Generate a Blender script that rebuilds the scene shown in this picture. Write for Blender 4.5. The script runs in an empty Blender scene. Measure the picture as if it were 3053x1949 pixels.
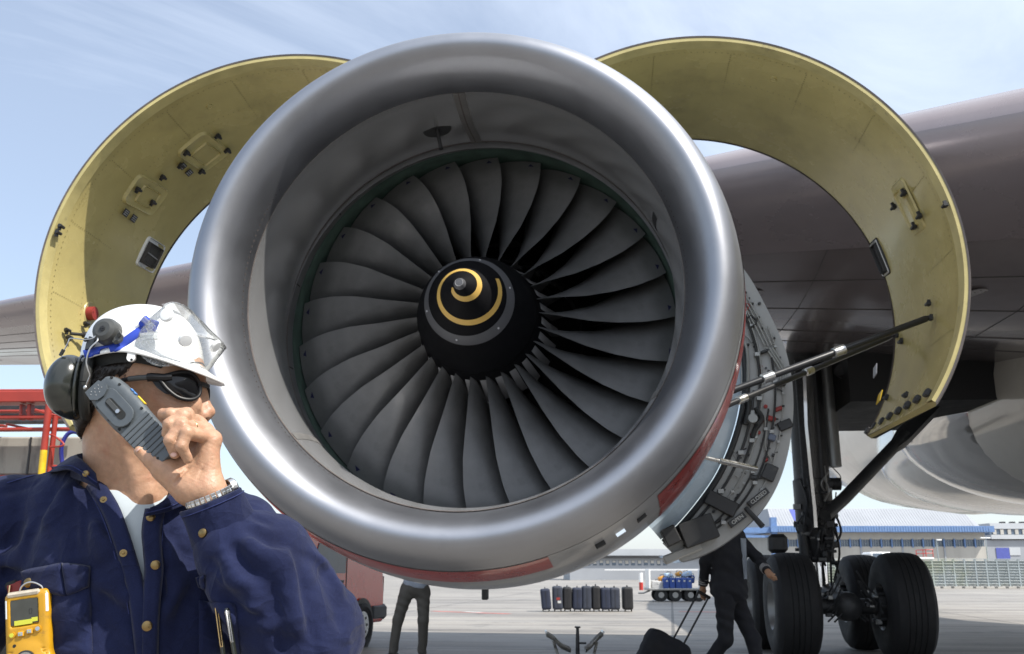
import bpy, math, random
import numpy as np
from mathutils import Vector, Matrix
from mathutils.bvhtree import BVHTree

random.seed(7)
rng = np.random.RandomState(7)
scene = bpy.context.scene
COL = scene.collection
R = math.radians

# ------------------------------------------------------------------ camera
FPX, W_PX, H_PX = 2900.0, 3053.0, 1949.0
CAM = np.array([0.0, 0.0, 1.14])
PITCH = math.atan(725.5 / FPX)
cam_d = bpy.data.cameras.new('camera')
cam_d.sensor_width = 36.0
cam_d.lens = FPX / W_PX * 36.0
cam_d.clip_start = 0.05
cam_d.clip_end = 6000
cam = bpy.data.objects.new('camera', cam_d)
COL.objects.link(cam)
cam.location = CAM
cam.rotation_euler = (math.pi / 2 + PITCH, 0, 0)
cam_d.dof.use_dof = True
cam_d.dof.focus_distance = 1.9
cam_d.dof.aperture_fstop = 17.0
scene.camera = cam

# ------------------------------------------------------------------ sun and sky
SUN = Vector((0.53, -0.33, 0.78)).normalized()          # direction towards the sun
sun_d = bpy.data.lights.new('sun', 'SUN')
sun_d.energy = 5.0
sun_d.angle = R(0.53)
sun_d.color = (1.0, 0.95, 0.87)
sun = bpy.data.objects.new('sun', sun_d)
COL.objects.link(sun)
sun.rotation_euler = SUN.to_track_quat('Z', 'Y').to_euler()
sun.location = (20, -10, 40)

world = bpy.data.worlds.new('World')
scene.world = world
world.use_nodes = True
wn, wl = world.node_tree.nodes, world.node_tree.links
wn.clear()
w_out = wn.new('ShaderNodeOutputWorld')
w_bg = wn.new('ShaderNodeBackground')
w_bg.inputs['Strength'].default_value = 0.14
sky = wn.new('ShaderNodeTexSky')
sky.sky_type = 'NISHITA'
sky.sun_disc = False
sky.sun_elevation = math.asin(SUN.z)
sky.sun_rotation = math.atan2(SUN.x, SUN.y)
sky.air_density = 1.0
sky.dust_density = 1.2
sky.ozone_density = 1.0
# thin cirrus: noise stretched on the sky dome, denser towards the sun
tc = wn.new('ShaderNodeTexCoord')
sep = wn.new('ShaderNodeSeparateXYZ')
wl.new(tc.outputs['Generated'], sep.inputs[0])
def wmath(op, a, b=None, clamp=False):
    n = wn.new('ShaderNodeMath'); n.operation = op; n.use_clamp = clamp
    for i, v in enumerate((a, b)):
        if v is None: continue
        if isinstance(v, (int, float)): n.inputs[i].default_value = v
        else: wl.new(v, n.inputs[i])
    return n.outputs[0]
zz = wmath('MAXIMUM', sep.outputs[2], 0.03)
cx_ = wmath('DIVIDE', sep.outputs[0], wmath('ADD', zz, 0.25))
cy_ = wmath('DIVIDE', sep.outputs[1], wmath('ADD', zz, 0.25))
comb = wn.new('ShaderNodeCombineXYZ')
wl.new(wmath('ADD', wmath('MULTIPLY', cx_, 0.8), wmath('MULTIPLY', cy_, 0.5)), comb.inputs[0])
wl.new(wmath('SUBTRACT', wmath('MULTIPLY', cy_, 1.9), wmath('MULTIPLY', cx_, 1.4)), comb.inputs[1])
n1 = wn.new('ShaderNodeTexNoise'); n1.inputs['Scale'].default_value = 0.95
n1.inputs['Detail'].default_value = 9; n1.inputs['Roughness'].default_value = 0.62
n1.inputs['Distortion'].default_value = 0.7
wl.new(comb.outputs[0], n1.inputs['Vector'])
n2 = wn.new('ShaderNodeTexNoise'); n2.inputs['Scale'].default_value = 0.55
n2.inputs['Detail'].default_value = 2
wl.new(comb.outputs[0], n2.inputs['Vector'])
dot = wn.new('ShaderNodeVectorMath'); dot.operation = 'DOT_PRODUCT'
wl.new(tc.outputs['Generated'], dot.inputs[0]); dot.inputs[1].default_value = SUN
aur = wmath('MULTIPLY', wmath('MAXIMUM', wmath('ADD', dot.outputs['Value'], 0.06), 0.0), 2.0)
cov = wmath('ADD', wmath('SUBTRACT', wmath('ADD', n1.outputs[0], n2.outputs[0]), 1.11), wmath('MULTIPLY', aur, 0.60))
cmask = wmath('ADD', wmath('MULTIPLY', cov, 1.25, clamp=True), 0.29, clamp=True)
hor = wmath('SUBTRACT', 1.0, wmath('MULTIPLY', zz, 4.0), clamp=True)
hor = wmath('MULTIPLY', hor, 0.42)
fac = wmath('MAXIMUM', wmath('MULTIPLY', cmask, 0.9), hor)
wmix = wn.new('ShaderNodeMixRGB')
wl.new(fac, wmix.inputs[0])
wl.new(sky.outputs[0], wmix.inputs[1])
wmix.inputs[2].default_value = (6.7, 7.4, 8.5, 1)
wl.new(wmix.outputs[0], w_bg.inputs['Color'])
wl.new(w_bg.outputs[0], w_out.inputs['Surface'])

scene.cycles.transparent_max_bounces = 32
scene.view_settings.view_transform = 'Standard'
scene.view_settings.look = 'None'
scene.view_settings.exposure = 0.36
scene.view_settings.gamma = 1.0
scene.view_settings.use_curve_mapping = False

# ------------------------------------------------------------------ optics helpers
c_r = np.array([1.0, 0, 0])
c_u = np.array([0, -math.sin(PITCH), math.cos(PITCH)])
c_w = np.array([0, math.cos(PITCH), math.sin(PITCH)])
def ray(px, py):
    return (px - W_PX / 2) / FPX * c_r + (H_PX / 2 - py) / FPX * c_u + c_w
def at(px, py, Y):
    d = ray(px, py); return CAM + d * (Y / d[1])
def ground_at(px, py):
    d = ray(px, py); return CAM + d * (-CAM[2] / d[2])
K = 3053.0 / 2408.0
def dat(x, y, Y): return at(x * K, y * K, Y)
def mpp(Y): return Y * math.cos(PITCH) / FPX * 1.03

# ------------------------------------------------------------------ materials
def lin(r, g, b):
    f = lambda c: (c / 255.0 / 12.92) if c <= 10 else ((c / 255.0 + 0.055) / 1.055) ** 2.4
    return (f(r), f(g), f(b))
def pm(name, col, rough=0.5, metal=0.0, var=0.12, vs=4.0, bump=0.0, bs=60.0, coat=0.0, col2=None, c2t=(0.55, 0.7),
       c2s=None, stretch=None, rvar=0.1, spec=0.5, sss=0.0, bdist=0.01, aniso=0.0, detail=6):
    m = bpy.data.materials.new(name); m.use_nodes = True
    nt = m.node_tree; n, l = nt.nodes, nt.links
    b = n['Principled BSDF']
    b.inputs['Roughness'].default_value = rough
    b.inputs['Metallic'].default_value = metal
    b.inputs['Specular IOR Level'].default_value = spec
    b.inputs['Coat Weight'].default_value = coat
    b.inputs['Coat Roughness'].default_value = 0.08
    if sss:
        b.inputs['Subsurface Weight'].default_value = sss
        b.inputs['Subsurface Radius'].default_value = (1.0, 0.35, 0.2)
        b.inputs['Subsurface Scale'].default_value = 0.006
    t = n.new('ShaderNodeTexCoord')
    vec = t.outputs['Object']
    if stretch:
        mp = n.new('ShaderNodeMapping'); mp.inputs['Scale'].default_value = stretch
        l.new(vec, mp.inputs[0]); vec = mp.outputs[0]
    nz = n.new('ShaderNodeTexNoise'); nz.inputs['Scale'].default_value = vs; nz.inputs['Detail'].default_value = detail
    nz.inputs['Roughness'].default_value = 0.6
    l.new(vec, nz.inputs['Vector'])
    rp = n.new('ShaderNodeValToRGB')
    lo = [max(0, c * (1 - var)) for c in col]; hi = [min(1, c * (1 + var)) for c in col]
    rp.color_ramp.elements[0].position = 0.3; rp.color_ramp.elements[1].position = 0.7
    rp.color_ramp.elements[0].color = (*lo, 1); rp.color_ramp.elements[1].color = (*hi, 1)
    l.new(nz.outputs[0], rp.inputs[0])
    cout = rp.outputs[0]
    if col2 is not None:
        nz2 = n.new('ShaderNodeTexNoise'); nz2.inputs['Scale'].default_value = c2s or vs * 0.6
        nz2.inputs['Detail'].default_value = 8; nz2.inputs['Roughness'].default_value = 0.65
        l.new(vec, nz2.inputs['Vector'])
        r2 = n.new('ShaderNodeMapRange'); r2.inputs[1].default_value = c2t[0]; r2.inputs[2].default_value = c2t[1]
        l.new(nz2.outputs[0], r2.inputs[0])
        mx = n.new('ShaderNodeMixRGB'); l.new(r2.outputs[0], mx.inputs[0]); l.new(cout, mx.inputs[1])
        mx.inputs[2].default_value = (*col2, 1); cout = mx.outputs[0]
    l.new(cout, b.inputs['Base Color'])
    if rvar:
        mr = n.new('ShaderNodeMapRange'); mr.inputs[1].default_value = 0.3; mr.inputs[2].default_value = 0.7
        mr.inputs[3].default_value = max(0.02, rough - rvar); mr.inputs[4].default_value = min(1, rough + rvar)
        l.new(nz.outputs[0], mr.inputs[0]); l.new(mr.outputs[0], b.inputs['Roughness'])
    if bump:
        nb = n.new('ShaderNodeTexNoise'); nb.inputs['Scale'].default_value = bs; nb.inputs['Detail'].default_value = 5
        l.new(t.outputs['Object'], nb.inputs['Vector'])
        bp = n.new('ShaderNodeBump'); bp.inputs['Strength'].default_value = bump; bp.inputs['Distance'].default_value = bdist
        l.new(nb.outputs[0], bp.inputs['Height']); l.new(bp.outputs[0], b.inputs['Normal'])
    return m

# ------------------------------------------------------------------ mesh helpers
class MB:
    def __init__(self): self.v = []; self.f = []; self.m = []; self.mi = 0
    def add(self, vs, fs):
        o = len(self.v); self.v.extend([tuple(map(float, p)) for p in vs])
        self.f.extend([tuple(o + i for i in q) for q in fs]); self.m.extend([self.mi] * len(fs)); return self
    def box(self, c, s, M=None, bev=0.0):
        hx, hy, hz = s[0] / 2, s[1] / 2, s[2] / 2
        c = np.asarray(c, float)
        M = np.eye(3) if M is None else np.asarray(M)
        if bev <= 0:
            P = [(x, y, z) for x in (-hx, hx) for y in (-hy, hy) for z in (-hz, hz)]
            F = [(0, 1, 3, 2), (4, 6, 7, 5), (0, 4, 5, 1), (2, 3, 7, 6), (0, 2, 6, 4), (1, 5, 7, 3)]
        else:
            b = min(bev, hx * .9, hy * .9, hz * .9)
            P = []; idx = {}
            for sx in (-1, 1):
                for sy in (-1, 1):
                    for sz in (-1, 1):
                        for a in range(3):
                            p = [sx * (hx - b), sy * (hy - b), sz * (hz - b)]
                            p[a] = (sx, sy, sz)[a] * (hx, hy, hz)[a]
                            idx[(sx, sy, sz, a)] = len(P); P.append(p)
            F = []
            for a in range(3):
                o1, o2 = [i for i in range(3) if i != a]
                for s_ in (-1, 1):
                    q = []
                    for (p1, p2) in ((-1, -1), (1, -1), (1, 1), (-1, 1)):
                        k = [0, 0, 0]; k[a] = s_; k[o1] = p1; k[o2] = p2
                        q.append(idx[(*k, a)])
                    F.append(tuple(q))
                for p1 in (-1, 1):
                    for p2 in (-1, 1):
                        k = [0, 0, 0]; k[o1] = p1; k[o2] = p2
                        k0 = list(k); k0[a] = -1; k1 = list(k); k1[a] = 1
                        F.append((idx[(*k0, o1)], idx[(*k1, o1)], idx[(*k1, o2)], idx[(*k0, o2)]))
            for sx in (-1, 1):
                for sy in (-1, 1):
                    for sz in (-1, 1): F.append(tuple(idx[(sx, sy, sz, a)] for a in range(3)))
        P = [c + M @ np.asarray(p, float) for p in P]
        return self.add(P, F)
    def tube(self, pts, rad, n=10, cap=True):
        pts = [np.asarray(p, float) for p in pts]; k = len(pts)
        rad = [rad] * k if not hasattr(rad, '__len__') else list(rad)
        vs = []; prev = None
        for i in range(k):
            t = pts[min(i + 1, k - 1)] - pts[max(i - 1, 0)]; t = t / (np.linalg.norm(t) + 1e-12)
            if prev is None:
                a = np.array([0, 0, 1.0]) if abs(t[2]) < 0.9 else np.array([1.0, 0, 0]); x = np.cross(t, a)
            else: x = prev - t * (prev @ t)
            x /= np.linalg.norm(x) + 1e-12; prev = x; y = np.cross(t, x)
            for j in range(n):
                a = 2 * math.pi * j / n; vs.append(pts[i] + rad[i] * (math.cos(a) * x + math.sin(a) * y))
        fs = [(i * n + j, i * n + (j + 1) % n, (i + 1) * n + (j + 1) % n, (i + 1) * n + j) for i in range(k - 1) for j in range(n)]
        if cap: fs += [tuple(range(n))[::-1], tuple((k - 1) * n + j for j in range(n))]
        return self.add(vs, fs)
    def lathe(self, prof, frame, n=96, a0=0.0, a1=2 * math.pi, closed=None, capends=False):
        # prof: (axial, radius) ; frame(r,u,s)
        full = abs(a1 - a0 - 2 * math.pi) < 1e-6
        m = n if full else n + 1
        vs = []
        for (s, r) in prof:
            for j in range(m):
                a = a0 + (a1 - a0) * j / n
                vs.append(frame(r * math.cos(a), r * math.sin(a), s))
        fs = []
        for i in range(len(prof) - 1):
            for j in range(n):
                j2 = (j + 1) % m
                fs.append((i * m + j, i * m + j2, (i + 1) * m + j2, (i + 1) * m + j))
        if capends: fs += [tuple(i * m for i in range(len(prof))), tuple(i * m + m - 1 for i in range(len(prof)))]
        return self.add(vs, fs)
    def grid(self, P, nu, nv, flip=False):
        fs = [(i * nv + j, i * nv + j + 1, (i + 1) * nv + j + 1, (i + 1) * nv + j) for i in range(nu - 1) for j in range(nv - 1)]
        if flip: fs = [q[::-1] for q in fs]
        return self.add(P, fs)
    def prism(self, poly, off):
        n = len(poly); off = np.asarray(off, float)
        P = [np.asarray(p, float) for p in poly]; Q = [p + off for p in P]
        return self.add(P + Q, [tuple(range(n))[::-1], tuple(range(n, 2 * n))] + [(i, (i + 1) % n, n + (i + 1) % n, n + i) for i in range(n)])
    def ball(self, c, r, n=12, M=None):
        c = np.asarray(c, float); r = np.asarray(r if hasattr(r, '__len__') else (r, r, r), float)
        M = np.eye(3) if M is None else np.asarray(M)
        vs = [c + M @ (r * (0, 0, 1))]
        k = n // 2
        for i in range(1, k):
            t = math.pi * i / k
            for j in range(n):
                a = 2 * math.pi * j / n
                vs.append(c + M @ (r * (math.sin(t) * math.cos(a), math.sin(t) * math.sin(a), math.cos(t))))
        vs.append(c + M @ (r * (0, 0, -1)))
        fs = [(0, 1 + j, 1 + (j + 1) % n) for j in range(n)]
        for i in range(k - 2):
            fs += [(1 + i * n + j, 1 + (i + 1) * n + j, 1 + (i + 1) * n + (j + 1) % n, 1 + i * n + (j + 1) % n) for j in range(n)]
        e = len(vs) - 1; b = 1 + (k - 2) * n
        fs += [(e, b + (j + 1) % n, b + j) for j in range(n)]
        return self.add(vs, fs)
    def disc(self, c, nrm, r, h, n=20, r2=None):
        c = np.asarray(c, float); nrm = np.asarray(nrm, float); nrm = nrm / np.linalg.norm(nrm)
        return self.tube([c, c + nrm * h], [r, r2 if r2 is not None else r], n=n)

def Wm(o):
    return (Wm(o.parent) @ o.matrix_parent_inverse if o.parent else Matrix.Identity(4)) @ o.matrix_basis
def tag(o, label=None, cat=None, group=None, kind=None):
    if label: o['label'] = label
    if cat: o['category'] = cat
    if group: o['group'] = group
    if kind: o['kind'] = kind
    return o
def attach(o, parent):
    if parent is not None:
        o.parent = parent; o.matrix_parent_inverse = Wm(parent).inverted()
    return o
def obj(name, mb, mat, parent=None, smooth=True, sharp=35, recalc=True):
    vs, fs = (mb.v, mb.f) if isinstance(mb, MB) else mb
    vs = np.asarray(vs, dtype=float)
    me = bpy.data.meshes.new(name)
    org = np.zeros(3)
    if parent is None:
        lo, hi = vs.min(0), vs.max(0); org = np.array([(lo[0] + hi[0]) / 2, (lo[1] + hi[1]) / 2, lo[2]])
    me.from_pydata((vs - org).tolist(), [], [tuple(int(i) for i in q) for q in fs])
    mats = mat if isinstance(mat, (list, tuple)) else [mat]
    for m in mats: me.materials.append(m)
    if len(mats) > 1 and isinstance(mb, MB):
        me.polygons.foreach_set('material_index', mb.m)
    if recalc:
        import bmesh
        bm = bmesh.new(); bm.from_mesh(me); bmesh.ops.recalc_face_normals(bm, faces=bm.faces); bm.to_mesh(me); bm.free()
    if smooth:
        me.polygons.foreach_set('use_smooth', [True] * len(me.polygons))
        if sharp < 180:
            try: me.set_sharp_from_angle(angle=R(sharp))
            except Exception: pass
    me.update()
    o = bpy.data.objects.new(name, me); COL.objects.link(o)
    if parent is None: o.location = org
    else: attach(o, parent)
    return o
def inst(src, name, M, parent):
    o = bpy.data.objects.new(name, src.data); COL.objects.link(o)
    if parent is not None: o.parent = parent; o.matrix_parent_inverse = Wm(parent).inverted()
    o.matrix_basis = M
    return o
def empty(name, loc, label=None, cat=None, group=None, rz=0.0):
    o = bpy.data.objects.new(name, None); COL.objects.link(o)
    o.location = Vector(loc); o.rotation_euler = (0, 0, rz); o.empty_display_size = 0.2
    return tag(o, label, cat, group)
def copy_tree(o, parent=None):
    c = o.copy(); COL.objects.link(c); c.parent = parent
    for ch in [k for k in bpy.data.objects if k.parent == o]: copy_tree(ch, c)
    return c
def basis(x, y=None, z=None):
    x = np.asarray(x, float); x = x / np.linalg.norm(x)
    if z is None:
        y = np.asarray(y, float); y = y - x * (x @ y); y /= np.linalg.norm(y); z = np.cross(x, y)
    return np.column_stack([x, y, z])
def catmull(pts, k=8):
    P = [np.asarray(p, float) for p in pts]
    if len(P) < 3: return [P[0] + (P[-1] - P[0]) * i / k for i in range(k + 1)]
    Q = [2 * P[0] - P[1]] + P + [2 * P[-1] - P[-2]]; out = []
    for i in range(1, len(Q) - 2):
        for j in range(k):
            t = j / k
            out.append(0.5 * ((2 * Q[i]) + (-Q[i - 1] + Q[i + 1]) * t + (2 * Q[i - 1] - 5 * Q[i] + 4 * Q[i + 1] - Q[i + 2]) * t * t
                              + (-Q[i - 1] + 3 * Q[i] - 3 * Q[i + 1] + Q[i + 2]) * t ** 3))
    out.append(P[-1]); return out

# ------------------------------------------------------------------ signed-distance modelling
def smin(a, b, k):
    h = np.clip(0.5 + 0.5 * (b - a) / k, 0, 1); return b * (1 - h) + a * h - k * h * (1 - h)
def smax(a, b, k): return -smin(-a, -b, k)
def sd_cap(P, a, b, ra, rb):
    a = np.asarray(a, np.float32); b = np.asarray(b, np.float32); ab = b - a
    t = np.clip(((P - a) @ ab) / (ab @ ab + 1e-12), 0, 1)
    return np.linalg.norm(P - a - t[..., None] * ab, axis=-1) - (ra + (rb - ra) * t)
def sd_ell(P, c, r, M=None):
    q = P - np.asarray(c, np.float32)
    if M is not None: q = q @ np.asarray(M, np.float32)
    r = np.asarray(r, np.float32)
    k0 = np.linalg.norm(q / r, axis=-1); k1 = np.linalg.norm(q / (r * r), axis=-1)
    return k0 * (k0 - 1.0) / (k1 + 1e-9)
def sd_box(P, c, h, rd, M=None):
    q = P - np.asarray(c, np.float32)
    if M is not None: q = q @ np.asarray(M, np.float32)
    q = np.abs(q) - (np.asarray(h, np.float32) - rd)
    return np.linalg.norm(np.maximum(q, 0), axis=-1) + np.minimum(q.max(-1), 0) - rd
def surf_nets(fn, lo, hi, h):
    lo = np.asarray(lo, float); hi = np.asarray(hi, float)
    n = np.ceil((hi - lo) / h).astype(int) + 1
    ax = [lo[i] + h * np.arange(n[i]) for i in range(3)]
    D = np.empty(n, np.float32)
    step = max(1, int(600000 // (n[1] * n[2])))
    YY, ZZ = np.meshgrid(ax[1].astype(np.float32), ax[2].astype(np.float32), indexing='ij')
    for i in range(0, n[0], step):
        xs = ax[0][i:i + step].astype(np.float32)
        P = np.empty((len(xs), n[1], n[2], 3), np.float32)
        P[..., 0] = xs[:, None, None]; P[..., 1] = YY; P[..., 2] = ZZ
        D[i:i + step] = fn(P)
    S = D < 0
    c = [S[i:n[0] - 1 + i, j:n[1] - 1 + j, k:n[2] - 1 + k] for i in (0, 1) for j in (0, 1) for k in (0, 1)]
    cnt = sum(x.astype(np.int8) for x in c)
    act = np.argwhere((cnt > 0) & (cnt < 8))
    idx = -np.ones((n[0] - 1, n[1] - 1, n[2] - 1), np.int64)
    idx[act[:, 0], act[:, 1], act[:, 2]] = np.arange(len(act))
    cv = np.stack([D[act[:, 0] + i, act[:, 1] + j, act[:, 2] + k] for i in (0, 1) for j in (0, 1) for k in (0, 1)], 1)
    off = np.array([(i, j, k) for i in (0, 1) for j in (0, 1) for k in (0, 1)], float)
    acc = np.zeros((len(act), 3)); num = np.zeros(len(act))
    for a in range(8):
        for b in range(a + 1, 8):
            if np.abs(off[a] - off[b]).sum() != 1: continue
            va, vb = cv[:, a], cv[:, b]; m = (va < 0) != (vb < 0)
            t = np.where(m, va / np.where(m, va - vb, 1), 0)
            acc += np.where(m[:, None], off[a] + t[:, None] * (off[b] - off[a]), 0); num += m
    V = lo + h * (act + acc / np.maximum(num, 1)[:, None])
    F = []
    for ax_ in range(3):
        u, v = [(1, 2), (2, 0), (0, 1)][ax_]
        s0 = [slice(None)] * 3; s1 = [slice(None)] * 3
        s0[ax_] = slice(0, n[ax_] - 1); s1[ax_] = slice(1, n[ax_])
        for q in (u, v): s0[q] = slice(1, n[q] - 1); s1[q] = slice(1, n[q] - 1)
        A, B = S[tuple(s0)], S[tuple(s1)]
        e = np.argwhere(A != B)
        if not len(e): continue
        inside = A[e[:, 0], e[:, 1], e[:, 2]]
        base = e.copy(); base[:, u] += 1; base[:, v] += 1
        def cell(du, dv):
            q = base.copy(); q[:, u] += du; q[:, v] += dv; return idx[q[:, 0], q[:, 1], q[:, 2]]
        q = np.stack([cell(-1, -1), cell(0, -1), cell(0, 0), cell(-1, 0)], 1)
        q[~inside] = q[~inside][:, ::-1]
        F.append(q)
    F = np.concatenate(F); F = F[(F >= 0).all(1)]
    return V, F
def taubin(V, F, it=2, lam=0.5, mu=-0.52):
    n = len(V); E = np.concatenate([F[:, [0, 1]], F[:, [1, 2]], F[:, [2, 3]], F[:, [3, 0]]])
    E = np.concatenate([E, E[:, ::-1]])
    deg = np.bincount(E[:, 0], minlength=n).astype(float)[:, None]; deg[deg == 0] = 1
    for i in range(it * 2):
        s = np.stack([np.bincount(E[:, 0], weights=V[E[:, 1], k], minlength=n) for k in range(3)], 1)
        V = V + (lam if i % 2 == 0 else mu) * (s / deg - V)
    return V
def sdf_obj(name, fn, lo, hi, h, mat, parent, smooth_it=1):
    V, F = surf_nets(fn, lo, hi, h)
    if smooth_it: V = taubin(V, F, smooth_it)
    o = obj(name, (V, F), mat, parent, sharp=180, recalc=False)
    return o, V, F
def text_mesh(txt, size, M4, name, mat, parent):
    c = bpy.data.curves.new(name, 'FONT'); c.body = txt; c.size = size; c.align_x = 'CENTER'; c.align_y = 'CENTER'; c.extrude = 0.0008
    t = bpy.data.objects.new(name, c); COL.objects.link(t)
    dg = bpy.context.evaluated_depsgraph_get()
    me = bpy.data.meshes.new_from_object(t.evaluated_get(dg)); bpy.data.objects.remove(t)
    me.transform(M4); me.materials.clear(); me.materials.append(mat)
    o = bpy.data.objects.new(name, me); COL.objects.link(o); attach(o, parent)
    return o
# ------------------------------------------------------------------ shared materials
M = {}
M['blue_paint_hazed'] = pm('blue_paint_hazed', (0.12, 0.21, 0.40), 0.5, var=0.15)  # blue paint lightened so its colour carries the distance haze
M['blue_panel'] = pm('blue_panel', (0.08, 0.10, 0.36), 0.5, var=0.1)
M['wall_beige'] = pm('wall_beige', (0.42, 0.40, 0.36), 0.8, var=0.1, vs=0.6, stretch=(1, 1, 0.25))
M['wall_grey'] = pm('wall_grey', (0.31, 0.325, 0.35), 0.6, var=0.06, vs=0.3)
M['wall_pale'] = pm('wall_pale', (0.46, 0.48, 0.50), 0.7, var=0.08, vs=0.3)
M['far_glass'] = pm('far_glass', (0.10, 0.13, 0.17), 0.15, var=0.3, vs=1.5)
M['fence_metal'] = pm('fence_metal', (0.33, 0.37, 0.38), 0.55, metal=0.3, var=0.2, vs=0.8, col2=(0.30, 0.33, 0.2), c2t=(0.5, 0.75))
M['white_paint'] = pm('white_paint', (0.75, 0.75, 0.74), 0.4, var=0.06)
M['dark_rubber'] = pm('dark_rubber', (0.012, 0.012, 0.013), 0.75, var=0.3, vs=12, bump=0.2, bs=120)
M['steel'] = pm('steel', (0.55, 0.55, 0.55), 0.3, metal=1.0, var=0.12, vs=20)
M['dark_steel'] = pm('dark_steel', (0.05, 0.05, 0.052), 0.45, metal=0.6, var=0.3, vs=15)
M['black_plastic'] = pm('black_plastic', (0.012, 0.012, 0.013), 0.4, var=0.2, vs=30)
M['red_paint'] = pm('red_paint', (0.42, 0.028, 0.02), 0.38, var=0.15, vs=3, col2=(0.22, 0.03, 0.02), c2t=(0.58, 0.75))
M['yellow_paint'] = pm('yellow_paint', (0.72, 0.47, 0.02), 0.4, var=0.15, vs=10, col2=(0.25, 0.16, 0.03), c2t=(0.62, 0.72))

# ------------------------------------------------------------------ ground
def ground_mat():
    m = bpy.data.materials.new('apron_concrete'); m.use_nodes = True
    n, l = m.node_tree.nodes, m.node_tree.links; b = n['Principled BSDF']
    t = n.new('ShaderNodeTexCoord'); mp = n.new('ShaderNodeMapping'); mp.inputs['Rotation'].default_value = (0, 0, R(9))
    l.new(t.outputs['Object'], mp.inputs[0])
    def noise(s, d=6, st=None):
        z = n.new('ShaderNodeTexNoise'); z.inputs['Scale'].default_value = s; z.inputs['Detail'].default_value = d
        z.inputs['Roughness'].default_value = 0.65
        v = mp.outputs[0]
        if st:
            q = n.new('ShaderNodeMapping'); q.inputs['Scale'].default_value = st; l.new(v, q.inputs[0]); v = q.outputs[0]
        l.new(v, z.inputs['Vector']); return z.outputs[0]
    def ramp(src, p0, p1, c0, c1):
        r = n.new('ShaderNodeValToRGB'); r.color_ramp.elements[0].position = p0; r.color_ramp.elements[1].position = p1
        r.color_ramp.elements[0].color = (*c0, 1); r.color_ramp.elements[1].color = (*c1, 1); l.new(src, r.inputs[0]); return r.outputs[0]
    def mix(a, c, fac, mode='MIX'):
        x = n.new('ShaderNodeMixRGB'); x.blend_type = mode
        for i, v in ((0, fac), (1, a), (2, c)):
            if isinstance(v, (int, float)): x.inputs[i].default_value = v
            elif isinstance(v, tuple): x.inputs[i].default_value = (*v, 1)
            else: l.new(v, x.inputs[i])
        return x.outputs[0]
    base = ramp(noise(0.12), 0.3, 0.7, (0.24, 0.222, 0.197), (0.37, 0.343, 0.305))
    streak = ramp(noise(0.5, 8, (0.18, 1.6, 1)), 0.40, 0.62, (1, 1, 1), (0.55, 0.55, 0.57))
    base = mix(base, streak, 0.8, 'MULTIPLY')
    oil = ramp(noise(0.9, 8), 0.56, 0.68, (1, 1, 1), (0.38, 0.38, 0.39))
    base = mix(base, oil, 0.6, 'MULTIPLY')
    fine = ramp(noise(14, 4), 0.3, 0.7, (0.85, 0.85, 0.85), (1.1, 1.1, 1.1))
    base = mix(base, fine, 0.7, 'MULTIPLY')
    br = n.new('ShaderNodeTexBrick'); br.inputs['Scale'].default_value = 1.0; br.offset = 0.0
    br.inputs['Brick Width'].default_value = 7.5; br.inputs['Row Height'].default_value = 7.5
    br.inputs['Mortar Size'].default_value = 0.035
    br.inputs['Color1'].default_value = (1, 1, 1, 1); br.inputs['Color2'].default_value = (0.9, 0.9, 0.9, 1); br.inputs['Mortar'].default_value = (0.25, 0.25, 0.25, 1)
    l.new(mp.outputs[0], br.inputs['Vector'])
    base = mix(base, br.outputs['Color'], 0.75, 'MULTIPLY')
    l.new(base, b.inputs['Base Color'])
    rr = n.new('ShaderNodeMapRange'); rr.inputs[3].default_value = 0.42; rr.inputs[4].default_value = 0.85
    l.new(noise(0.7, 6, (0.3, 1.2, 1)), rr.inputs[0]); l.new(rr.outputs[0], b.inputs['Roughness'])
    bp = n.new('ShaderNodeBump'); bp.inputs['Strength'].default_value = 0.25; bp.inputs['Distance'].default_value = 0.01
    l.new(noise(30, 4), bp.inputs['Height']); l.new(bp.outputs[0], b.inputs['Normal'])
    return m
g = 2500.0
gnd = obj('ground', ([(-g, -g, 0), (g, -g, 0), (g, g, 0), (-g, g, 0)], [(0, 1, 2, 3)]), ground_mat(), smooth=False)
gnd['kind'] = 'structure'
def marking(px0, px1, wid, col, nm):
    a, b = ground_at(*px0), ground_at(*px1); d = (b - a) / np.linalg.norm(b - a); s = np.array([-d[1], d[0], 0]) * wid / 2
    z = np.array([0, 0, 0.004])
    o = obj(nm, ([a - s + z, b - s + z, b + s + z, a + s + z], [(0, 1, 2, 3)]), col, smooth=False)
    o['kind'] = 'structure'
M['mark_red'] = pm('mark_red', (0.45, 0.12, 0.1), 0.7, var=0.3, vs=3)
M['mark_white'] = pm('mark_white', (0.6, 0.6, 0.58), 0.7, var=0.3, vs=3)
marking((1290, 1822), (1520, 1830), 0.25, M['mark_red'], 'apron_line')
marking((1385, 1824), (1430, 1826), 0.35, M['mark_white'], 'apron_line')
marking((2025, 1823), (2330, 1828), 0.3, M['mark_red'], 'apron_line')

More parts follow.
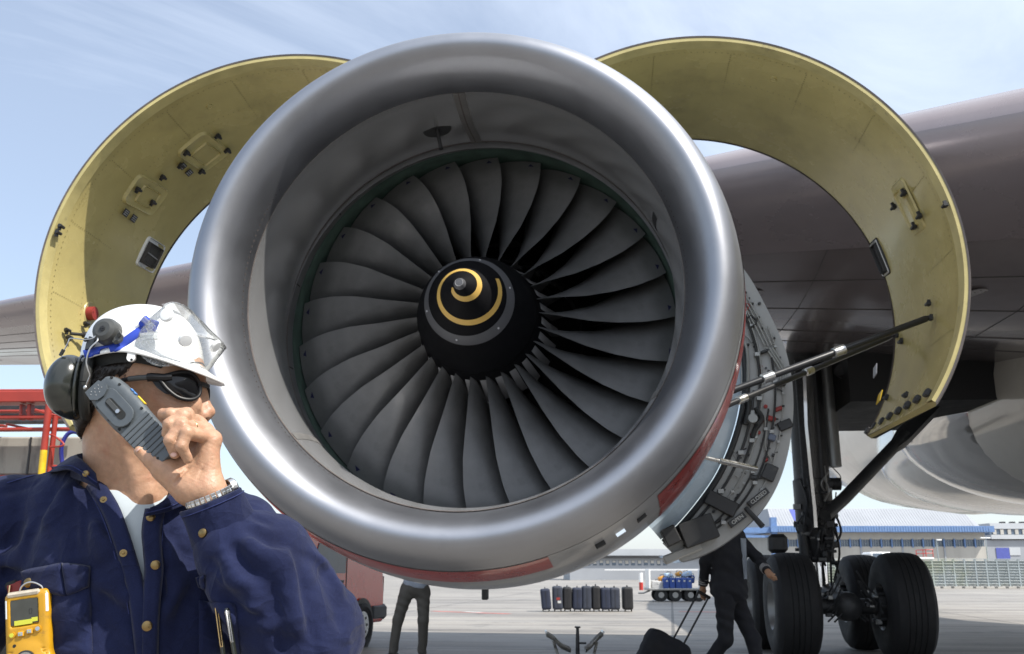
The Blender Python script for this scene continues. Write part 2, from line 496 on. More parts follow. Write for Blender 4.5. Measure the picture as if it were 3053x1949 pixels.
# ------------------------------------------------------------------ far buildings
def wall_rect(mb, x0, x1, y0, y1, Y, th=0.4):
    a, b = at(x0, y1, Y), at(x1, y0, Y); mb.box(((a[0] + b[0]) / 2, Y + th / 2, (a[2] + b[2]) / 2), (b[0] - a[0], th, b[2] - a[2]))
HY = 150.0
hangar = empty('hangar', (50, HY + 20, 0), 'long grey hangar with blue eaves band and a strip of blue framed windows', 'hangar')
x0, x1 = at(2318, 1640, HY)[0], at(2941, 1640, HY)[0]
zt, zb0, zb1 = at(2600, 1510, HY)[2], at(2600, 1569, HY)[2], at(2600, 1587, HY)[2]
wz0, wz1 = at(2600, 1629, HY)[2], at(2600, 1608, HY)[2]
def hbox(name, X0, X1, Y0, Y1, Z0, Z1, mat, par=None):
    return obj(name, MB().box(((X0 + X1) / 2, (Y0 + Y1) / 2, (Z0 + Z1) / 2), (X1 - X0, Y1 - Y0, Z1 - Z0)), mat, par, smooth=False)
hbox('wall', x0, x1, HY, HY + 40, 0, wz0, M['wall_beige'], hangar)
hbox('wall', x0, x1, HY, HY + 40, wz1, zb1, M['wall_beige'], hangar)
hbox('wall', x0, x1, HY + 0.35, HY + 40, wz0, wz1, M['wall_beige'], hangar)
hbox('eaves_band', x0 - 1.2, x1 + 0.8, HY - 1.6, HY + 40, zb1 + 0.003, zb0, M['blue_paint_hazed'], hangar)
# ribbed upper cladding, sloping back slightly
up = MB()
up.add([(x0 - 0.3, HY + 1, zb0 + 0.003), (x1, HY + 1, zb0 + 0.003), (x1 - 1.2, HY + 5, zt), (x0 + 0.2, HY + 5, zt),
        (x0 - 0.3, HY + 40, zb0 + 0.003), (x1, HY + 40, zb0 + 0.003), (x1 - 1.2, HY + 36, zt), (x0 + 0.2, HY + 36, zt)],
       [(0, 1, 2, 3), (4, 7, 6, 5), (0, 4, 5, 1), (3, 2, 6, 7), (0, 3, 7, 4), (1, 5, 6, 2)])
obj('roof', up, M['wall_grey'], hangar, smooth=False)
rb = MB()
for i in range(70):
    x = x0 + 0.5 + (x1 - x0 - 1.5) * i / 69
    rb.tube([(x, HY + 1.0 - 0.02, zb0 + 0.05), (x, HY + 4.9, zt - 0.05)], 0.022, n=4)
tag(obj('cladding_ribs', rb, M['wall_grey'], hangar), kind='stuff')
rb = MB()
for i in range(80):
    x = x0 + (x1 - x0) * i / 79
    rb.box((x, HY - 1.63, (zb0 + zb1) / 2), (0.1, 0.05, (zb0 - zb1) * 0.8))
tag(obj('eaves_ribs', rb, pm('eaves_rib', (0.18, 0.28, 0.46), 0.5), hangar), kind='stuff')
nwin = 20
for i in range(nwin):
    a = x0 + (x1 - x0) * i / nwin; b = x0 + (x1 - x0) * (i + 1) / nwin
    w = hbox('window', a + 0.12, b - 0.12, HY + 0.20, HY + 0.3, wz0 + 0.004, wz1 - 0.004, M['far_glass'], hangar)
    hbox('window_post', a - 0.1, a + 0.1, HY - 0.12, HY + 0.18, wz0 - 0.15, wz1 + 0.1, M['blue_paint_hazed'], w)
    mb = MB()
    for k in range(1, 4): mb.box((a + (b - a) * k / 4, HY + 0.17, (wz0 + wz1) / 2), (0.05, 0.05, wz1 - wz0 - 0.02))
    obj('glazing_bar', mb, M['fence_metal'], w, smooth=False)
for i in range(1, 5):
    x = x0 + (x1 - x0) * i / 5
    hbox('column', x - 0.12, x + 0.12, HY - 0.1, HY - 0.003, 0, wz0 - 0.2, M['wall_grey'], hangar)
a, b = at(2378, 1513, HY), at(2424, 1569, HY)
obj('blue_panel', MB().add([(a[0], HY + 0.9, zb0 + 0.02), (b[0], HY + 0.9, zb0 + 0.02), (b[0], HY + 4.8, zt - 0.1), (a[0], HY + 4.8, zt - 0.1)], [(0, 1, 2, 3)]), M['blue_panel'], hangar, smooth=False)
# door gantry beside the hangar
gan = empty('door_gantry', (x0 - 8, HY, 0), 'blue steel door gantry standing out from the end of the hangar', 'gantry')
cx0, cx1 = at(2298, 1640, HY)[0], at(2317, 1640, HY)[0]
hbox('column', cx0, cx1 - 0.1, HY - 1.2, HY - 0.2, 0, at(2300, 1543, HY)[2], M['blue_paint_hazed'], gan)
hbox('beam', cx0 - 14, cx0 - 0.003, HY - 1.1, HY - 0.3, at(2300, 1589, HY)[2], at(2300, 1573, HY)[2], M['blue_paint_hazed'], gan)
hbox('beam', cx0 - 14, cx0 - 0.003, HY - 1.1, HY - 0.3, at(2300, 1603, HY)[2], at(2300, 1596, HY)[2], M['blue_paint_hazed'], gan)
hbox('column', cx0 - 14.8, cx0 - 14.003, HY - 1.2, HY - 0.2, 0, at(2300, 1573, HY)[2], M['blue_paint_hazed'], gan)
# office block right of the hangar
off = empty('office_block', (75, 165, 0), 'low pale office block with a blue door right of the hangar', 'building')
OY = 158.0
ox0 = at(2950, 1640, OY)[0]
def ob(name, xa, xb, ya, yb, d0, d1, mat):
    A, B = at(xa, yb, OY), at(xb, ya, OY); return hbox(name, A[0], B[0], OY + d0, OY + d1, max(0, A[2]), B[2], mat, off)
ob('wall', 2946, 3300, 1610, 1760, 0, 20, M['wall_grey'])
ob('wall', 2955, 3300, 1559, 1576, 0.3, 20, M['wall_pale'])
ob('wall', 2952, 3300, 1594, 1607, -0.5, 20, M['wall_pale'])
ob('window_band', 2955, 3300, 1577, 1593, 0.5, 19, M['far_glass'])
ob('door', 2972, 3008, 1633, 1666, -0.1, -0.003, M['blue_panel'])
ob('sign_board', 3010, 3040, 1632, 1655, -0.1, -0.003, M['wall_pale'])
for i in range(9):
    ob('mullion', 2965 + i * 22, 2973 + i * 22, 1577.5, 1592.5, 0.35, 0.48, M['wall_beige'])
for i in range(3): ob('roof_vent', 3015 + i * 30, 3025 + i * 30, 1552, 1558.6, 3, 4, M['dark_steel'])
# terminal wing behind the nacelle
ter = empty('terminal_building', (10, 122, 0), 'pale grey terminal with a dark eaves band and small square windows', 'building')
TY = 120.0
def tb(name, xa, xb, ya, yb, d0, d1, mat):
    A, B = at(xa, yb, TY), at(xb, ya, TY); return hbox(name, A[0], B[0], TY + d0, TY + d1, max(0, A[2]), B[2], mat, ter)
tb('wall', 1700, 2200, 1664, 1760, 0, 15, M['wall_grey'])
tb('eaves_band', 1690, 2210, 1656, 1663.9, -0.5, 15, M['dark_steel'])
tb('roof', 1700, 2200, 1636, 1655.9, 1.0, 14, M['wall_pale'])
for i in range(14):
    w = tb('window', 1730 + i * 19, 1741 + i * 19, 1670, 1685, -0.06, -0.003, M['far_glass'])
    tb('window_blind', 1730 + i * 19 + 1, 1741 + i * 19 - 1, 1670.5, 1677 + (i * 7 % 5), -0.10, -0.065, M['wall_beige'])
tb('bench_rail', 1800, 2150, 1697, 1700, -1.2, -1.0, M['white_paint'])
tb('bench_rail', 1780, 2150, 1727, 1731, -1.2, -1.0, M['steel'])

# ------------------------------------------------------------------ blast fence: one fence, panels and posts as parts
FY = 66.0
fence = empty('blast_fence', (ground_at(2900, 1751)[0], FY, 0), 'long grey louvred metal blast fence across the apron edge', 'fence')
fx0, fx1 = at(2330, 1700, FY)[0], at(3200, 1700, FY)[0]
npan = 27; pw = (fx1 - fx0) / npan; fh = at(2900, 1668, FY)[2]
for i in range(npan):
    xa = fx0 + i * pw
    mb = MB(); nb = 9
    for k in range(nb):
        z = 0.14 + (fh - 0.2) * (k + 0.5) / nb
        Mt = np.array([[1, 0, 0], [0, math.cos(.6), -math.sin(.6)], [0, math.sin(.6), math.cos(.6)]])
        mb.box((xa + pw / 2, FY, z), (pw - 0.1, 0.03, (fh - 0.2) / nb * 0.98), Mt)
    obj('louvre_panel', mb, M['fence_metal'], fence, smooth=False)
    obj('post', MB().box((xa, FY + 0.05, fh / 2), (0.09, 0.16, fh)).tube([(xa, FY + 0.1, fh * .8), (xa, FY + 1.3, 0.02)], 0.04, n=6), M['fence_metal'], fence, smooth=False)
    obj('footing', MB().box((xa, FY - 0.05, 0.06), (0.5, 0.5, 0.12)), M['wall_beige'], fence, smooth=False)
obj('top_rail', MB().box(((fx0 + fx1) / 2, FY, fh + 0.03), (fx1 - fx0, 0.1, 0.05)), M['fence_metal'], fence, smooth=False)

# apron lamps behind the fence
for px, py, Y, lab in ((2792, 1611, 95, 'tall apron lamp standing before the hangar windows, single head'), (2938, 1605, 100, 'tall apron lamp at the right corner of the hangar, twin heads')):
    p = at(px, py, Y); L = empty('apron_lamp', (p[0], p[1], 0), lab, 'lamp')
    obj('pole', MB().tube([(p[0], Y, 0), (p[0], Y, p[2])], [0.08, 0.05], n=8), M['fence_metal'], L)
    for sx in ((1,) if Y == 95 else (-1, 1)):
        obj('lamp_head', MB().box((p[0] + sx * 0.25, Y, p[2] + 0.05), (0.5, 0.22, 0.12), bev=0.03), M['white_paint'], L)
# flatbed truck beyond the fence
ft = at(2690, 1690, 88.0); FX = ft[0]
trk = empty('flatbed_truck', (FX, 88, 0), 'white cab flatbed truck with a railed cage, parked before the hangar', 'truck')
def tk(name, xa, xb, ya, yb, d0, d1, mat, bev=0.05):
    A, B = at(xa, yb, 88.0), at(xb, ya, 88.0)
    return obj(name, MB().box(((A[0] + B[0]) / 2, 88 + (d0 + d1) / 2, (A[2] + B[2]) / 2), (B[0] - A[0], d1 - d0, B[2] - A[2]), bev=bev), mat, trk)
tk('cab', 2597, 2660, 1645, 1690, 0, 2.2, M['white_paint'], 0.15)
tk('cab_window', 2603, 2630, 1649, 1662, -0.03, 0.02, M['far_glass'], 0.0)
tk('bed', 2660.5, 2785, 1661, 1668, 0, 2.3, M['white_paint'])
tk('chassis', 2600, 2785, 1670, 1690, 0.3, 2.0, M['dark_steel'])
for xx in (2620, 2680, 2755):
    c = at(xx, 1700, 88.0); obj('wheel', MB().tube([(c[0], 88.02, 0.45), (c[0], 88.3, 0.45)], 0.45, n=18), M['dark_rubber'], trk)
cg = MB()
for xx in (2763, 2784):
    for dd in (0.1, 2.2):
        A, B = at(xx, 1661, 88.0), at(xx, 1638, 88.0); cg.tube([(A[0], 88 + dd, A[2]), (A[0], 88 + dd, B[2])], 0.035, n=6)
for yy in (1638, 1649):
    A, B = at(2763, yy, 88.0), at(2784, yy, 88.0)
    for dd in (0.1, 2.2): cg.tube([(A[0], 88 + dd, A[2]), (B[0], 88 + dd, A[2])], 0.035, n=6)
    for q in (A, B): cg.tube([(q[0], 88.1, A[2]), (q[0], 90.2, A[2])], 0.035, n=6)
obj('cage_rail', cg, M['red_paint'], trk)
# ------------------------------------------------------------------ airplane
F0 = CAM + ray(1140 * K, 796 * K) * 6.36
_v = ray(1427 * K, 1421 * K)
BEAR = math.atan2(_v[0], _v[1]); EP = math.atan2(-_v[2], math.hypot(_v[0], _v[1]))
ea = np.array([math.sin(BEAR) * math.cos(EP), math.cos(BEAR) * math.cos(EP), -math.sin(EP)])
er = np.array([math.cos(BEAR), -math.sin(BEAR), 0.0])
eu = np.cross(er, ea)
al = np.array([math.sin(BEAR), math.cos(BEAR), 0.0]); ou = -er; UP = np.array([0, 0, 1.0])
def E(r, u, s): return F0 + er * r + eu * u + ea * s
def Ef(r, u, s):  # fan shaft sits slightly above the drooped intake axis
    return E(r, u + .060 * min(1.0, max(0.0, (s + 1.16) / 1.16)), s)
def on_plane(x, y, s, disp=True):
    d = ray(x * K, y * K) if disp else ray(x, y)
    t = ((F0 + ea * s - CAM) @ ea) / (d @ ea); q = CAM + d * t - F0
    return q @ er, q @ eu
plane = empty('airplane', (F0[0] + er[0] * 9.37 + al[0] * 6, F0[1] + er[1] * 9.37 + al[1] * 6, 0),
              'large grey jet airliner with its wing engine cowl doors swung open', 'airplane')

def metal(name, col, rough, rvar=0.06, streak=None, bump=0.0):
    return pm(name, col, rough, metal=1.0, var=0.07, vs=3.0, rvar=rvar, stretch=streak, bump=bump, bs=25, bdist=0.002,
              col2=tuple(c * 0.88 for c in col), c2t=(0.6, 0.9), c2s=7)
M['lip'] = metal('lip_metal', (0.33, 0.34, 0.37), 0.47, 0.03)
M['barrel'] = pm('barrel_silver', (0.60, 0.605, 0.615), 0.25, metal=0.78, var=0.02, vs=0.8, rvar=0.01)
M['cowl_grey'] = pm('cowl_grey_paint', (0.30, 0.31, 0.33), 0.35, metal=0.4, var=0.08, vs=4, coat=0.3)
M['cowl_red'] = pm('cowl_red_paint', (0.27, 0.022, 0.018), 0.3, var=0.1, vs=5, coat=0.5)
M['primer'] = pm('cowl_primer', (0.45, 0.375, 0.15), 0.24, var=0.10, vs=2.2, coat=0.2, col2=(0.31, 0.255, 0.105), c2t=(0.54, 0.78), c2s=1.9, bump=0.06, bs=40)
M['primer_rim'] = pm('cowl_rim_primer', (0.47, 0.40, 0.17), 0.4, var=0.15, vs=6, col2=(0.24, 0.2, 0.1), c2t=(0.6, 0.75), c2s=8)
M['edge_dark'] = pm('cowl_edge_seal', (0.10, 0.085, 0.08), 0.6, var=0.3, vs=10)
M['blade'] = pm('fan_blade_titanium', (0.21, 0.21, 0.212), 0.46, metal=0.55, var=0.16, vs=5, rvar=0.08, col2=(0.145, 0.145, 0.147), c2t=(0.5, 0.8), c2s=4)
M['blade_mark'] = pm('blade_mark_ink', (0.012, 0.012, 0.06), 0.5)
M['spin_black'] = pm('spinner_black', (0.004, 0.004, 0.005), 0.65, var=0.2, spec=0.12)
M['spin_grey'] = pm('spinner_grey', (0.085, 0.086, 0.092), 0.45, var=0.12)
M['spin_yellow'] = pm('spinner_yellow', (0.56, 0.36, 0.09), 0.5, var=0.1, vs=10)
M['track'] = pm('fan_track', (0.15, 0.155, 0.16), 0.45, metal=0.4, var=0.2, vs=9)
M['track_green'] = pm('fan_track_green', (0.05, 0.085, 0.07), 0.6, var=0.35, vs=14)
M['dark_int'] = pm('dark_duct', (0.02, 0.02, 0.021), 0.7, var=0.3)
M['vane'] = pm('guide_vane', (0.34, 0.34, 0.35), 0.5, var=0.1)
M['case_white'] = pm('fan_case_paint', (0.31, 0.31, 0.30), 0.42, var=0.1, vs=5, col2=(0.22, 0.21, 0.19), c2t=(0.6, 0.78), c2s=6)
M['case_blue'] = pm('fan_case_liner', (0.46, 0.55, 0.63), 0.25, var=0.08, coat=0.4)
M['wing'] = pm('wing_paint', (0.26, 0.225, 0.225), 0.19, metal=0.25, var=0.09, vs=0.8, bump=0.05, bs=1.6, bdist=0.15, col2=(0.19, 0.165, 0.165), c2t=(0.5, 0.8), c2s=0.7, rvar=0.06, coat=0.25)
M['slat'] = pm('slat_paint', (0.30, 0.255, 0.26), 0.28, metal=0.35, var=0.08, vs=1.0, rvar=0.05, coat=0.2)
M['fus'] = pm('fuselage_paint', (0.70, 0.66, 0.585), 0.16, var=0.06, vs=0.7, coat=0.6, col2=(0.45, 0.40, 0.33), c2t=(0.55, 0.8), c2s=0.5)
M['fairing'] = pm('fairing_polished', (0.80, 0.79, 0.77), 0.08, metal=0.65, var=0.04, vs=1, rvar=0.03)
M['gear_dark'] = pm('gear_paint', (0.035, 0.036, 0.038), 0.5, metal=0.2, var=0.35, vs=9, col2=(0.09, 0.085, 0.075), c2t=(0.58, 0.75), c2s=12)
M['chrome'] = pm('chrome', (0.8, 0.8, 0.8), 0.08, metal=1.0, var=0.04)
M['red_cap'] = pm('red_cap', (0.24, 0.025, 0.02), 0.55, var=0.2)
M['box_black'] = pm('box_black', (0.018, 0.018, 0.019), 0.5, var=0.3, vs=15)

# --- intake
NV = 192
lip = [(-1.04, 1.215), (-1.10, 1.222), (-1.17, 1.238), (-1.24, 1.262), (-1.30, 1.295), (-1.335, 1.328), (-1.35, 1.362), (-1.342, 1.398), (-1.315, 1.432),
       (-1.27, 1.463), (-1.21, 1.488), (-1.17, 1.500), (-1.13, 1.511)]
def smooth_prof(p, k=6): return [tuple(q) for q in catmull([np.array(x) for x in p], k)]
intake_lip = obj('intake_lip', MB().lathe(smooth_prof(lip, 5), E, NV), M['lip'], plane, sharp=60)
tag(intake_lip, 'polished silver intake lip ring')
barrel = [(-1.035, 1.2145), (-0.95, 1.199), (-0.82, 1.188), (-0.66, 1.190), (-0.50, 1.212), (-0.34, 1.242), (-0.215, 1.260)]
obj('inlet_barrel', MB().lathe(smooth_prof(barrel, 5), Ef, NV), M['barrel'], plane, sharp=60)
gap = MB().lathe([(-1.0425, 1.2165), (-1.032, 1.2125)], lambda r, u, s: Ef(r * .9995, u * .9995, s), NV)
obj('lip_joint', gap, M['edge_dark'], plane)
# inlet cowl skin (painted), with red paint band and a bare grey latch bay
skin = [(-1.126, 1.5125), (-1.06, 1.526), (-0.97, 1.541), (-0.86, 1.556), (-0.74, 1.570), (-0.60, 1.580), (-0.44, 1.586), (-0.28, 1.588), (-0.15, 1.586)]
cowl = obj('inlet_cowl', MB().lathe(smooth_prof(skin, 4) + [(-0.15, 1.40), (-0.22, 1.26)], E, NV), M['cowl_grey'], plane, sharp=40)
def band(a0, a1, prof, n):
    return MB().lathe([(s, r + 0.003) for s, r in smooth_prof(prof, 4)] , E, n, R(a0), R(a1))
redp = skin[:4]
obj('red_band', MB().lathe([(s, r + 0.003) for s, r in smooth_prof([(-1.12, 1.5130), (-1.06, 1.526), (-0.97, 1.541), (-0.86, 1.556)], 5)], E, 120, R(150), R(288)), M['cowl_red'], plane)
obj('red_band', MB().lathe([(s, r + 0.003) for s, r in smooth_prof([(-1.05, 1.528), (-0.97, 1.541), (-0.86, 1.556), (-0.74, 1.570), (-0.60, 1.580), (-0.44, 1.586), (-0.28, 1.588)], 5)], E, 60, R(-48), R(15)), M['cowl_red'], plane)
for aa, ss in ((-62, -0.93), (-57.5, -0.90), (-52.5, -0.90)):
    c = lambda a, s: E(1.552 * math.cos(R(a)), 1.552 * math.sin(R(a)), s)
    P = [c(aa - 1.0, ss - .03), c(aa + 1.0, ss - .03), c(aa + 1.0, ss + .06), c(aa - 1.0, ss + .06)]
    n_ = np.cross(P[1] - P[0], P[3] - P[0]); n_ /= np.linalg.norm(n_)
    v = obj('vent_slot', MB().prism([p - n_ * 0.012 for p in P], n_ * 0.03), M['dark_int'] if aa != -57.5 else M['chrome'], cowl, smooth=False)
# rivets round the lip
rv = MB()
def rivet_ring(s, r, cnt, rad, up=1.0):
    for i in range(cnt):
        a = 2 * math.pi * i / cnt; c = np.array(Ef(r * math.cos(a), r * math.sin(a), s)); nr = -(er * math.cos(a) + eu * math.sin(a)) - ea * 0.2
        nr /= np.linalg.norm(nr); t = np.cross(nr, ea); t /= np.linalg.norm(t); b = np.cross(nr, t)
        k = len(rv.v)
        rv.add([c + nr * 0.001 + rad * (math.cos(q * math.pi / 3) * t + math.sin(q * math.pi / 3) * b) for q in range(6)], [tuple(range(6))])
rivet_ring(-1.10, 1.2215, 230, 0.0058); rivet_ring(-1.058, 1.2165, 125, 0.003); rivet_ring(-1.01, 1.209, 180, 0.0025)
tag(obj('rivets', rv, M['edge_dark'], plane, smooth=False, recalc=False), kind='stuff')
# splice strips and the air probe inside the barrel
bp_ = smooth_prof(barrel, 5)
def barrel_r(s):
    return float(np.interp(s, [q[0] for q in bp_], [q[1] for q in bp_]))
def strip(ang, w, s0, s1, mat, th=0.004, n=24):
    mb = MB(); P = []
    for i in range(n):
        s = s0 + (s1 - s0) * i / (n - 1); r = barrel_r(s) - th
        for q in (-1, -0.9, 0.9, 1):
            a = R(ang) + q * w / 2 / r; rr = r if abs(q) < 1 else r + th * 1.2
            P.append(Ef(rr * math.cos(a), rr * math.sin(a), s))
    return mb.grid(P, n, 4)
M['strip'] = pm('splice_strip', (0.22, 0.215, 0.21), 0.5, metal=0.5, var=0.15, vs=8)
obj('splice_strip', strip(92.0, 0.075, -1.03, -0.225, M['strip']), M['strip'], plane)
obj('splice_seam', strip(92.2, 0.008, -1.03, -0.225, M['edge_dark'], 0.006), M['edge_dark'], plane)
obj('splice_strip', strip(222.0, 0.05, -1.03, -0.225, M['strip']), M['strip'], plane)
obj('splice_strip', strip(330.0, 0.05, -1.03, -0.225, M['strip']), M['strip'], plane)
obj('inlet_slot', strip(24.0, 0.05, -0.80, -0.55, M['dark_int'], 0.003), M['dark_int'], plane)
pa = R(101.5); ps = -0.63
pc = np.array(Ef(barrel_r(ps) * math.cos(pa), barrel_r(ps) * math.sin(pa), ps)); pn = -(er * math.cos(pa) + eu * math.sin(pa))
probe = obj('air_probe', MB().disc(pc + pn * (-0.004), pn, 0.095, 0.010, 32, 0.09), M['gear_dark'], plane)
obj('probe_stem', MB().tube([pc, pc + pn * 0.10 + ea * 0.0, pc + pn * 0.14], [0.014, 0.012, 0.015], n=12), M['box_black'], probe)
# fan track liner
obj('fan_track', MB().lathe([(-0.205, 1.262), (-0.09, 1.2625)], Ef, NV), M['track'], plane)
obj('fan_track_liner', MB().lathe([(-0.0898, 1.2615), (-0.07, 1.2585), (0.25, 1.259), (0.6, 1.22)], Ef, NV), M['track_green'], plane)
tr = MB()
obj('track_joint_ring', MB().lathe([(-0.222, 1.2575), (-0.215, 1.2555), (-0.20, 1.2615)], Ef, NV), M['edge_dark'], plane)
for i in range(14):
    a = R(12 + i * 360 / 14)
    P = [Ef(1.260 * math.cos(a + q), 1.260 * math.sin(a + q), s) for s, q in ((-0.2, -.004), (-0.2, .004), (-0.12, .004), (-0.12, -.004))]
    tr.add(P, [(0, 1, 2, 3)])
obj('track_joint', tr, M['dark_int'], plane, smooth=False)

# --- fan
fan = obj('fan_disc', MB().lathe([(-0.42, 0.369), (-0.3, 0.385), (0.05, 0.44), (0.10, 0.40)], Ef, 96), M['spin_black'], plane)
NB = 26
def blade_mesh():
    nu, nv = 26, 9; P = []; Q = []
    for i in range(nu):
        t = i / (nu - 1); r = 0.375 + (1.250 - 0.375) * t
        sle = float(np.interp(t, [0, .12, .35, .6, .85, 1], [-0.36, -0.31, -0.20, -0.13, -0.05, 0.02]))
        ale = R(float(np.interp(t, [0, .15, .35, .55, .75, .9, 1], [-2.6, -3.2, -3.8, -3.7, -2.6, -1.1, 0.3])))
        ax = float(np.interp(t, [0, .3, .6, 1], [0.36, 0.34, 0.26, 0.17]))
        ang = R(float(np.interp(t, [0, .12, .3, .6, 1], [5.5, 9.2, 14.5, 18, 18])))
        th = float(np.interp(t, [0, .4, 1], [0.028, 0.016, 0.008]))
        for j in range(nv):
            c = j / (nv - 1)
            a = ale + ang * (c + 0.18 * math.sin(math.pi * c) * (1 - t * .5)); s = sle + ax * (c - 0.10 * math.sin(math.pi * c))
            w = th * math.sqrt(max(0, 1 - (2 * c - 1) ** 2)) * 0.5
            P.append((r * math.cos(a), r * math.sin(a), s - w)); Q.append((r * math.cos(a + w / r), r * math.sin(a + w / r), s + w))
    mb = MB(); mb.grid(P, nu, nv); mb.grid(Q, nu, nv, True)
    n = nu * nv
    for i in range(nu - 1):
        mb.add([], []) ; mb.f.append((i * nv, (i + 1) * nv, n + (i + 1) * nv, n + i * nv)); mb.m.append(0)
        mb.f.append((i * nv + nv - 1, n + i * nv + nv - 1, n + (i + 1) * nv + nv - 1, (i + 1) * nv + nv - 1)); mb.m.append(0)
    for j in range(nv - 1):
        q = (nu - 1) * nv + j; mb.f.append((q, q + 1, n + q + 1, n + q)); mb.m.append(0)
    # little printed triangle near the leading-edge tip
    def sp(t, c):
        i = t * (nu - 1); i0 = min(int(i), nu - 2); k = i - i0; j = c * (nv - 1); j0 = min(int(j), nv - 2); m_ = j - j0
        g = lambda ii, jj: np.array(P[ii * nv + jj])
        return (g(i0, j0) * (1 - k) * (1 - m_) + g(i0 + 1, j0) * k * (1 - m_) + g(i0, j0 + 1) * (1 - k) * m_ + g(i0 + 1, j0 + 1) * k * m_) - np.array([0, 0, 0.004])
    mb.mi = 1; mb.add([sp(.945, .10), sp(.945, .19), sp(.972, .145)], [(0, 1, 2)])
    return mb
FB = F0 + eu * .055
EM = Matrix(((er[0], eu[0], ea[0], FB[0]), (er[1], eu[1], ea[1], FB[1]), (er[2], eu[2], ea[2], FB[2]), (0, 0, 0, 1)))
bm_ = blade_mesh()
bsrc = bpy.data.meshes.new('fan_blade')
bsrc.from_pydata(bm_.v, [], bm_.f); bsrc.materials.append(M['blade']); bsrc.materials.append(M['blade_mark'])
bsrc.polygons.foreach_set('material_index', bm_.m); bsrc.polygons.foreach_set('use_smooth', [True] * len(bm_.f))
bsrc.set_sharp_from_angle(angle=R(50)); bsrc.update()
for i in range(NB):
    o = bpy.data.objects.new('fan_blade', bsrc); COL.objects.link(o)
    o.parent = fan; o.matrix_parent_inverse = Wm(fan).inverted(); o.matrix_basis = EM @ Matrix.Rotation(R(86.3 + i * 360 / NB), 4, 'Z')
cone = [(-1.16, 0.0), (-1.158, 0.012), (-1.13, 0.032), (-1.05, 0.085), (-0.95, 0.150), (-0.83, 0.222), (-0.745, 0.266), (-0.60, 0.322), (-0.50, 0.353), (-0.43, 0.369)]
cp = smooth_prof(cone, 4)
def cone_s(r): return float(np.interp(r, [q[1] for q in cp], [q[0] for q in cp]))
spin = obj('spinner', MB().lathe(cp, Ef, 96), M['spin_black'], plane, sharp=60)
tag(spin, 'black spinner cone with a yellow spiral')
rr_ = np.linspace(0.225, 0.264, 6)
obj('spinner_band', MB().lathe([(cone_s(r) - 0.003, r + 0.001) for r in rr_], Ef, 96), M['spin_grey'], spin)
obj('spinner_tip', MB().lathe([(-1.164, 0.0), (-1.163, 0.020), (-1.150, 0.027), (-1.13, 0.034)], Ef, 24), M['spin_grey'], spin)
obj('tip_ring', MB().lathe([(-1.1625, 0.0195), (-1.1645, 0.021), (-1.160, 0.0225)], Ef, 32), M['vane'], spin)
sp_ = MB(); P = []
ns = 150
for i in range(ns):
    t = i / (ns - 1); a = R(195 + t * 555); r = 0.046 + 0.155 * t ** 0.95
    w = 0.0095 + 0.003 * math.sin(math.pi * t)
    if t < .03: w *= t / .03 + .1
    for q in (-1, 0, 1):
        rq = r + q * w; P.append(Ef(rq * math.cos(a), rq * math.sin(a), cone_s(rq) - 0.0025))
sp_.grid(P, ns, 3); obj('spiral', sp_, M['spin_yellow'], spin)
for i in range(6):
    a = R(15 + i * 60); c = np.array(Ef(0.247 * math.cos(a), 0.247 * math.sin(a), cone_s(0.247) - 0.004))
    obj('bolt', MB().disc(c, -ea * .7 + (er * math.cos(a) + eu * math.sin(a)) * .5, 0.006, 0.004, 10), M['vane'], spin)
# core inlet lobes, guide vanes and the dark duct behind
for i in range(NB):
    a = R(86.3 + i * 360 / NB + 8.5); mb = MB(); P = []
    for s, r in ((-0.30, .392), (-0.15, .425), (0.04, .475)):
        for q in (-.055, -.025, .025, .055): P.append(Ef(r * math.cos(a + q), r * math.sin(a + q), s))
    obj('blade_platform', mb.grid(P, 3, 4), M['vane'], fan)
for i in range(30):
    a = R(i * 12 + 3); mb = MB()
    rad = er * math.cos(a) + eu * math.sin(a); tan = -er * math.sin(a) + eu * math.cos(a)
    mb.box(np.array(Ef(0, 0, 0.55)) + rad * 0.66, (0.075, 0.075, 0.04), np.column_stack([tan, ea, rad]), bev=0.008)
    g_ = obj('guide_vane', mb, M['vane'], plane)
    mb = MB().box(np.array(Ef(0, 0, 0.75)) + rad * 0.96, (0.012, 0.22, 0.5), np.column_stack([tan * .9 + ea * .3, ea, rad]))
    obj('vane_blade', mb, M['dark_steel'], g_)
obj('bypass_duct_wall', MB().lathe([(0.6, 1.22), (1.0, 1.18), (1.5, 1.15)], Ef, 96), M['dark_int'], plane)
obj('duct_dark_backing', MB().lathe([(1.0, 0.3), (1.5, 1.16)], Ef, 96), M['dark_int'], plane)  # black backing disc, its colour stands in for the unlit duct depth
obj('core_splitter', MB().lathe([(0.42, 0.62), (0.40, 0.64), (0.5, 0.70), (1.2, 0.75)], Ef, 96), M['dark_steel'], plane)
# fan case and engine core aft of it
case = obj('fan_case', MB().lathe([(-0.16, 1.30), (-0.15, 1.40), (-0.13, 1.52), (0.38, 1.53), (0.40, 1.50), (0.58, 1.47), (0.6, 1.40), (1.5, 1.38), (1.52, 1.16)], Ef, 128), M['case_blue'], plane)
obj('core_cowl', MB().lathe([(1.5, 1.16), (2.3, 1.10), (3.3, 0.86), (4.2, 0.62), (4.25, 0.55), (3.6, 0.5)], Ef, 64), M['dark_steel'], plane)
obj('exhaust_cone', MB().lathe([(3.6, 0.45), (4.3, 0.36), (4.9, 0.05), (4.92, 0)], Ef, 32), M['dark_steel'], plane)

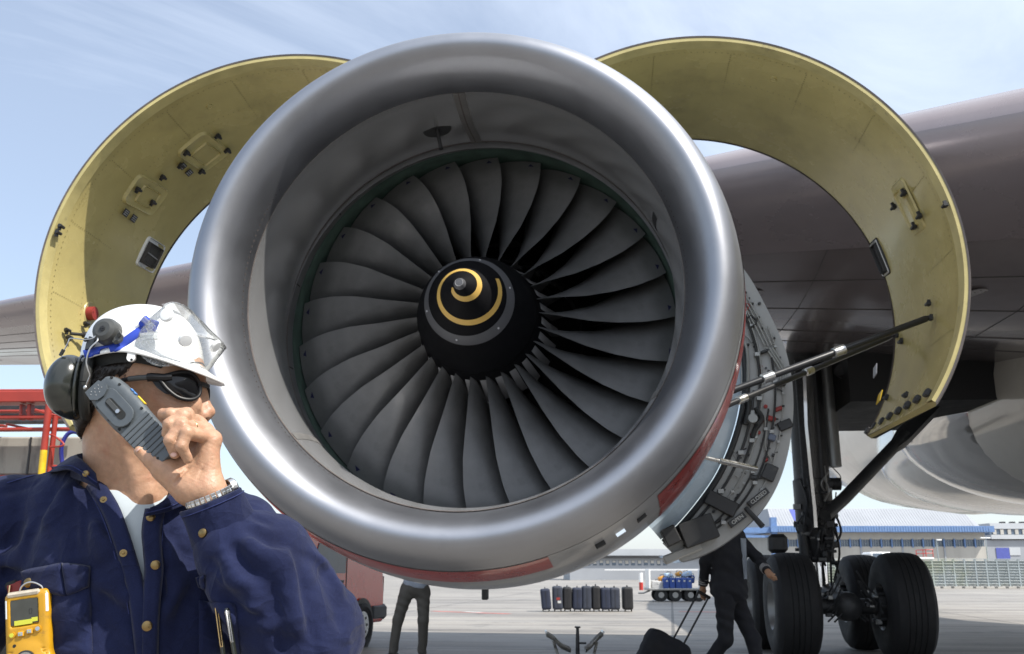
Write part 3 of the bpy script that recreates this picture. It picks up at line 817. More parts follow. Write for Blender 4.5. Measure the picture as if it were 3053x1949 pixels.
# --- cowl doors, swung open about the pylon hinge
CS = -0.12; CL = 1.40; CR = 1.61
def door_center(x, y):
    return on_plane(x, y, CS)
def make_door(cx, cy, a0, a1, side):
    cr, cu = door_center(cx, cy)
    fr = lambda r, u, s: E(cr + r, cu + u, s)
    prof_out = [(CS, CR + 0.012), (CS, CR + 0.03), (CS + 0.05, CR + 0.045), (CS + CL - 0.05, CR + 0.02), (CS + CL, CR + 0.0)]
    prof_in = [(CS + CL, CR - 0.03), (CS + CL - 0.01, CR - 0.036), (CS + CL * .5, CR - 0.012), (CS + 0.10, CR), (CS, CR + 0.012)]
    d = obj('cowl_door', MB().lathe(prof_in, fr, 110, R(a0), R(a1)), M['primer'], plane, sharp=30)
    tag(d, ('left' if side < 0 else 'right') and 'open cowl door with yellow primer inside')
    obj('outer_skin', MB().lathe(prof_out + [(CS + CL, CR - 0.03)], fr, 110, R(a0), R(a1)), M['cowl_grey'], d, sharp=30)
    obj('front_rim', MB().lathe([(CS - 0.004, CR + 0.026), (CS - 0.004, CR - 0.004), (CS + 0.085, CR - 0.010), (CS + 0.09, CR - 0.003)], fr, 110, R(a0), R(a1)), M['primer_rim'], d, sharp=30)
    obj('edge_seal', MB().lathe([(CS - 0.006, CR + 0.020), (CS - 0.009, CR + 0.032), (CS + 0.02, CR + 0.044)], fr, 110, R(a0), R(a1)), M['edge_dark'], d)
    obj('rear_seal', MB().lathe([(CS + CL + 0.002, CR - 0.044), (CS + CL + 0.006, CR - 0.03), (CS + CL + 0.004, CR + 0.006)], fr, 110, R(a0), R(a1)), M['edge_dark'], d)
    for a in (a0, a1):
        P = [fr((CR + q) * math.cos(R(a)), (CR + q) * math.sin(R(a)), s) for s, q in ((CS, .012), (CS + .1, 0), (CS + CL / 2, -.012), (CS + CL, -.03), (CS + CL, 0), (CS + .05, .045), (CS, .03))]
        obj('end_cap', MB().add(P, [tuple(range(7))]), M['primer_rim'], d, smooth=False)
    def hit(x, y):
        o = CAM; dv = ray(x * K, y * K); q = CAM - (F0 + er * cr + eu * cu)
        ar, au, br_, bu = q @ er, q @ eu, dv @ er, dv @ eu
        A = br_ ** 2 + bu ** 2; B = 2 * (ar * br_ + au * bu); Cc = ar * ar + au * au - (CR - .008) ** 2
        t = (-B + math.sqrt(max(0, B * B - 4 * A * Cc))) / (2 * A)
        p = CAM + dv * t; w = p - (F0 + er * cr + eu * cu); return math.atan2(w @ eu, w @ er), w @ ea
    def P(a, s, h):  # point on the inner face, h above it (towards the axis)
        r = CR - 0.012 * min(1, max(0, (s - CS) / 0.86)) - h; return np.array(fr(r * math.cos(a), r * math.sin(a), s))
    return d, hit, P
M['hw_black'] = M['box_black']
dl, hitL, PL = make_door(636, 640, 50, 219, -1)
dr, hitR, PR = make_door(1652, 616, -35, 137, 1)
def plate(Pf, a, s, w, l, rot, h0, h1, bev=0.25, n=7):
    # rounded raised plate on the door's inner face: w along arc, l along axis, rotated
    mb = MB(); pts = []
    rc = bev * min(w, l)
    for (sx, sy, st) in ((1, 1, 0), (-1, 1, 90), (-1, -1, 180), (1, -1, 270)):
        for k in range(5):
            t = R(st + 90 * k / 4); pts.append((sx * (w / 2 - rc) + rc * math.cos(t), sy * (l / 2 - rc) + rc * math.sin(t)))
    c, s_ = math.cos(rot), math.sin(rot)
    def ring(h, k): return [Pf(a + (c * x * k - s_ * y * k) / CR, s + s_ * x * k + c * y * k, h) for x, y in pts]
    r0, r1, r2 = ring(h0, 1.0), ring(h1, 0.93), ring(h1 * .6, 0.86)
    n_ = len(pts); mb.add(r0 + r1 + r2, [(i, (i + 1) % n_, n_ + (i + 1) % n_, n_ + i) for i in range(n_)]
                          + [(n_ + i, n_ + (i + 1) % n_, 2 * n_ + (i + 1) % n_, 2 * n_ + i) for i in range(n_)] + [tuple(range(2 * n_, 3 * n_))])
    return mb
def door_rivets(Pf, a0, a1, par):
    mb = MB()
    def dot(a, s):
        q = Pf(a, s, .0025); x = Pf(a + .004, s, .0025) - q; x /= np.linalg.norm(x)
        mb.add([q + .0048 * (math.cos(k * 1.0472) * x + math.sin(k * 1.0472) * ea) for k in range(6)], [tuple(range(6))])
    for s in (.14, .52, .96, 1.33):
        n_ = int((a1 - a0) / 1.5)
        for i in range(n_): dot(R(a0 + (a1 - a0) * (i + .5) / n_), CS + s)
    for i in range(1, 9):
        a = R(a0 + (a1 - a0) * i / 9)
        for k in range(44): dot(a, CS + .16 + k * .0265)
    tag(obj('rivets', mb, M['rivet_olive'], par, smooth=False, recalc=False), kind='stuff')
M['rivet_olive'] = pm('rivet_olive', (0.22, 0.18, 0.07), 0.5, metal=0.3)
door_rivets(PL, 50, 219, dl); door_rivets(PR, -35, 137, dr)
def latch(Pf, a, s, par, sz=0.04, rot=0.0):
    q = Pf(a, s, 0.03); x = Pf(a + .01, s, .03) - q; z = Pf(a, s, .06) - q
    B_ = basis(x, ea); c, s_ = math.cos(rot), math.sin(rot); B_ = B_ @ np.array([[c, -s_, 0], [s_, c, 0], [0, 0, 1]])
    mb = MB().box(q, (sz, sz * 1.3, 0.025), B_, bev=0.006).tube([q + B_ @ np.array([0, -sz * .9, .012]), q + B_ @ np.array([0, sz * .9, .012])], 0.011, n=8)
    mb.box(q + B_ @ np.array([sz * .7, 0, 0]), (sz * .6, sz * .5, 0.02), B_)
    return obj('latch', mb, M['hw_black'], par)
# left door fittings
for (x, y, w, l, lts) in ((478, 355, 0.30, 0.44, ((510, 312), (435, 352), (532, 345), (470, 395))), (340, 458, 0.26, 0.44, ((377, 410), (318, 440), (352, 470), (420, 382)))):
    a, s = hitL(x, y); rot = R(8)
    p = obj('access_panel', plate(PL, a, s, w, l, rot, 0.0, 0.022, 0.2), M['primer_rim'], dl)
    obj('panel_recess', plate(PL, a, s + 0.02, w * .6, l * .55, rot, 0.012, 0.03, 0.1), M['primer'], p)
    for (lx, ly) in lts:
        la, ls = hitL(lx, ly); latch(PL, la, ls, p, 0.034, rot)
for (x, y) in ((425, 385), (440, 400), (290, 497), (308, 510)):
    a, s = hitL(x, y); c = PL(a, s, 0.026)
    x_ = PL(a + .01, s, .026) - c
    pl = obj('warning_placard', MB().box(c, (0.055, 0.07, 0.004), basis(x_, ea)), M['box_black'], dl, smooth=False)
    for k in (-1, 0, 1): obj('placard_line', MB().box(c + basis(x_, ea) @ np.array([k * .015, 0, .003 * (1 if (PL(a, s, .05) - c) @ basis(x_, ea)[:, 2] > 0 else -1)]), (0.006, 0.05, 0.003), basis(x_, ea)), M['vane'], pl, smooth=False)
a, s = hitL(348, 597)
wf = obj('duct_window', plate(PL, a, s, 0.27, 0.30, R(4), 0.0, 0.03, 0.12), M['white_paint'], dl)
obj('window_grille', plate(PL, a, s, 0.19, 0.22, R(4), 0.014, 0.050, 0.05), pm('grille_mesh', (0.05, 0.045, 0.04), 0.6, bump=0.8, bs=90), wf)
c0 = PL(a, s, .036); obj('window_bar', MB().box(c0, (0.008, 0.2, 0.006), basis(PL(a + .01, s, .036) - c0, ea)), M['vane'], wf)
a, s = hitL(318, 690); obj('bracket_recess', plate(PL, a, s, 0.12, 0.16, R(3), 0.0, 0.012, 0.15), M['primer_rim'], dl)
a, s = hitL(212, 740); rf = obj('fitting_recess', plate(PL, a, s, 0.20, 0.2, 0, -0.0, 0.008, 0.45), M['primer_rim'], dl)
q = PL(a, s - .03, 0.0); nn = PL(a, s - .03, .1) - q
obj('red_fitting', MB().tube([q, q + nn * .55, q + nn * .56, q + nn * .3], [.052, .05, .03, .026], n=24), M['red_cap'], rf)
a, s = hitL(160, 785); q0 = PL(a, s, 0.02); a, s = hitL(232, 812); q1 = PL(a, s, 0.25)
obj('door_strut', MB().tube([q0, q0 + (q1 - q0) * .18, q0 + (q1 - q0) * .2, q1], [.012, .012, .024, .024], n=12), M['box_black'], dl)
for (x, y) in ((148, 778), (153, 795), (192, 762), (128, 545), (135, 530)):
    a, s = hitL(x, y); latch(PL, a, s, dl, 0.03)
a, s = hitL(492, 250); obj('rib_stop', plate(PL, a, s, 0.05, 0.05, 0, 0, 0.008, 0.5), M['primer'], dl)
# right door fittings
a, s = hitR(2140, 485); rp_ = obj('access_panel', plate(PR, a, s, 0.40, 0.22, R(-5), -0.0, 0.014, 0.12), M['primer_rim'], dr)
obj('panel_recess', plate(PR, a, s + .03, 0.30, 0.13, R(-5), 0.008, 0.03, 0.15), M['primer'], rp_)
for (x, y) in ((2135, 450), (2172, 505), (2112, 482), (2160, 530)):
    a, s = hitR(x, y); latch(PR, a, s, rp_, 0.035)
a, s = hitR(2072, 612); s -= .08
obj('window_recess', plate(PR, a, s - .04, 0.40, 0.30, R(-4), 0.0, 0.008, 0.06), M['primer_rim'], dr)
wf = obj('duct_window', plate(PR, a, s, 0.32, 0.19, R(-4), 0.002, 0.03, 0.1), M['box_black'], dr)
obj('window_frame', plate(PR, a, s, 0.29, 0.16, R(-4), 0.014, 0.034, 0.1), M['white_paint'], wf)
obj('window_grille', plate(PR, a, s, 0.25, 0.12, R(-4), 0.02, 0.050, 0.05), M['box_black'], wf)
for (x, y) in ((2232, 480), (2195, 715), (2200, 750), (2120, 790), (2130, 805), (2095, 940), (2140, 935)):
    a, s = hitR(x, y); latch(PR, a, s, dr, 0.03)
for (x, y) in ((2060, 872), (2105, 882), (2070, 935)):
    a, s = hitR(x, y); obj('data_placard', plate(PR, a, s, 0.10, 0.10, 0.2, 0.0, 0.006, 0.05), M['vane'] if y < 900 else M['yellow_paint'], dr)
for (x, y) in ((1818, 186), (1760, 337)):
    a, s = hitR(x, y); obj('rib_stop', plate(PR, a, s, 0.05, 0.05, 0, 0, 0.008, 0.5), M['primer'], dr)
for k in range(8):
    a, s = R(-32.2), CS + 0.15 + k * 0.2
    q = PR(a, s, 0.02); obj('edge_latch', MB().box(q, (0.05, 0.06, 0.03), basis(PR(a + .01, s, .02) - q, ea), bev=.006), M['hw_black'], dr)
# hold-open rods of the right door
def rod(name, p0, p1, rads, collars, mat):
    o = obj(name, MB().tube([p0, p0 + (p1 - p0) * .97, p1], [rads, rads, rads * .5], n=14), mat, plane)
    for c in collars:
        q = p0 + (p1 - p0) * c; d = (p1 - p0) / np.linalg.norm(p1 - p0)
        obj('rod_collar', MB().tube([q - d * .045, q - d * .04, q + d * .04, q + d * .045], [rads, rads * 1.45, rads * 1.45, rads], n=16), M['steel'], o)
    return o
M['rod'] = pm('rod_black', (0.014, 0.015, 0.018), 0.35, var=0.2)
a, s = hitR(2200, 746); rp1 = PR(a, s, 0.03)
a, s = hitR(2110, 791); rp2 = PR(a, s, 0.03)
rod('hold_open_rod', dat(1690, 930, 6.05), rp1, 0.0225, (0.22, 0.55), M['rod'])
rod('hold_open_rod', dat(1680, 965, 6.1), rp2, 0.0195, (0.13, 0.48), M['rod'])

# --- thrust reverser half, swung out behind the fan case
TS = 0.85
outer = [(1722, 596), (1765, 655), (1800, 718), (1830, 780), (1850, 832), (1862, 890), (1866, 950), (1862, 1012), (1850, 1078), (1828, 1140), (1795, 1195), (1750, 1242), (1692, 1285), (1640, 1310), (1605, 1320)]
inner = [(1560, 1275), (1605, 1232), (1652, 1175), (1692, 1115), (1725, 1040), (1746, 960), (1752, 880), (1742, 800), (1720, 730), (1690, 660)]
def T(x, y, s=TS): r, u = on_plane(x, y, TS); return np.array(E(r, u, s))
oc = [T(*p) for p in catmull([np.array(p) for p in outer], 5)]
ic = [T(*p) for p in catmull([np.array(p) for p in inner], 6)]
rev = obj('thrust_reverser_bulkhead', MB().prism(oc + ic, ea * 0.12), M['case_white'], plane, smooth=False)
mb = MB(); P = []
for s, k in ((0.0, 1.0), (0.05, 1.004), (0.6, 0.99), (1.4, 0.93)):
    for q in oc: c = np.array(E(0, 0, TS)); P.append(c + (q - c) * k + ea * (s + 0.012))
obj('reverser_skin', mb.grid(P, 4, len(oc)), M['cowl_grey'], rev)
obj('seal_tube', MB().tube([p - ea * 0.01 for p in ic], 0.022, n=10), M['rod'], rev)
obj('duct_liner', MB().grid([np.array(E(0, 0, TS)) + (q - np.array(E(0, 0, TS))) * k - ea * s for s, k in ((-.01, .985), (.06, .93), (.03, .86), (-.1, .78)) for q in ic], 4, len(ic)), M['case_blue'], rev)
def tpipe(pts, r, mat, name='pipe', lift=0.03):
    return obj(name, MB().tube([p - ea * lift for p in catmull([T(*q) for q in pts], 6)], r, n=8), mat, rev)
M['pipe_grey'] = pm('pipe_grey', (0.30, 0.30, 0.29), 0.4, metal=0.5)
for dx in (0, 9, 18):
    tpipe([(1733 + dx, 690 + dx * .2), (1775 + dx, 770), (1797 + dx * .9, 815)], 0.007, M['pipe_grey'])
    tpipe([(1800 + dx * .8, 820), (1828 + dx * .7, 862), (1835 + dx * .6, 880), (1832 + dx * .6, 908)], 0.007, M['pipe_grey'])
tpipe([(1735, 790), (1752, 815), (1757, 850), (1757, 900)], 0.012, M['pipe_grey'])
tpipe([(1757, 905), (1756, 930), (1760, 960), (1752, 1000)], 0.02, M['box_black'])
tpipe([(1775, 960), (1790, 985), (1775, 1010), (1768, 1030)], 0.018, M['box_black'])
tpipe([(1797, 980), (1800, 1020), (1798, 1050), (1812, 1085)], 0.006, M['pipe_grey'])
tpipe([(1738, 740), (1752, 752), (1765, 745), (1778, 760), (1760, 775)], 0.008, M['box_black'])
tpipe([(1742, 715), (1760, 720), (1750, 738)], 0.007, M['red_cap'])
def tbox(x, y, w, h, dep, rot, mat, name, lift=None, bev=.006):
    c = T(x, y) - ea * (dep / 2 + .003); cc, ss = math.cos(R(rot)), math.sin(R(rot))
    X = er * cc + eu * ss
    B_ = np.column_stack([X, -er * ss + eu * cc, np.cross(X, -er * ss + eu * cc)])
    return obj(name, MB().box(c, (w, h, dep), B_, bev=bev), mat, rev), c - ea * dep / 2, B_
for (x, y) in ((1758, 862), (1788, 862), (1788, 873), (1784, 1017), (1768, 1022), (1776, 1028), (1800, 956), (1792, 990)):
    obj('red_plug', MB().disc(T(x, y), -ea, 0.014, 0.012, 14), M['red_cap'], rev)
tbox(1830, 962, 0.06, 0.03, 0.02, 20, M['red_cap'], 'red_valve'); tbox(1812, 985, 0.065, 0.035, 0.03, -15, M['red_cap'], 'red_valve')
tbox(1845, 1000, 0.10, 0.065, 0.03, 22, M['box_black'], 'control_box')
tbox(1814, 1030, 0.05, 0.045, 0.04, -20, pm('blue_valve', (0.10, 0.12, 0.17), 0.5), 'blue_valve')
tbox(1742, 1067, 0.10, 0.045, 0.008, 25, M['vane'], 'data_plate'); tbox(1742, 1061, 0.09, 0.012, 0.012, 25, M['box_black'], 'data_plate_header')
tbox(1808, 1112, 0.09, 0.11, 0.05, -25, M['gear_dark'], 'terminal_block'); tbox(1780, 1122, 0.10, 0.03, 0.03, 5, M['gear_dark'], 'bracket')
tbox(1800, 1082, 0.03, 0.025, 0.03, 30, M['red_cap'], 'red_clip')
tbox(1695, 1185, 0.22, 0.10, 0.06, -28, M['box_black'], 'control_box')
tbox(1640, 1250, 0.24, 0.17, 0.12, 20, M['box_black'], 'gearbox'); tbox(1575, 1262, 0.10, 0.12, 0.14, 25, M['box_black'], 'pump_body')
tbox(1797, 828, 0.06, 0.02, 0.04, 20, M['gear_dark'], 'pipe_clamp'); tbox(1836, 906, 0.06, 0.02, 0.04, 0, M['gear_dark'], 'pipe_clamp')
for (x, y) in ((1752, 690), (1768, 716), (1783, 748), (1790, 775), (1758, 812), (1768, 745)):
    tbox(x, y, 0.02, 0.02, 0.03, 30, M['box_black'], 'clip')
va, c_, B_ = tbox(1765, 985, 0.04, 0.04, 0.07, 10, M['pipe_grey'], 'valve_body'); obj('valve_wheel', MB().tube([T(1765, 990) - ea * .09, T(1765, 990) - ea * .12], [0.036, 0.032], n=20), M['pipe_grey'], rev)
h0, h1 = T(1752, 1195) - ea * .03, T(1788, 1240) - ea * .10
obj('latch_handle', MB().tube([h0, h1], [0.016, 0.02], n=10), M['gear_dark'], rev)
M['text_white'] = pm('placard_white', (0.5, 0.5, 0.48), 0.6, var=0.1)
for (x, y, txt, rot, w) in ((1732, 1223, 'OPEN', 35, 0.125), (1781, 1171, 'CLOSED', 37, 0.165)):
    o_, c_, B_ = tbox(x, y, w, 0.045, 0.055, rot, M['box_black'], 'placard', bev=0)
    nz = -ea; X = B_[:, 0]; Yv = np.cross(nz, X)
    M4 = Matrix(((X[0], Yv[0], nz[0], c_[0] + nz[0] * .002), (X[1], Yv[1], nz[1], c_[1] + nz[1] * .002), (X[2], Yv[2], nz[2], c_[2] + nz[2] * .002), (0, 0, 0, 1)))
    text_mesh(txt, 0.036, M4, 'placard_text', M['text_white'], o_)
hwr = np.random.RandomState(3)
def arcpipe(m_, t0, t1, r, mat, lift):
    pts = []
    for t_ in np.linspace(t0, t1, 9):
        a_ = o2[int(t_ * (len(o2) - 1))]; b_ = i2[int(t_ * (len(i2) - 1))]; pts.append(tuple(a_ * m_ + b_ * (1 - m_)))
    o_ = tpipe(pts, r, mat, 'harness', lift)
    for q_ in pts[1::2]: tbox(q_[0], q_[1], r * 4, r * 3, lift + r, 0, M['pipe_grey'], 'harness_clamp', bev=.001)
i2 = catmull([np.array(q_, float) for q_ in inner[::-1]], 8); o2 = catmull([np.array(q_, float) for q_ in outer], 8)
arcpipe(.30, .08, .62, .009, M['box_black'], .03); arcpipe(.36, .10, .80, .006, M['pipe_grey'], .025); arcpipe(.62, .30, .88, .008, M['box_black'], .03)
arcpipe(.78, .20, .74, .005, M['pipe_grey'], .02); arcpipe(.50, .45, .95, .007, M['dark_steel'], .03); arcpipe(.18, .40, .92, .010, M['dark_steel'], .03)
inn = catmull([np.array(q_, float) for q_ in inner[::-1]], 8); out_ = catmull([np.array(q_, float) for q_ in outer], 8)
for k in range(90):
    t_ = hwr.uniform(.06, .97); a_ = out_[int(t_ * (len(out_) - 1))]; b_ = inn[int(t_ * (len(inn) - 1))]; m_ = hwr.uniform(.12, .88)
    x, y = a_ * m_ + b_ * (1 - m_)
    if min(math.hypot(x - 1781, y - 1171), math.hypot(x - 1732, y - 1223)) < 42: continue
    kind = k % 5
    if kind == 0: obj('bolt_head', MB().disc(T(x, y), -ea, hwr.uniform(.005, .009), .008, 8), M['dark_steel'], rev)
    elif kind == 1: tbox(x, y, hwr.uniform(.012, .03), hwr.uniform(.008, .018), hwr.uniform(.015, .03), hwr.uniform(0, 90), M['box_black'], 'clip', bev=.002)
    elif kind == 2: obj('bolt_head', MB().disc(T(x, y), -ea, hwr.uniform(.006, .012), .012, 10), M['pipe_grey'], rev)
    elif kind == 3:
        d_ = hwr.uniform(-1, 1, 2) * 26; tpipe([(x, y), (x + d_[0] * .5 + 4, y + d_[1] * .5), (x + d_[0], y + d_[1])], hwr.uniform(.003, .006), M['box_black'] if k % 2 else M['pipe_grey'], 'wire', .02)
    else: tbox(x, y, hwr.uniform(.015, .028), hwr.uniform(.004, .007), .012, hwr.uniform(0, 90), M['pipe_grey'], 'bracket', bev=.001)
# lower actuator between case and reverser
obj('actuator_rod', MB().tube([dat(1655, 1075, 6.35), dat(1690, 1083, 6.4), dat(1692, 1083, 6.4), dat(1778, 1102, 6.55)], [0.012, 0.012, 0.02, 0.02], n=12), M['steel'], plane)
keel = MB(); keel.box(T(1605, 1300) + ea * 0.0, (0.28, 0.06, 0.1), np.column_stack([er * .93 + eu * .37, -er * .37 + eu * .93, ea]), bev=.01)
obj('keel_beam', keel, M['case_white'], rev)

# --- wing (right side of the aircraft), slat, pylon
S0, Z0 = 4.0, 5.10
Wb = np.array([F0[0], F0[1], 0.0])
SW, DI = math.tan(R(32)), math.tan(R(5))
def le(y): return Wb + ou * y + al * (S0 + y * SW) + UP * (Z0 + y * DI)
def chord(y): return float(np.interp(y, [-7, 0, 20.5], [11.2, 7.3, 2.4]))
def foil(c):  # upper / lower thickness over chord fraction
    return 0.075 * (2.97 * math.sqrt(c) - 1.26 * c - 3.52 * c * c + 2.84 * c ** 3 - 1.03 * c ** 4) * 0.95
CF = [0.0, .0015, .005, .012, .025, .05, .08, .12, .2, .3, .42, .55, .7, .85, 1.0]
def section(y, cs, ups=True):
    L, ch = le(y), chord(y); out = []
    tk_ = float(np.interp(y, [-7, 0, 20], [1.25, 1.0, .9]))
    for c in cs: out.append(L + al * (c * ch) + UP * (foil(c) * ch * tk_ * .9 - c * ch * 0.035))
    lo_ = []
    for c in cs[::-1]:
        cam_ = 0.018 * math.sin(math.pi * max(0, c - .4) / .6) if c > .4 else 0
        lo_.append(L + al * (c * ch) - UP * (foil(c) * ch * tk_ - cam_ * ch + c * ch * 0.035))
    return out + lo_
ys = [-7.0, -5, -3, -1.5, 0, 2, 5, 9, 14, 20.5]
cs_main = [c for c in CF if c >= .12]; cs_slat = [c for c in CF if c <= .12]
mb = MB(); k = 2 * len(cs_main); P = [p for y in ys for p in section(y, cs_main)]
mb.grid(P, len(ys), k); mb.f += [tuple(range(k)), tuple(range((len(ys) - 1) * k, len(ys) * k))]; mb.m += [0, 0]
for i in range(len(ys) - 1): mb.f.append((i * k, (i + 1) * k, (i + 1) * k + k - 1, i * k + k - 1)); mb.m.append(0)
wing = obj('wing', mb, M['wing'], plane, sharp=40)
mb = MB(); k = 2 * len(cs_slat); P = []
for y in ys:
    sec = section(y, cs_slat); c_ = sum(sec) / len(sec)
    P += [p - UP * .012 - al * .004 for p in sec]
mb.grid(P, len(ys), k)
for i in range(len(ys) - 1): mb.f.append((i * k + len(cs_slat) - 1, (i + 1) * k + len(cs_slat) - 1, (i + 1) * k + len(cs_slat), i * k + len(cs_slat))); mb.m.append(0)
slat = obj('slat', mb, M['slat'], plane, sharp=40)
# lower-surface hit for small panels
wbv = BVHTree.FromPolygons([Vector(v) for v in section(-7, cs_main)[:0]] or [wing.data.vertices[i].co for i in range(len(wing.data.vertices))], [tuple(p.vertices) for p in wing.data.polygons])
def wing_hit(x, y):
    h = wbv.ray_cast(Vector(CAM), Vector(ray(x * K, y * K))); return h
def wing_patch(name, poly, mat, lift=0.012):
    P = []
    for (x, y) in poly:
        h = wing_hit(x, y)
        if h[0] is None: return
        P.append(np.array(h[0]) + np.array(h[1]) * (lift if h[1].z < 0 else -lift))
    c = sum(P) / len(P); n_ = np.cross(P[1] - P[0], P[2] - P[0]); n_ /= np.linalg.norm(n_); n_ = n_ * (1 if n_[2] > 0 else -1)
    return obj(name, MB().prism(P, n_ * .02), mat, wing, smooth=False)
M['wing_panel'] = pm('wing_panel', (0.20, 0.18, 0.18), 0.3, metal=0.3, var=0.1)
M['seam'] = pm('panel_seam', (0.06, 0.055, 0.05), 0.6)
wing_patch('access_panel', [(2328, 410), (2380, 402), (2384, 440), (2376, 450), (2352, 452), (2336, 446)], M['wing_panel'])
wing_patch('access_panel', [(2352, 455), (2374, 452), (2380, 485), (2366, 492), (2358, 488)], M['wing_panel'])
wing_patch('access_panel', [(1712, 500), (1748, 492), (1756, 530), (1742, 540), (1728, 535)], M['wing_panel'])
for (x0_, y0_, x1_, y1_) in ((1650, 520, 2150, 440), (1700, 620, 1760, 700), (2200, 520, 2408, 500)):
    wing_patch('panel_seam', [(x0_, y0_), (x1_, y1_), (x1_, y1_ + 2), (x0_, y0_ + 2)], M['seam'], 0.008)
def low_pt(y, c, off=.003):
    sec = section(y, [c]); return sec[1] - UP * off
for c in (.2, .3, .42, .55, .7):
    obj('panel_seam', MB().tube([low_pt(y, c, .001) for y in ys[:-1]], .0055, n=4), M['seam'], wing)
for y in ys[1:-1]:
    obj('panel_seam', MB().tube([low_pt(y, c, .001) for c in CF if .12 <= c <= .85], .005, n=4), M['seam'], wing)
for y in (-5, -3, -1.5, 2, 5):
    for c in (.25, .36, .485):
        q = (low_pt(y + .5, c - .05, .0) + low_pt(y + .5, c + .05, .0)) / 2 - UP * .006; obj('access_hatch', MB().lathe([(0, .0), (0, .16), (.006, .165)], lambda r_, u_, s_, q=q: q + er * r_ * .7 + al * u_ * 1.3 + UP * s_, 20), M['wing_panel'], wing)
pyl = MB()
A = [E(q, u, s) for s, u0, u1 in ((0.7, 1.35, 1.75), (2.5, 1.0, 2.05)) for u in (u0, u1) for q in (-.22, .22)]
B2 = [np.array(le(0)) + al * 3.4 + UP * z + er * q for z in (-1.0, 0.0) for q in (-.22, .22)]
pyl.add(A + B2, [(0, 1, 3, 2), (0, 4, 5, 1), (2, 3, 7, 6), (0, 2, 6, 4), (1, 5, 7, 3), (4, 8, 9, 5), (6, 7, 11, 10), (4, 6, 10, 8), (5, 9, 11, 7), (8, 10, 11, 9)])
obj('pylon', pyl, M['cowl_grey'], plane)

# --- fuselage and belly fairing
FC = Wb + er * 9.37
def fz(r, u, s, zc=5.05): return FC + er * r + al * s + UP * (zc + u)
fp = [(-24, 0.2), (-23, 1.2), (-21, 2.0), (-18, 2.6), (-14, 2.82), (18, 2.82), (24, 2.6), (30, 2.0), (36, 1.1), (40, 0.4)]
obj('fuselage', MB().lathe(smooth_prof(fp, 4), lambda r, u, s: fz(r, u + max(0, (s - 16)) * 0.09, s), 64), M['fus'], plane)
fr_ = MB(); P = []
nu_, nv_ = 40, 48
for i in range(nu_):
    t = -1 + 2 * i / (nu_ - 1); s = 9.5 + t * 9.5; k = max(0.02, (1 - abs(t) ** 2.6)) ** 0.5
    for j in range(nv_):
        a = 2 * math.pi * j / (nv_ - 1); c, s_ = math.cos(a), math.sin(a)
        c = math.copysign(abs(c) ** .85, c); s_ = math.copysign(abs(s_) ** .85, s_)
        P.append(fz(3.3 * k * c, 1.55 * k * s_ - 1.45, s))
fr_.grid(P, nu_, nv_); fair = obj('belly_fairing', fr_, M['fus'], plane)
obj('polished_fairing', MB().ball(np.array([9.15, 15.6, 3.55]), (2.8, 3.0, 1.45), 64, np.column_stack([er, al, UP])), M['fairing'], plane)
for s in (5.2, 6.2):
    q = fz(-1.9, -2.95, s); obj('belly_antenna', MB().prism([q, q + al * .3, q + al * .38 - UP * .42, q + al * .2 - UP * .45], er * .03), M['fus'], plane, smooth=False)

# --- main landing gear
GD = 12.7
gx = lambda px, py, d: CAM + ray(px, py) * d
fa = gx(2524, 1803, GD); fa[2] = 0.69
def G(r, u, s): return np.array([fa[0], fa[1], 0]) + er * r + al * s + UP * u
strut_r = -0.12
gear = obj('landing_gear', MB().tube([G(strut_r, 1.25, 1.0), G(strut_r, 1.6, 1.0), G(strut_r, 1.62, 1.0), G(strut_r + .0, 2.4, 1.0), G(strut_r, 2.42, 1.0), G(strut_r, 4.6, 1.0)],
                                  [.22, .25, .26, .27, .25, .25], n=24), M['gear_dark'], plane)
TR = 0.685
tprof = [(-.27, .30), (-.275, .36), (-.285, .44), (-.285, .54), (-.262, .61), (-.215, .662), (-.15, .682), (-.113, .686), (-.108, .678), (-.10, .678), (-.095, .687), (-.043, .690), (-.038, .681), (-.030, .681), (-.025, .690)]
tprof = tprof + [(-s, r) for s, r in tprof[::-1]]
tprof = [(s, r * TR / .69) for s, r in tprof]
for i, (r, s) in enumerate(((-.70, 0), (.70, 0), (-.70, 2.0), (.70, 2.0))):
    ctr = G(r, TR, s)
    fr2 = lambda x, y, z, ctr=ctr: ctr + al * x + UP * y + er * z
    ty = obj('tyre', MB().lathe(tprof, fr2, 56), M['dark_rubber'], gear, sharp=28)
    rim = [(-.17, 0.06), (-.175, .10), (-.12, .13), (-.10, .22), (-.17, .265), (-.25, .29), (-.27, .305)]
    obj('rim', MB().lathe([(-.20, 0)] + [(-.20, .05)] + rim, fr2, 40), M['pipe_grey'], gear)
    obj('rim', MB().lathe([(-s_, r_) for s_, r_ in rim], fr2, 40), M['pipe_grey'], gear)
    for k in range(10):
        a = 2 * math.pi * k / 10
        for sd in (-1, 1):
            obj('wheel_bolt', MB().disc(fr2(.2 * math.cos(a), .2 * math.sin(a), sd * .105), er * sd, .016, .03, 8), M['gear_dark'], gear)
    bk = MB().lathe([(.12 * (1 if r < 0 else -1), .20), (.33 * (1 if r < 0 else -1), .21), (.34 * (1 if r < 0 else -1), .12)], fr2, 24)
    for k in range(8):
        a = 2 * math.pi * k / 8; q = fr2(.22 * math.cos(a), .22 * math.sin(a), .22 * (1 if r < 0 else -1))
        bk.tube([q - er * .1, q + er * .1], .025, n=6)
    obj('brake_pack', bk, M['gear_dark'], gear)
obj('axle', MB().tube([G(-.8, TR, 0), G(.8, TR, 0)], .10, n=16), M['gear_dark'], gear)
obj('axle', MB().tube([G(-.8, TR, 2.0), G(.8, TR, 2.0)], .10, n=16), M['gear_dark'], gear)
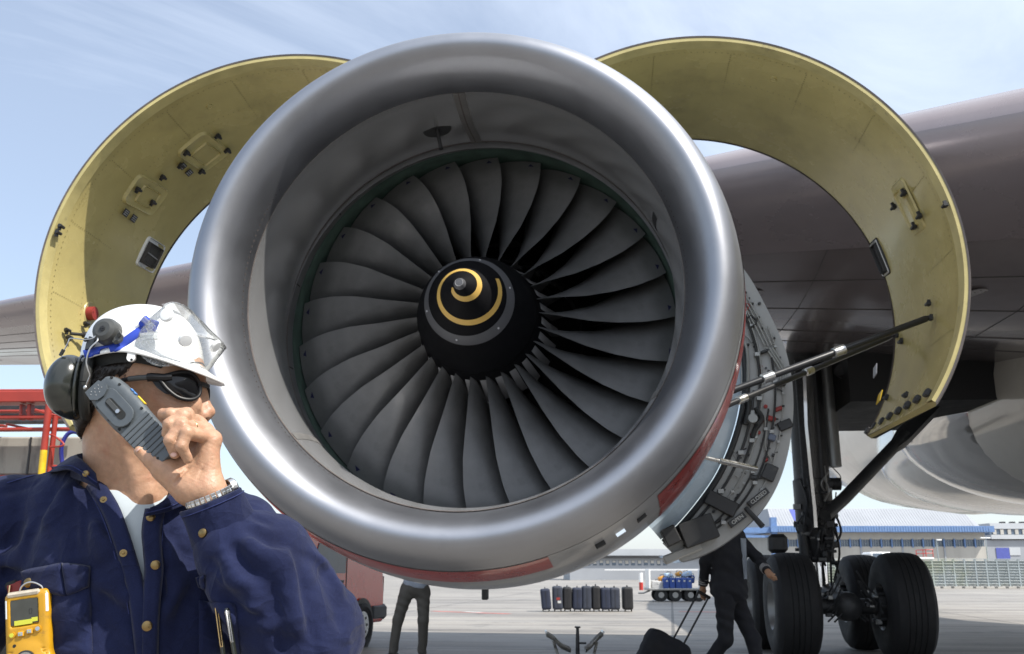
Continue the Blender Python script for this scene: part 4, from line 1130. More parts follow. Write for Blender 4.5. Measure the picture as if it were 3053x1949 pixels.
obj('bogie_beam', MB().tube([G(0, TR, -.16), G(0, TR, -.12), G(0, TR, 0), G(0, TR + .02, .4), G(0, TR + .08, 1.0), G(0, TR + .02, 1.6), G(0, TR, 2.1)], [.12, .18, .19, .16, .21, .16, .17], n=18), M['gear_dark'], gear)
obj('piston', MB().tube([G(strut_r, .75, 1.0), G(strut_r, 1.26, 1.0)], .13, n=24), M['chrome'], gear)
obj('pitch_trimmer', MB().tube([G(strut_r - .22, .95, .7), G(strut_r - .22, 1.28, .75)], .045, n=14), M['chrome'], gear)
obj('pitch_trimmer_body', MB().tube([G(strut_r - .22, 1.27, .75), G(strut_r - .22, 1.75, .82)], .075, n=14), M['gear_dark'], gear)
obj('torque_link', MB().prism([G(strut_r - .09, 1.35, 1.28), G(strut_r + .09, 1.35, 1.28), G(strut_r + .04, 1.05, 1.55), G(strut_r - .04, 1.05, 1.55)], al * .06).prism([G(strut_r - .09, .78, 1.28), G(strut_r + .09, .78, 1.28), G(strut_r + .04, 1.04, 1.55), G(strut_r - .04, 1.04, 1.55)], al * .06), M['gear_dark'], gear, smooth=False)
for k, (r0, s0, h0_, h1_) in enumerate(((.12, .8, .9, 2.0), (.17, .85, 1.0, 2.1), (.26, .9, 1.1, 1.95), (-.2, .8, 1.5, 2.4), (-.05, .76, 1.3, 2.5), (.05, .76, 1.2, 2.3))):
    pts = [G(strut_r + r0, h0_, s0), G(strut_r + r0 + .10 * math.sin(k * 2.1), (h0_ * 2 + h1_) / 3, s0 - .08), G(strut_r + r0 + .06, (h0_ + 2 * h1_) / 3, s0 - .05), G(strut_r + r0, h1_, s0)]
    obj('hydraulic_hose', MB().tube(catmull(pts, 6), .016, n=7), M['box_black'], gear)
for k in range(8):
    obj('manifold', MB().box(G(strut_r + (.14 if k % 2 else -.16) + rng.uniform(-.05, .05), 1.35 + k * .14, .80), (rng.uniform(.08, .17), .1, rng.uniform(.05, .12)), np.column_stack([er, al, UP]), bev=.01), M['gear_dark'] if k % 3 else M['dark_steel'], gear)
obj('clamp_ring', MB().tube([G(strut_r, 1.93, 1.0), G(strut_r, 2.02, 1.0)], .25, n=24), M['dark_steel'], gear)
obj('clamp_ring', MB().tube([G(strut_r, 1.55, 1.0), G(strut_r, 1.60, 1.0)], .255, n=24), M['dark_steel'], gear)
obj('hinge_lug', MB().tube([G(strut_r + .05, 2.35, 1.0), G(strut_r + .4, 2.35, 1.0)], .09, n=12), M['gear_dark'], gear)
obj('taxi_lamp', MB().box(G(strut_r - .62, 1.5, .55), (.26, .2, .26), np.column_stack([er, al, UP]), bev=.05), M['box_black'], gear)
obj('side_stay', MB().tube([dat(1940, 1212, 12.9), dat(1985, 1172, 13.2), dat(2130, 1020, 13.6)], .085, n=16), M['gear_dark'], gear)
obj('side_stay_upper', MB().tube([dat(2100, 1052, 13.5), dat(2118, 1033, 13.6), dat(2240, 905, 14.0)], [.09, .14, .15], n=4), M['gear_dark'], gear, smooth=False)
obj('lock_link', MB().tube([dat(2105, 965, 13.8), dat(2165, 1000, 13.9)], .05, n=8), M['gear_dark'], gear)
obj('drag_brace', MB().tube([dat(1975, 870, 13.6), dat(2080, 930, 14.2), dat(2210, 960, 14.4)], [.10, .09, .09], n=8), M['gear_dark'], gear)
gr_ = np.random.RandomState(11)
for k in range(46):
    z_ = gr_.uniform(1.22, 2.35); r_ = gr_.uniform(-.30, .30); q_ = G(strut_r + r_, z_, 1.0 - math.sqrt(max(.02, .30 ** 2 - r_ * r_)) - .02)
    mt_ = (M['gear_dark'], M['dark_steel'], M['pipe_grey'], M['gear_dark'])[k % 4]
    if k % 3 == 0: obj('fitting', MB().tube([q_ - er * gr_.uniform(.02, .07), q_ + er * gr_.uniform(.02, .07)], gr_.uniform(.012, .035), n=8), mt_, gear)
    elif k % 3 == 1: obj('bracket', MB().box(q_, (gr_.uniform(.03, .12), .05, gr_.uniform(.02, .08)), np.column_stack([er, al, UP]), bev=.006), mt_, gear)
    else: obj('brake_line', MB().tube(catmull([q_, q_ + UP * .15 + er * gr_.uniform(-.1, .1) - al * .04, q_ + UP * .32 + er * gr_.uniform(-.06, .06)], 5), gr_.uniform(.007, .014), n=6), mt_, gear)
for k in range(40):
    sd_ = -1 if k % 2 else 1; a_ = gr_.uniform(0, 6.28); rr_2 = gr_.uniform(.10, .30); q_ = G(sd_ * gr_.uniform(.18, .42), TR + rr_2 * math.sin(a_), -.12 + rr_2 * .4 * math.cos(a_))
    obj('brake_fitting', MB().box(q_, (gr_.uniform(.03, .09), gr_.uniform(.04, .1), gr_.uniform(.03, .08)), np.column_stack([er, al, UP]), bev=.008) if k % 3 else MB().tube(catmull([q_, q_ + er * -sd_ * .1 + UP * .1, q_ + er * -sd_ * .2 + UP * .28], 5), .012, n=6), (M['gear_dark'], M['dark_steel'], M['pipe_grey'])[k % 3], gear)
obj('bogie_cap', MB().tube([G(0, TR, -.22), G(0, TR, -.20), G(0, TR, -.185), G(0, TR, -.16)], [.05, .11, .13, .16], n=24), M['gear_dark'], gear)
# upper leg fairing panels and the leg door beside the strut
leg = MB().box(G(strut_r - .02, 3.2, .79), (.30, .05, 1.9), np.column_stack([er, al, UP]), bev=.01)
obj('leg_panel', leg, M['dark_steel'], gear)
obj('retract_cylinder', MB().tube([G(strut_r + .34, 2.6, 1.05), G(strut_r + .34, 4.4, 1.1)], .11, n=16), M['pipe_grey'], gear)
dd0 = [dat(1888, 880, 12.6), dat(1892, 1000, 12.6), dat(1903, 1110, 12.6), dat(1912, 1195, 12.6), dat(1915, 1240, 12.6)]
dd1 = [dat(1912, 872, 14.2), dat(1912, 1000, 14.2), dat(1920, 1100, 14.2), dat(1922, 1180, 14.2), dat(1918, 1236, 14.2)]
mb = MB(); mb.grid(dd0 + dd1, 2, 5); mb.grid([p + er * .04 for p in dd0 + dd1], 2, 5)
for A_, B_ in ((dd0, 0), (dd1, 5)):
    pass
mb.f += [(i, i + 1, 10 + i + 1, 10 + i) for i in range(4)] + [(5 + i, 5 + i + 1, 15 + i + 1, 15 + i) for i in range(4)] + [(0, 10, 15, 5), (4, 9, 19, 14)]; mb.m += [0] * 10
obj('gear_door', mb, M['fairing'], gear)
# wheel well: solid dark block in place of the shaded opening between wing and fairing
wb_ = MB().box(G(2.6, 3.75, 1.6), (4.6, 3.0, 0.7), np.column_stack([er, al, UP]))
obj('wheel_bay_shade', wb_, M['dark_int'], plane, smooth=False)
# ------------------------------------------------------------------ people helper (signed-distance bodies)
def skin_mat():
    m = pm('skin', (0.45, 0.262, 0.165), 0.46, var=0.13, vs=75, sss=0.10, bump=0.0, col2=(0.40, 0.18, 0.108), c2t=(0.50, 0.78), c2s=26, rvar=0.08)
    n, l = m.node_tree.nodes, m.node_tree.links; b = n['Principled BSDF']; t = n.new('ShaderNodeTexCoord')
    v = n.new('ShaderNodeTexVoronoi'); v.inputs['Scale'].default_value = 620; l.new(t.outputs['Object'], v.inputs['Vector'])
    z = n.new('ShaderNodeTexNoise'); z.inputs['Scale'].default_value = 160; z.inputs['Detail'].default_value = 5; l.new(t.outputs['Object'], z.inputs['Vector'])
    b1 = n.new('ShaderNodeBump'); b1.inputs['Strength'].default_value = .35; b1.inputs['Distance'].default_value = .0007; l.new(v.outputs['Distance'], b1.inputs['Height'])
    b2 = n.new('ShaderNodeBump'); b2.inputs['Strength'].default_value = .4; b2.inputs['Distance'].default_value = .0016; l.new(z.outputs[0], b2.inputs['Height'])
    l.new(b1.outputs[0], b2.inputs['Normal']); l.new(b2.outputs[0], b.inputs['Normal'])
    return m
M['skin'] = skin_mat()
M['hair'] = pm('hair_dark', (0.016, 0.012, 0.010), 0.45, var=0.4, vs=200, bump=0.5, bs=300, bdist=0.002)
M['shoe'] = pm('black_leather', (0.012, 0.012, 0.012), 0.3, var=0.2)
def hand_sdf(P, w, d, side, r=1.0):
    d = d / np.linalg.norm(d); x = np.cross(d, side); x /= np.linalg.norm(x)
    D = sd_cap(P, w, w + d * .075, .030 * r, .034 * r)
    for k, (o, L) in enumerate(((-.028, .062), (-.010, .072), (.010, .068), (.027, .052))):
        a = w + d * .085 + x * o; b = a + d * L * .55 + side * .006; c = b + d * L * .35 + side * .028
        D = smin(D, sd_cap(P, a, b, .0105, .0095), .008); D = smin(D, sd_cap(P, b, c, .0095, .008), .006)
    a = w + d * .03 - x * .022; b = a + d * .045 - x * .028 + side * .012
    D = smin(D, sd_cap(P, a, b, .013, .011), .012); return smin(D, sd_cap(P, b, b + d * .028, .011, .009), .006)
def figure(root, J, topm, trom, extra_top=0.0, coat=False, h=0.010):
    J = {k: np.asarray(v, float) for k, v in J.items()}
    fw = J['face'] / np.linalg.norm(J['face']); rt = np.cross(fw, UP)
    Mh = np.column_stack([fw, rt, UP])
    allp = np.array([v for k, v in J.items() if k != 'face']); lo, hi = allp.min(0) - .22, allp.max(0) + .22; lo[2] = max(lo[2], -.01)
    mid = (J['pel'] + J['chest']) / 2
    def torso(P, g):
        D = sd_ell(P, J['chest'], (.115 + g, .18 + g, .20 + g), Mh)
        D = smin(D, sd_ell(P, mid, (.105 + g, .155 + g, .20 + g), Mh), .08)
        D = smin(D, sd_ell(P, J['pel'], (.115 + g, .165 + g, .15 + g), Mh), .08)
        return smin(D, sd_cap(P, J['shL'], J['shR'], .055 + g, .055 + g), .08)
    def arms(P, D, g):
        for s in 'LR':
            D = smin(D, sd_cap(P, J['sh' + s], J['el' + s], .052 + g, .042 + g), .05); D = smin(D, sd_cap(P, J['el' + s], J['wr' + s], .041 + g, .030 + g), .03)
        return D
    def legs(P, D, g):
        for s in 'LR':
            q = smin(sd_cap(P, J['hip' + s], J['kn' + s], .085 + g, .058 + g), sd_cap(P, J['kn' + s], J['an' + s], .056 + g, .040 + g * 1.6), .03)
            D = np.minimum(D, q) if D is not None else q
        return D
    def body(P):
        D = sd_ell(P, J['head'], (.098, .075, .118), Mh)
        D = smin(D, sd_ell(P, J['head'] + fw * .03 - UP * .07, (.055, .05, .06), Mh), .03)
        D = smin(D, sd_cap(P, J['head'] + fw * .098 + UP * .005, J['head'] + fw * .118 - UP * .025, .010, .016), .015)
        D = smin(D, sd_ell(P, J['head'] + rt * .078, (.02, .01, .032), Mh), .006); D = smin(D, sd_ell(P, J['head'] - rt * .078, (.02, .01, .032), Mh), .006)
        D = smin(D, sd_cap(P, J['head'] - UP * .09, (J['shL'] + J['shR']) / 2, .052, .06), .03)
        D = smin(D, torso(P, -.03), .05); D = arms(P, D, -.010)
        for s in 'LR':
            d = J['wr' + s] - J['el' + s]; d = d / np.linalg.norm(d); sd = fw - d * (fw @ d); sd /= np.linalg.norm(sd) + 1e-9
            D = smin(D, hand_sdf(P, J['wr' + s], d, sd), .01)
        q = legs(P, None, -.022); D = smin(D, q, .05)
        return D
    b, _, _ = sdf_obj('body', body, lo, hi, .008, M['skin'], root)
    def top(P):
        D = arms(P, torso(P, .012 + extra_top), .012)
        if coat:
            D = smin(D, sd_cap(P, J['pel'] + UP * .05, J['pel'] - UP * .17, .16, .19), .06)
            D = smax(D, -(P[..., 2] - (J['pel'][2] - .20)), .01)
        else: D = smax(D, -(P[..., 2] - (J['pel'][2] - .02)), .01)
        for s in 'LR':
            d = J['wr' + s] - J['el' + s]; d = d / np.linalg.norm(d); D = smax(D, ((P - J['wr' + s]) @ d.astype(np.float32)), .006)
        nk = (J['shL'] + J['shR']) / 2 + UP * .045
        D = smax(D, P[..., 2] - np.float32(nk[2] + .03), .01)
        n = np.sin(P[..., 2] * 46 + P[..., 0] * 31) * np.sin(P[..., 1] * 37 + P[..., 2] * 12)
        return D + .005 * n.astype(np.float32)
    sdf_obj('coat' if coat else 'shirt', top, lo, hi, h, topm, root)
    def tro(P):
        D = sd_ell(P, J['pel'], (.125, .172, .15), Mh); D = smin(D, legs(P, None, .012), .06)
        D = smax(D, P[..., 2] - np.float32(J['pel'][2] + .07), .01)
        n = np.sin(P[..., 2] * 30 + P[..., 0] * 25 + 4 * np.sin(P[..., 2] * 9)) * np.sin(P[..., 1] * 33)
        D = D + .006 * n.astype(np.float32)
        return smax(D, -(P[..., 2] - np.float32(min(J['anL'][2], J['anR'][2]) - .045)), .008)
    sdf_obj('trousers', tro, lo, hi, h, trom, root)
    for s in 'LR':
        a, t = J['an' + s], J['toe' + s]; d = t - a; d[2] = 0; d /= np.linalg.norm(d)
        hl = a - d * .06; hl[2] = t[2] + .01
        f = lambda P: smax(smin(smin(sd_cap(P, a - UP * .02, a - UP * .05, .042, .045), sd_cap(P, hl + UP * .02, t + UP * .005, .036, .034), .03), sd_cap(P, hl, t, .03, .035), .02), -(P[..., 2] - np.float32(t[2] - .03)), .004)
        sdf_obj('shoe', f, np.minimum(a, t) - .13, np.maximum(a, t) + .13, .007, M['shoe'], root)
    def hair(P):
        D = sd_ell(P, J['head'] + UP * .018 - fw * .012, (.102, .083, .118), Mh)
        return smax(D, ((P - (J['head'] + fw * .03 + UP * .02)) @ (fw * .8 - UP * .6).astype(np.float32)), .01)
    sdf_obj('hair', hair, J['head'] - .17, J['head'] + .17, .007, M['hair'], root)
    return Mh

# man in grey trousers behind the nacelle
M['cloth_grey'] = pm('trouser_grey', (0.085, 0.08, 0.07), 0.85, var=0.15, vs=14, bump=0.3, bs=200)
M['cloth_shirt'] = pm('shirt_blue_grey', (0.30, 0.34, 0.40), 0.85, var=0.1, vs=10, bump=0.3, bs=200)
AY = 13.45; pA = lambda px, py, dy=0.0: at(px, py, AY + dy)
gA = pA(1232, 1948)
root = empty('person', (gA[0], AY, 0), 'man in dark grey trousers and pale shirt standing beneath the engine', 'person')
pel = np.array([gA[0] + .005, AY, .93])
J = dict(face=(-.45, -1, 0), pel=pel, chest=pel + (0, 0, .36), head=pel + (-.02, -.03, .72), shL=pel + (.20, -.04, .50), shR=pel + (-.20, .04, .50),
         elL=pel + (.30, -.14, .42), elR=pel + (-.30, -.06, .42), wrL=pel + (.22, -.30, .60), wrR=pel + (-.26, -.24, .60),
         hipL=pel + (.11, 0, -.06), hipR=pel + (-.11, 0, -.06), knL=(pA(1263, 1850)[0], AY - .04, .50), knR=(pA(1187, 1850)[0], AY - .02, .50),
         anL=(pA(1258, 1940)[0], AY + .03, .10), anR=(pA(1172, 1940)[0], AY, .10), toeL=(pA(1258, 1940)[0] + .02, AY - .17, .035), toeR=(pA(1172, 1940)[0] - .10, AY - .14, .035))
figure(root, J, M['cloth_shirt'], M['cloth_grey'])

# uniformed man walking with a trolley case
M['cloth_navy'] = pm('uniform_navy', (0.010, 0.011, 0.016), 0.85, var=0.2, vs=14, bump=0.3, bs=220)
BY = 9.7; pB = lambda px, py, dy=0.0: at(px, py, BY + dy)
gB = pB(2175, 1800)
root = empty('person', (gB[0], BY, 0), 'uniformed man in a dark coat walking past the wheels pulling a trolley case', 'person')
pel = np.array([gB[0], BY, .96]); fwB = np.array([.75, -.55, 0]); fwB /= np.linalg.norm(fwB); rtB = np.array([fwB[1], -fwB[0], 0])
wr_r = pB(2096, 1745, .10); wr_l = pB(2288, 1703, -.25)
J = dict(face=fwB, pel=pel, chest=pel + fwB * .02 + (0, 0, .38), head=pel + fwB * .07 + (0, 0, .76), shL=pel - rtB * .2 + (0, 0, .52), shR=pel + rtB * .2 + (0, 0, .52),
         elL=(pel - rtB * .25 + (0, 0, .52) + wr_l) / 2 + (.06, .02, -.05), elR=(pel + rtB * .25 + (0, 0, .52) + wr_r) / 2 + (-.03, .02, -.01), wrL=wr_l, wrR=wr_r,
         hipL=pel - rtB * .1 + (0, 0, -.06), hipR=pel + rtB * .1 + (0, 0, -.06),
         knL=pel + fwB * .18 - rtB * .09 + (0, 0, -.46), knR=pel - fwB * .02 + rtB * .09 + (0, 0, -.46),
         anL=pel + fwB * .24 - rtB * .08 + (0, 0, -.86), anR=pel - fwB * .34 + rtB * .08 + (0, 0, -.82),
         toeL=pel + fwB * .42 - rtB * .08 + (0, 0, -.925), toeR=pel - fwB * .18 + rtB * .08 + (0, 0, -.925))
figure(root, J, M['cloth_navy'], M['cloth_navy'], extra_top=.025, coat=True)
q = J['chest'] + fwB * .15
obj('shirt_front', MB().prism([q + rtB * .05 + UP * .1, q - rtB * .05 + UP * .1, q - rtB * .02 - UP * .28, q + rtB * .02 - UP * .28], fwB * .015), M['cloth_shirt'], root, smooth=False)
for wv, ev in ((J['wrR'], J['elR']), (J['wrL'], J['elL'])):
    d = (wv - ev) / np.linalg.norm(wv - ev)
    for k in (0.04, 0.062, 0.084): obj('cuff_stripe', MB().tube([wv - d * k, wv - d * (k - .011)], .0475 + k * .02, n=16), M['vane'], root)
# trolley case
f32_ = np.float32
TY0 = 9.75
tcl = at(2000, 1800, TY0); tc_e = empty('trolley_case', (tcl[0], TY0, 0), 'black wheeled cabin case with a yellow tag, tilted on its handle', 'suitcase')
ax_u = np.array(pB(2098, 1772, .08)) - np.array([at(2038, 1905, TY0)[0], TY0, at(2038, 1905, TY0)[2]]); ax_u /= np.linalg.norm(ax_u)
topc = np.array(at(2003, 1897, TY0)); bw = np.array([1.0, .15, 0]); bw = bw - ax_u * (bw @ ax_u); bw /= np.linalg.norm(bw); bd = np.cross(bw, ax_u)
Bc = np.column_stack([bw, bd, ax_u]); Lc = topc[2] / ax_u[2] - .10
f = lambda P: sd_box(P, topc - ax_u * Lc / 2, (.225, .13, Lc / 2), .085, Bc) + f32_(.006) * (np.sin(P[..., 0] * 40 + P[..., 2] * 25) * np.sin(P[..., 2] * 33)).astype(f32_)
c0 = topc - ax_u * Lc / 2
sdf_obj('case_body', f, c0 - .45, c0 + .45, .012, M['cloth_navy'], tc_e)
for k in (-.055, .055):
    a = topc + bw * (k + .06) + bd * .06; b = np.array(pB(2098, 1772, .08)) + bw * k
    obj('handle_tube', MB().tube([a - ax_u * .02, b], .010, n=8), M['box_black'], tc_e)
b = np.array(pB(2098, 1772, .08)); obj('grip', MB().tube([b - bw * .07, b + bw * .07], .016, n=10), M['box_black'], tc_e)
q = topc - ax_u * .09 + bw * .06 - bd * .135; obj('luggage_tag', MB().box(q, (.07, .006, .13), Bc @ np.array([[.8, 0, .6], [0, 1, 0], [-.6, 0, .8]]), bev=.002), M['yellow_paint'], tc_e)
for k in (-.15, .15):
    q = topc - ax_u * (Lc + .02) + bw * k; q[2] = .05; obj('caster', MB().tube([q - bw * .02, q + bw * .02], .05, n=14), M['dark_rubber'], tc_e)

# ------------------------------------------------------------------ row of dark suitcases
M['case_navy'] = pm('suitcase_fabric', (0.016, 0.022, 0.045), 0.7, var=0.25, vs=8, bump=0.3, bs=80)
M['case_black'] = pm('suitcase_black', (0.012, 0.012, 0.014), 0.6, var=0.25, vs=8)
M['case_slate'] = pm('suitcase_slate', (0.028, 0.034, 0.052), 0.65, var=0.25, vs=8)
SY = 29.0
def suitcase(x, w, h, lab, tilt, tagc=None, m_s=None):
    m_s = m_s or M['case_navy']
    e = empty('suitcase', (x, SY, 0), lab, 'suitcase', 'dark suitcases lined up on the apron')
    Mt = np.array([[math.cos(tilt), 0, math.sin(tilt)], [0, 1, 0], [-math.sin(tilt), 0, math.cos(tilt)]])
    c = np.array([x, SY, h / 2 + .05])
    sh = lambda P: sd_box(P, c, (w / 2, .26, h / 2), .06, Mt)
    sdf_obj('shell', sh, c - (w / 2 + .08, .32, h / 2 + .08), c + (w / 2 + .08, .32, h / 2 + .08), .02, m_s, e)
    t = c + Mt @ np.array([0, 0, h / 2])
    obj('handle', MB().tube(catmull([t + (0, -.09, -.01), t + (0, -.08, .035), t + (0, .08, .035), t + (0, .09, -.01)], 4), .012, n=6), M['box_black'], e)
    obj('zip_band', MB().box(c + Mt @ np.array([0, -.262, 0]), (.012, .006, h * .8), Mt), M['box_black'], e, smooth=False)
    for k in (-1, 1): obj('caster', MB().tube([(x + k * w * .32 - .015, SY - .16, .035), (x + k * w * .32 + .015, SY - .16, .035)], .035, n=10), M['dark_rubber'], e)
    if tagc: 
        for k, m_ in enumerate(tagc): obj('sticker', MB().box(c + Mt @ np.array([.01 + k * .03, -.264, -.02 - .09 * k]), (.10, .004, .07), Mt), m_, e, smooth=False)
sx = [(1459, 27, 60), (1529, 26, 64), (1587, 28, 66), (1646, 26, 66), (1702, 26, 66), (1758, 26, 65), (1814, 25, 65), (1869, 30, 65), (1947, 30, 62)]
SC = FPX / SY * 1.0
for i, (z8, w, h) in enumerate(sx):
    px = z8 / 2.0067 + 900; X = at(px, 1780, SY)[0]
    lab = 'plain dark navy suitcase standing upright in the row on the apron'; tl = rng.uniform(-.03, .03); st = None
    if i == 0: lab = 'dark suitcase leaning outward at the engine end of the row'; tl = -.09
    if i == 1: lab = 'dark suitcase with red and white stickers in the row'; st = (M['red_cap'], M['text_white'])
    if i == 8: lab = 'dark suitcase standing apart at the cart end of the row'
    suitcase(X, w / SC * (1.0 + .12 * math.sin(i * 2.3)), h / SC * (.97 + .05 * math.sin(i * 1.7)), lab, tl, st, M[('case_navy', 'case_black', 'case_slate')[(i * 2) % 3]])

# ------------------------------------------------------------------ baggage cart
CY = 38.4; CSc = FPX / CY
cxm = at(2008, 1760, CY)[0]
cart = empty('baggage_cart', (cxm, CY, 0), 'open white baggage cart loaded with blue bags near the terminal', 'cart')
zf = at(2008, 1756, CY)[2]
xl, xr = at(1930, 1756, CY)[0], at(2095, 1756, CY)[0]
obj('deck', MB().box((cxm, CY, zf), (xr - xl, 1.2, .08), bev=.02), M['pipe_grey'], cart)
for X in (xl + .03, xr - .03):
    pa = obj('end_panel', MB().box((X, CY, zf + .38), (.05, 1.15, .70), bev=.015), M['white_paint'], cart)
obj('rail', MB().tube([(xl, CY - .58, zf + .72), (xl, CY - .58, zf + .04)], .025, n=8), M['white_paint'], cart)
for X in (xl + .45, xl + .98 if xl + .98 < cxm else cxm, xr - .55, xr - .25):
    for yy in (-.45, .45):
        w = obj('wheel', MB().tube([(X, CY + yy - .06, .24), (X, CY + yy + .06, .24)], .24, n=20), M['dark_rubber'], cart)
        obj('hub', MB().tube([(X, CY + yy - .075, .24), (X, CY + yy + .075, .24)], .11, n=14), M['pipe_grey'], w)
obj('tow_bar', MB().tube([(xl + .1, CY, zf - .05), (xl - .15, CY, .3), (xl - .35, CY, .3)], .03, n=8), M['pipe_grey'], cart)
M['bag_blue'] = pm('bag_blue', (0.02, 0.06, 0.25), 0.6, var=0.2, vs=8)
M['bag_grey'] = pm('bag_grey', (0.42, 0.42, 0.42), 0.7, var=0.15, vs=8)
M['bag_orange'] = pm('bag_orange', (0.55, 0.26, 0.04), 0.7, var=0.15)
M['bag_sky'] = pm('bag_pale_blue', (0.35, 0.47, 0.62), 0.6, var=0.15)
def bag(px, py, w, h, m_, lab, grp, dy=-.3, tilt=0.0, name='travel_bag'):
    c = at(px, py, CY + dy); Mt = np.array([[math.cos(tilt), 0, math.sin(tilt)], [0, 1, 0], [-math.sin(tilt), 0, math.cos(tilt)]])
    e = empty(name, (c[0], c[1], c[2] - h / 2), lab, 'bag', grp)
    sdf_obj('bag_body', lambda P: sd_box(P, c, (w / 2, .24, h / 2), .05, Mt), c - (w * .75 + .1, .34, h * .75 + .1), c + (w * .75 + .1, .34, h * .75 + .1), .025, m_, e)
    t = c + Mt @ np.array([0, -.1, h / 2]); obj('handle', MB().tube(catmull([t + (-.08, 0, -.01), t + (-.06, 0, .05), t + (.06, 0, .05), t + (.08, 0, -.01)], 4), .012, n=6), M['box_black'], e)
    obj('name_tag', MB().box(c + np.array([.02, -.245, h * .22]), (.07, .006, .06)), M['text_white'], e, smooth=False)
for i, px in enumerate((1984, 2002, 2020, 2036, 2052)):
    bag(px, 1739, .22, .42, M['bag_blue'], 'upright deep blue bag standing on the baggage cart deck', 'blue bags on the baggage cart', -.32)
bag(1958, 1744, .46, .32, M['bag_grey'], 'pale grey soft bag at the end of the baggage cart', None, -.2, .1)
bag(1975, 1725, .30, .20, M['bag_orange'], 'orange bag wedged between grey and blue bags on the cart', None, .05, -.3)
bag(1992, 1716, .30, .18, M['bag_sky'], 'pale blue bag lying over the upright blue bags', None, -.1, .15)
bag(2024, 1711, .24, .16, M['bag_orange'], 'small orange bag on top of the cart load', None, .1, -.4)
bag(2046, 1712, .40, .18, M['bag_sky'], 'pale blue roll bag lying slanted on the cart load', None, -.05, -.35)
bag(2060, 1726, .22, .3, M['bag_blue'], 'blue bag leaning at the white end panel of the cart', None, .2, .1)

# marker post near the cart
mp_ = at(1910, 1700, 60.0); mk = empty('marker_post', (mp_[0], 60, 0), 'small red and white marker post by the terminal', 'post')
obj('post', MB().tube([(mp_[0], 60, 0), (mp_[0], 60, .45)], .12, n=10), M['red_paint'], mk)
obj('post_top', MB().tube([(mp_[0], 60, .451), (mp_[0], 60, 1.0)], .12, n=10), M['white_paint'], mk)

# ------------------------------------------------------------------ red van
vg = ground_at(1073, 1931)
vb = R(17); va_ = np.array([math.sin(vb), math.cos(vb), 0]); vr = np.array([math.cos(vb), -math.sin(vb), 0])
van = empty('van', tuple(vg - vr * .75), 'red van with dark grey bumper parked beside the engine', 'van')
def V(l, r, z): return vg + va_ * l + vr * r + UP * z
def vprism(sect, r0, r1): return MB().prism([V(l, r0, z) for l, z in sect], vr * (r1 - r0))
M['van_red'] = pm('van_red', (0.62, 0.03, 0.018), 0.22, var=0.05, coat=0.8, vs=2)
M['bumper'] = pm('bumper_grey', (0.06, 0.065, 0.07), 0.6, var=0.15)
body_s = [(-2.75, .32), (-2.85, .75), (-2.7, .95), (-2.35, 1.05), (-1.9, 1.62), (-1.6, 1.70), (.45, 1.70), (.72, 1.55), (.80, 1.02), (.84, .78), (.84, .34)]
vbody = obj('body', vprism(body_s, -1.50, 0.0), M['van_red'], van, smooth=False)
bv = vbody.modifiers.new('bevel', 'BEVEL'); bv.width = .05; bv.segments = 3; bv.limit_method = 'ANGLE'
for l in (0.0, -2.15):
    for r in (.02, -1.52):
        s = 1 if r > -.5 else -1
        frw = lambda x, y, z, l=l, r=r: V(l + x, r - s * .1 + z, .33 + y)
        arch = obj('wheel_arch', MB().lathe([(s * .105, .0), (s * .105, .40)], frw, 30), M['box_black'], van)
        ty = obj('wheel', MB().lathe([(s * .02, .20), (s * .13, .21), (s * .15, .27), (s * .13, .325), (-s * .08, .33), (-s * .1, .2)], frw, 36), M['dark_rubber'], van)
        obj('hubcap', MB().lathe([(s * .128, 0), (s * .14, .05), (s * .118, .10), (s * .13, .17), (s * .12, .205)], frw, 30), M['white_paint'], ty)
        for k in range(7):
            a = 2 * math.pi * k / 7; obj('hub_hole', MB().disc(frw(.13 * math.cos(a), .13 * math.sin(a), s * .122), vr * s, .022, .006, 10), M['box_black'], ty)
obj('rear_bumper', MB().box(V(.80, -.75, .50), (.22, 1.58, .24), np.column_stack([va_, vr, UP]), bev=.05), M['bumper'], van)
obj('side_bumper', MB().box(V(.60, .012, .50), (.46, .06, .20), np.column_stack([va_, vr, UP]), bev=.02), M['bumper'], van)
obj('side_window', vprism([(-1.65, 1.10), (-.6, 1.10), (-.6, 1.52), (-1.45, 1.52)], .002, .012), M['far_glass'], van, smooth=False)
obj('door_seam', vprism([(-.56, .38), (-.545, .38), (-.545, 1.6), (-.56, 1.6)], .001, .006), M['box_black'], van, smooth=False)
obj('door_seam', vprism([(-1.84, .38), (-1.825, .38), (-1.825, 1.6), (-1.84, 1.6)], .001, .006), M['box_black'], van, smooth=False)
obj('door_handle', MB().box(V(-.8, .025, .98), (.22, .03, .045), np.column_stack([va_, vr, UP]), bev=.01), M['box_black'], van)
obj('rub_strip', MB().box(V(-1.15, .012, .62), (1.2, .03, .06), np.column_stack([va_, vr, UP]), bev=.008), M['box_black'], van)
for r in (-.1, -1.40): obj('tail_lamp', MB().box(V(.845, r, .92), (.03, .16, .26), np.column_stack([va_, vr, UP]), bev=.01), M['red_cap'], van)
obj('rear_window', MB().prism([V(.735, -.2, 1.5), V(.735, -1.3, 1.5), V(.80, -1.35, 1.1), V(.80, -.15, 1.1)], va_ * .012), M['far_glass'], van, smooth=False)

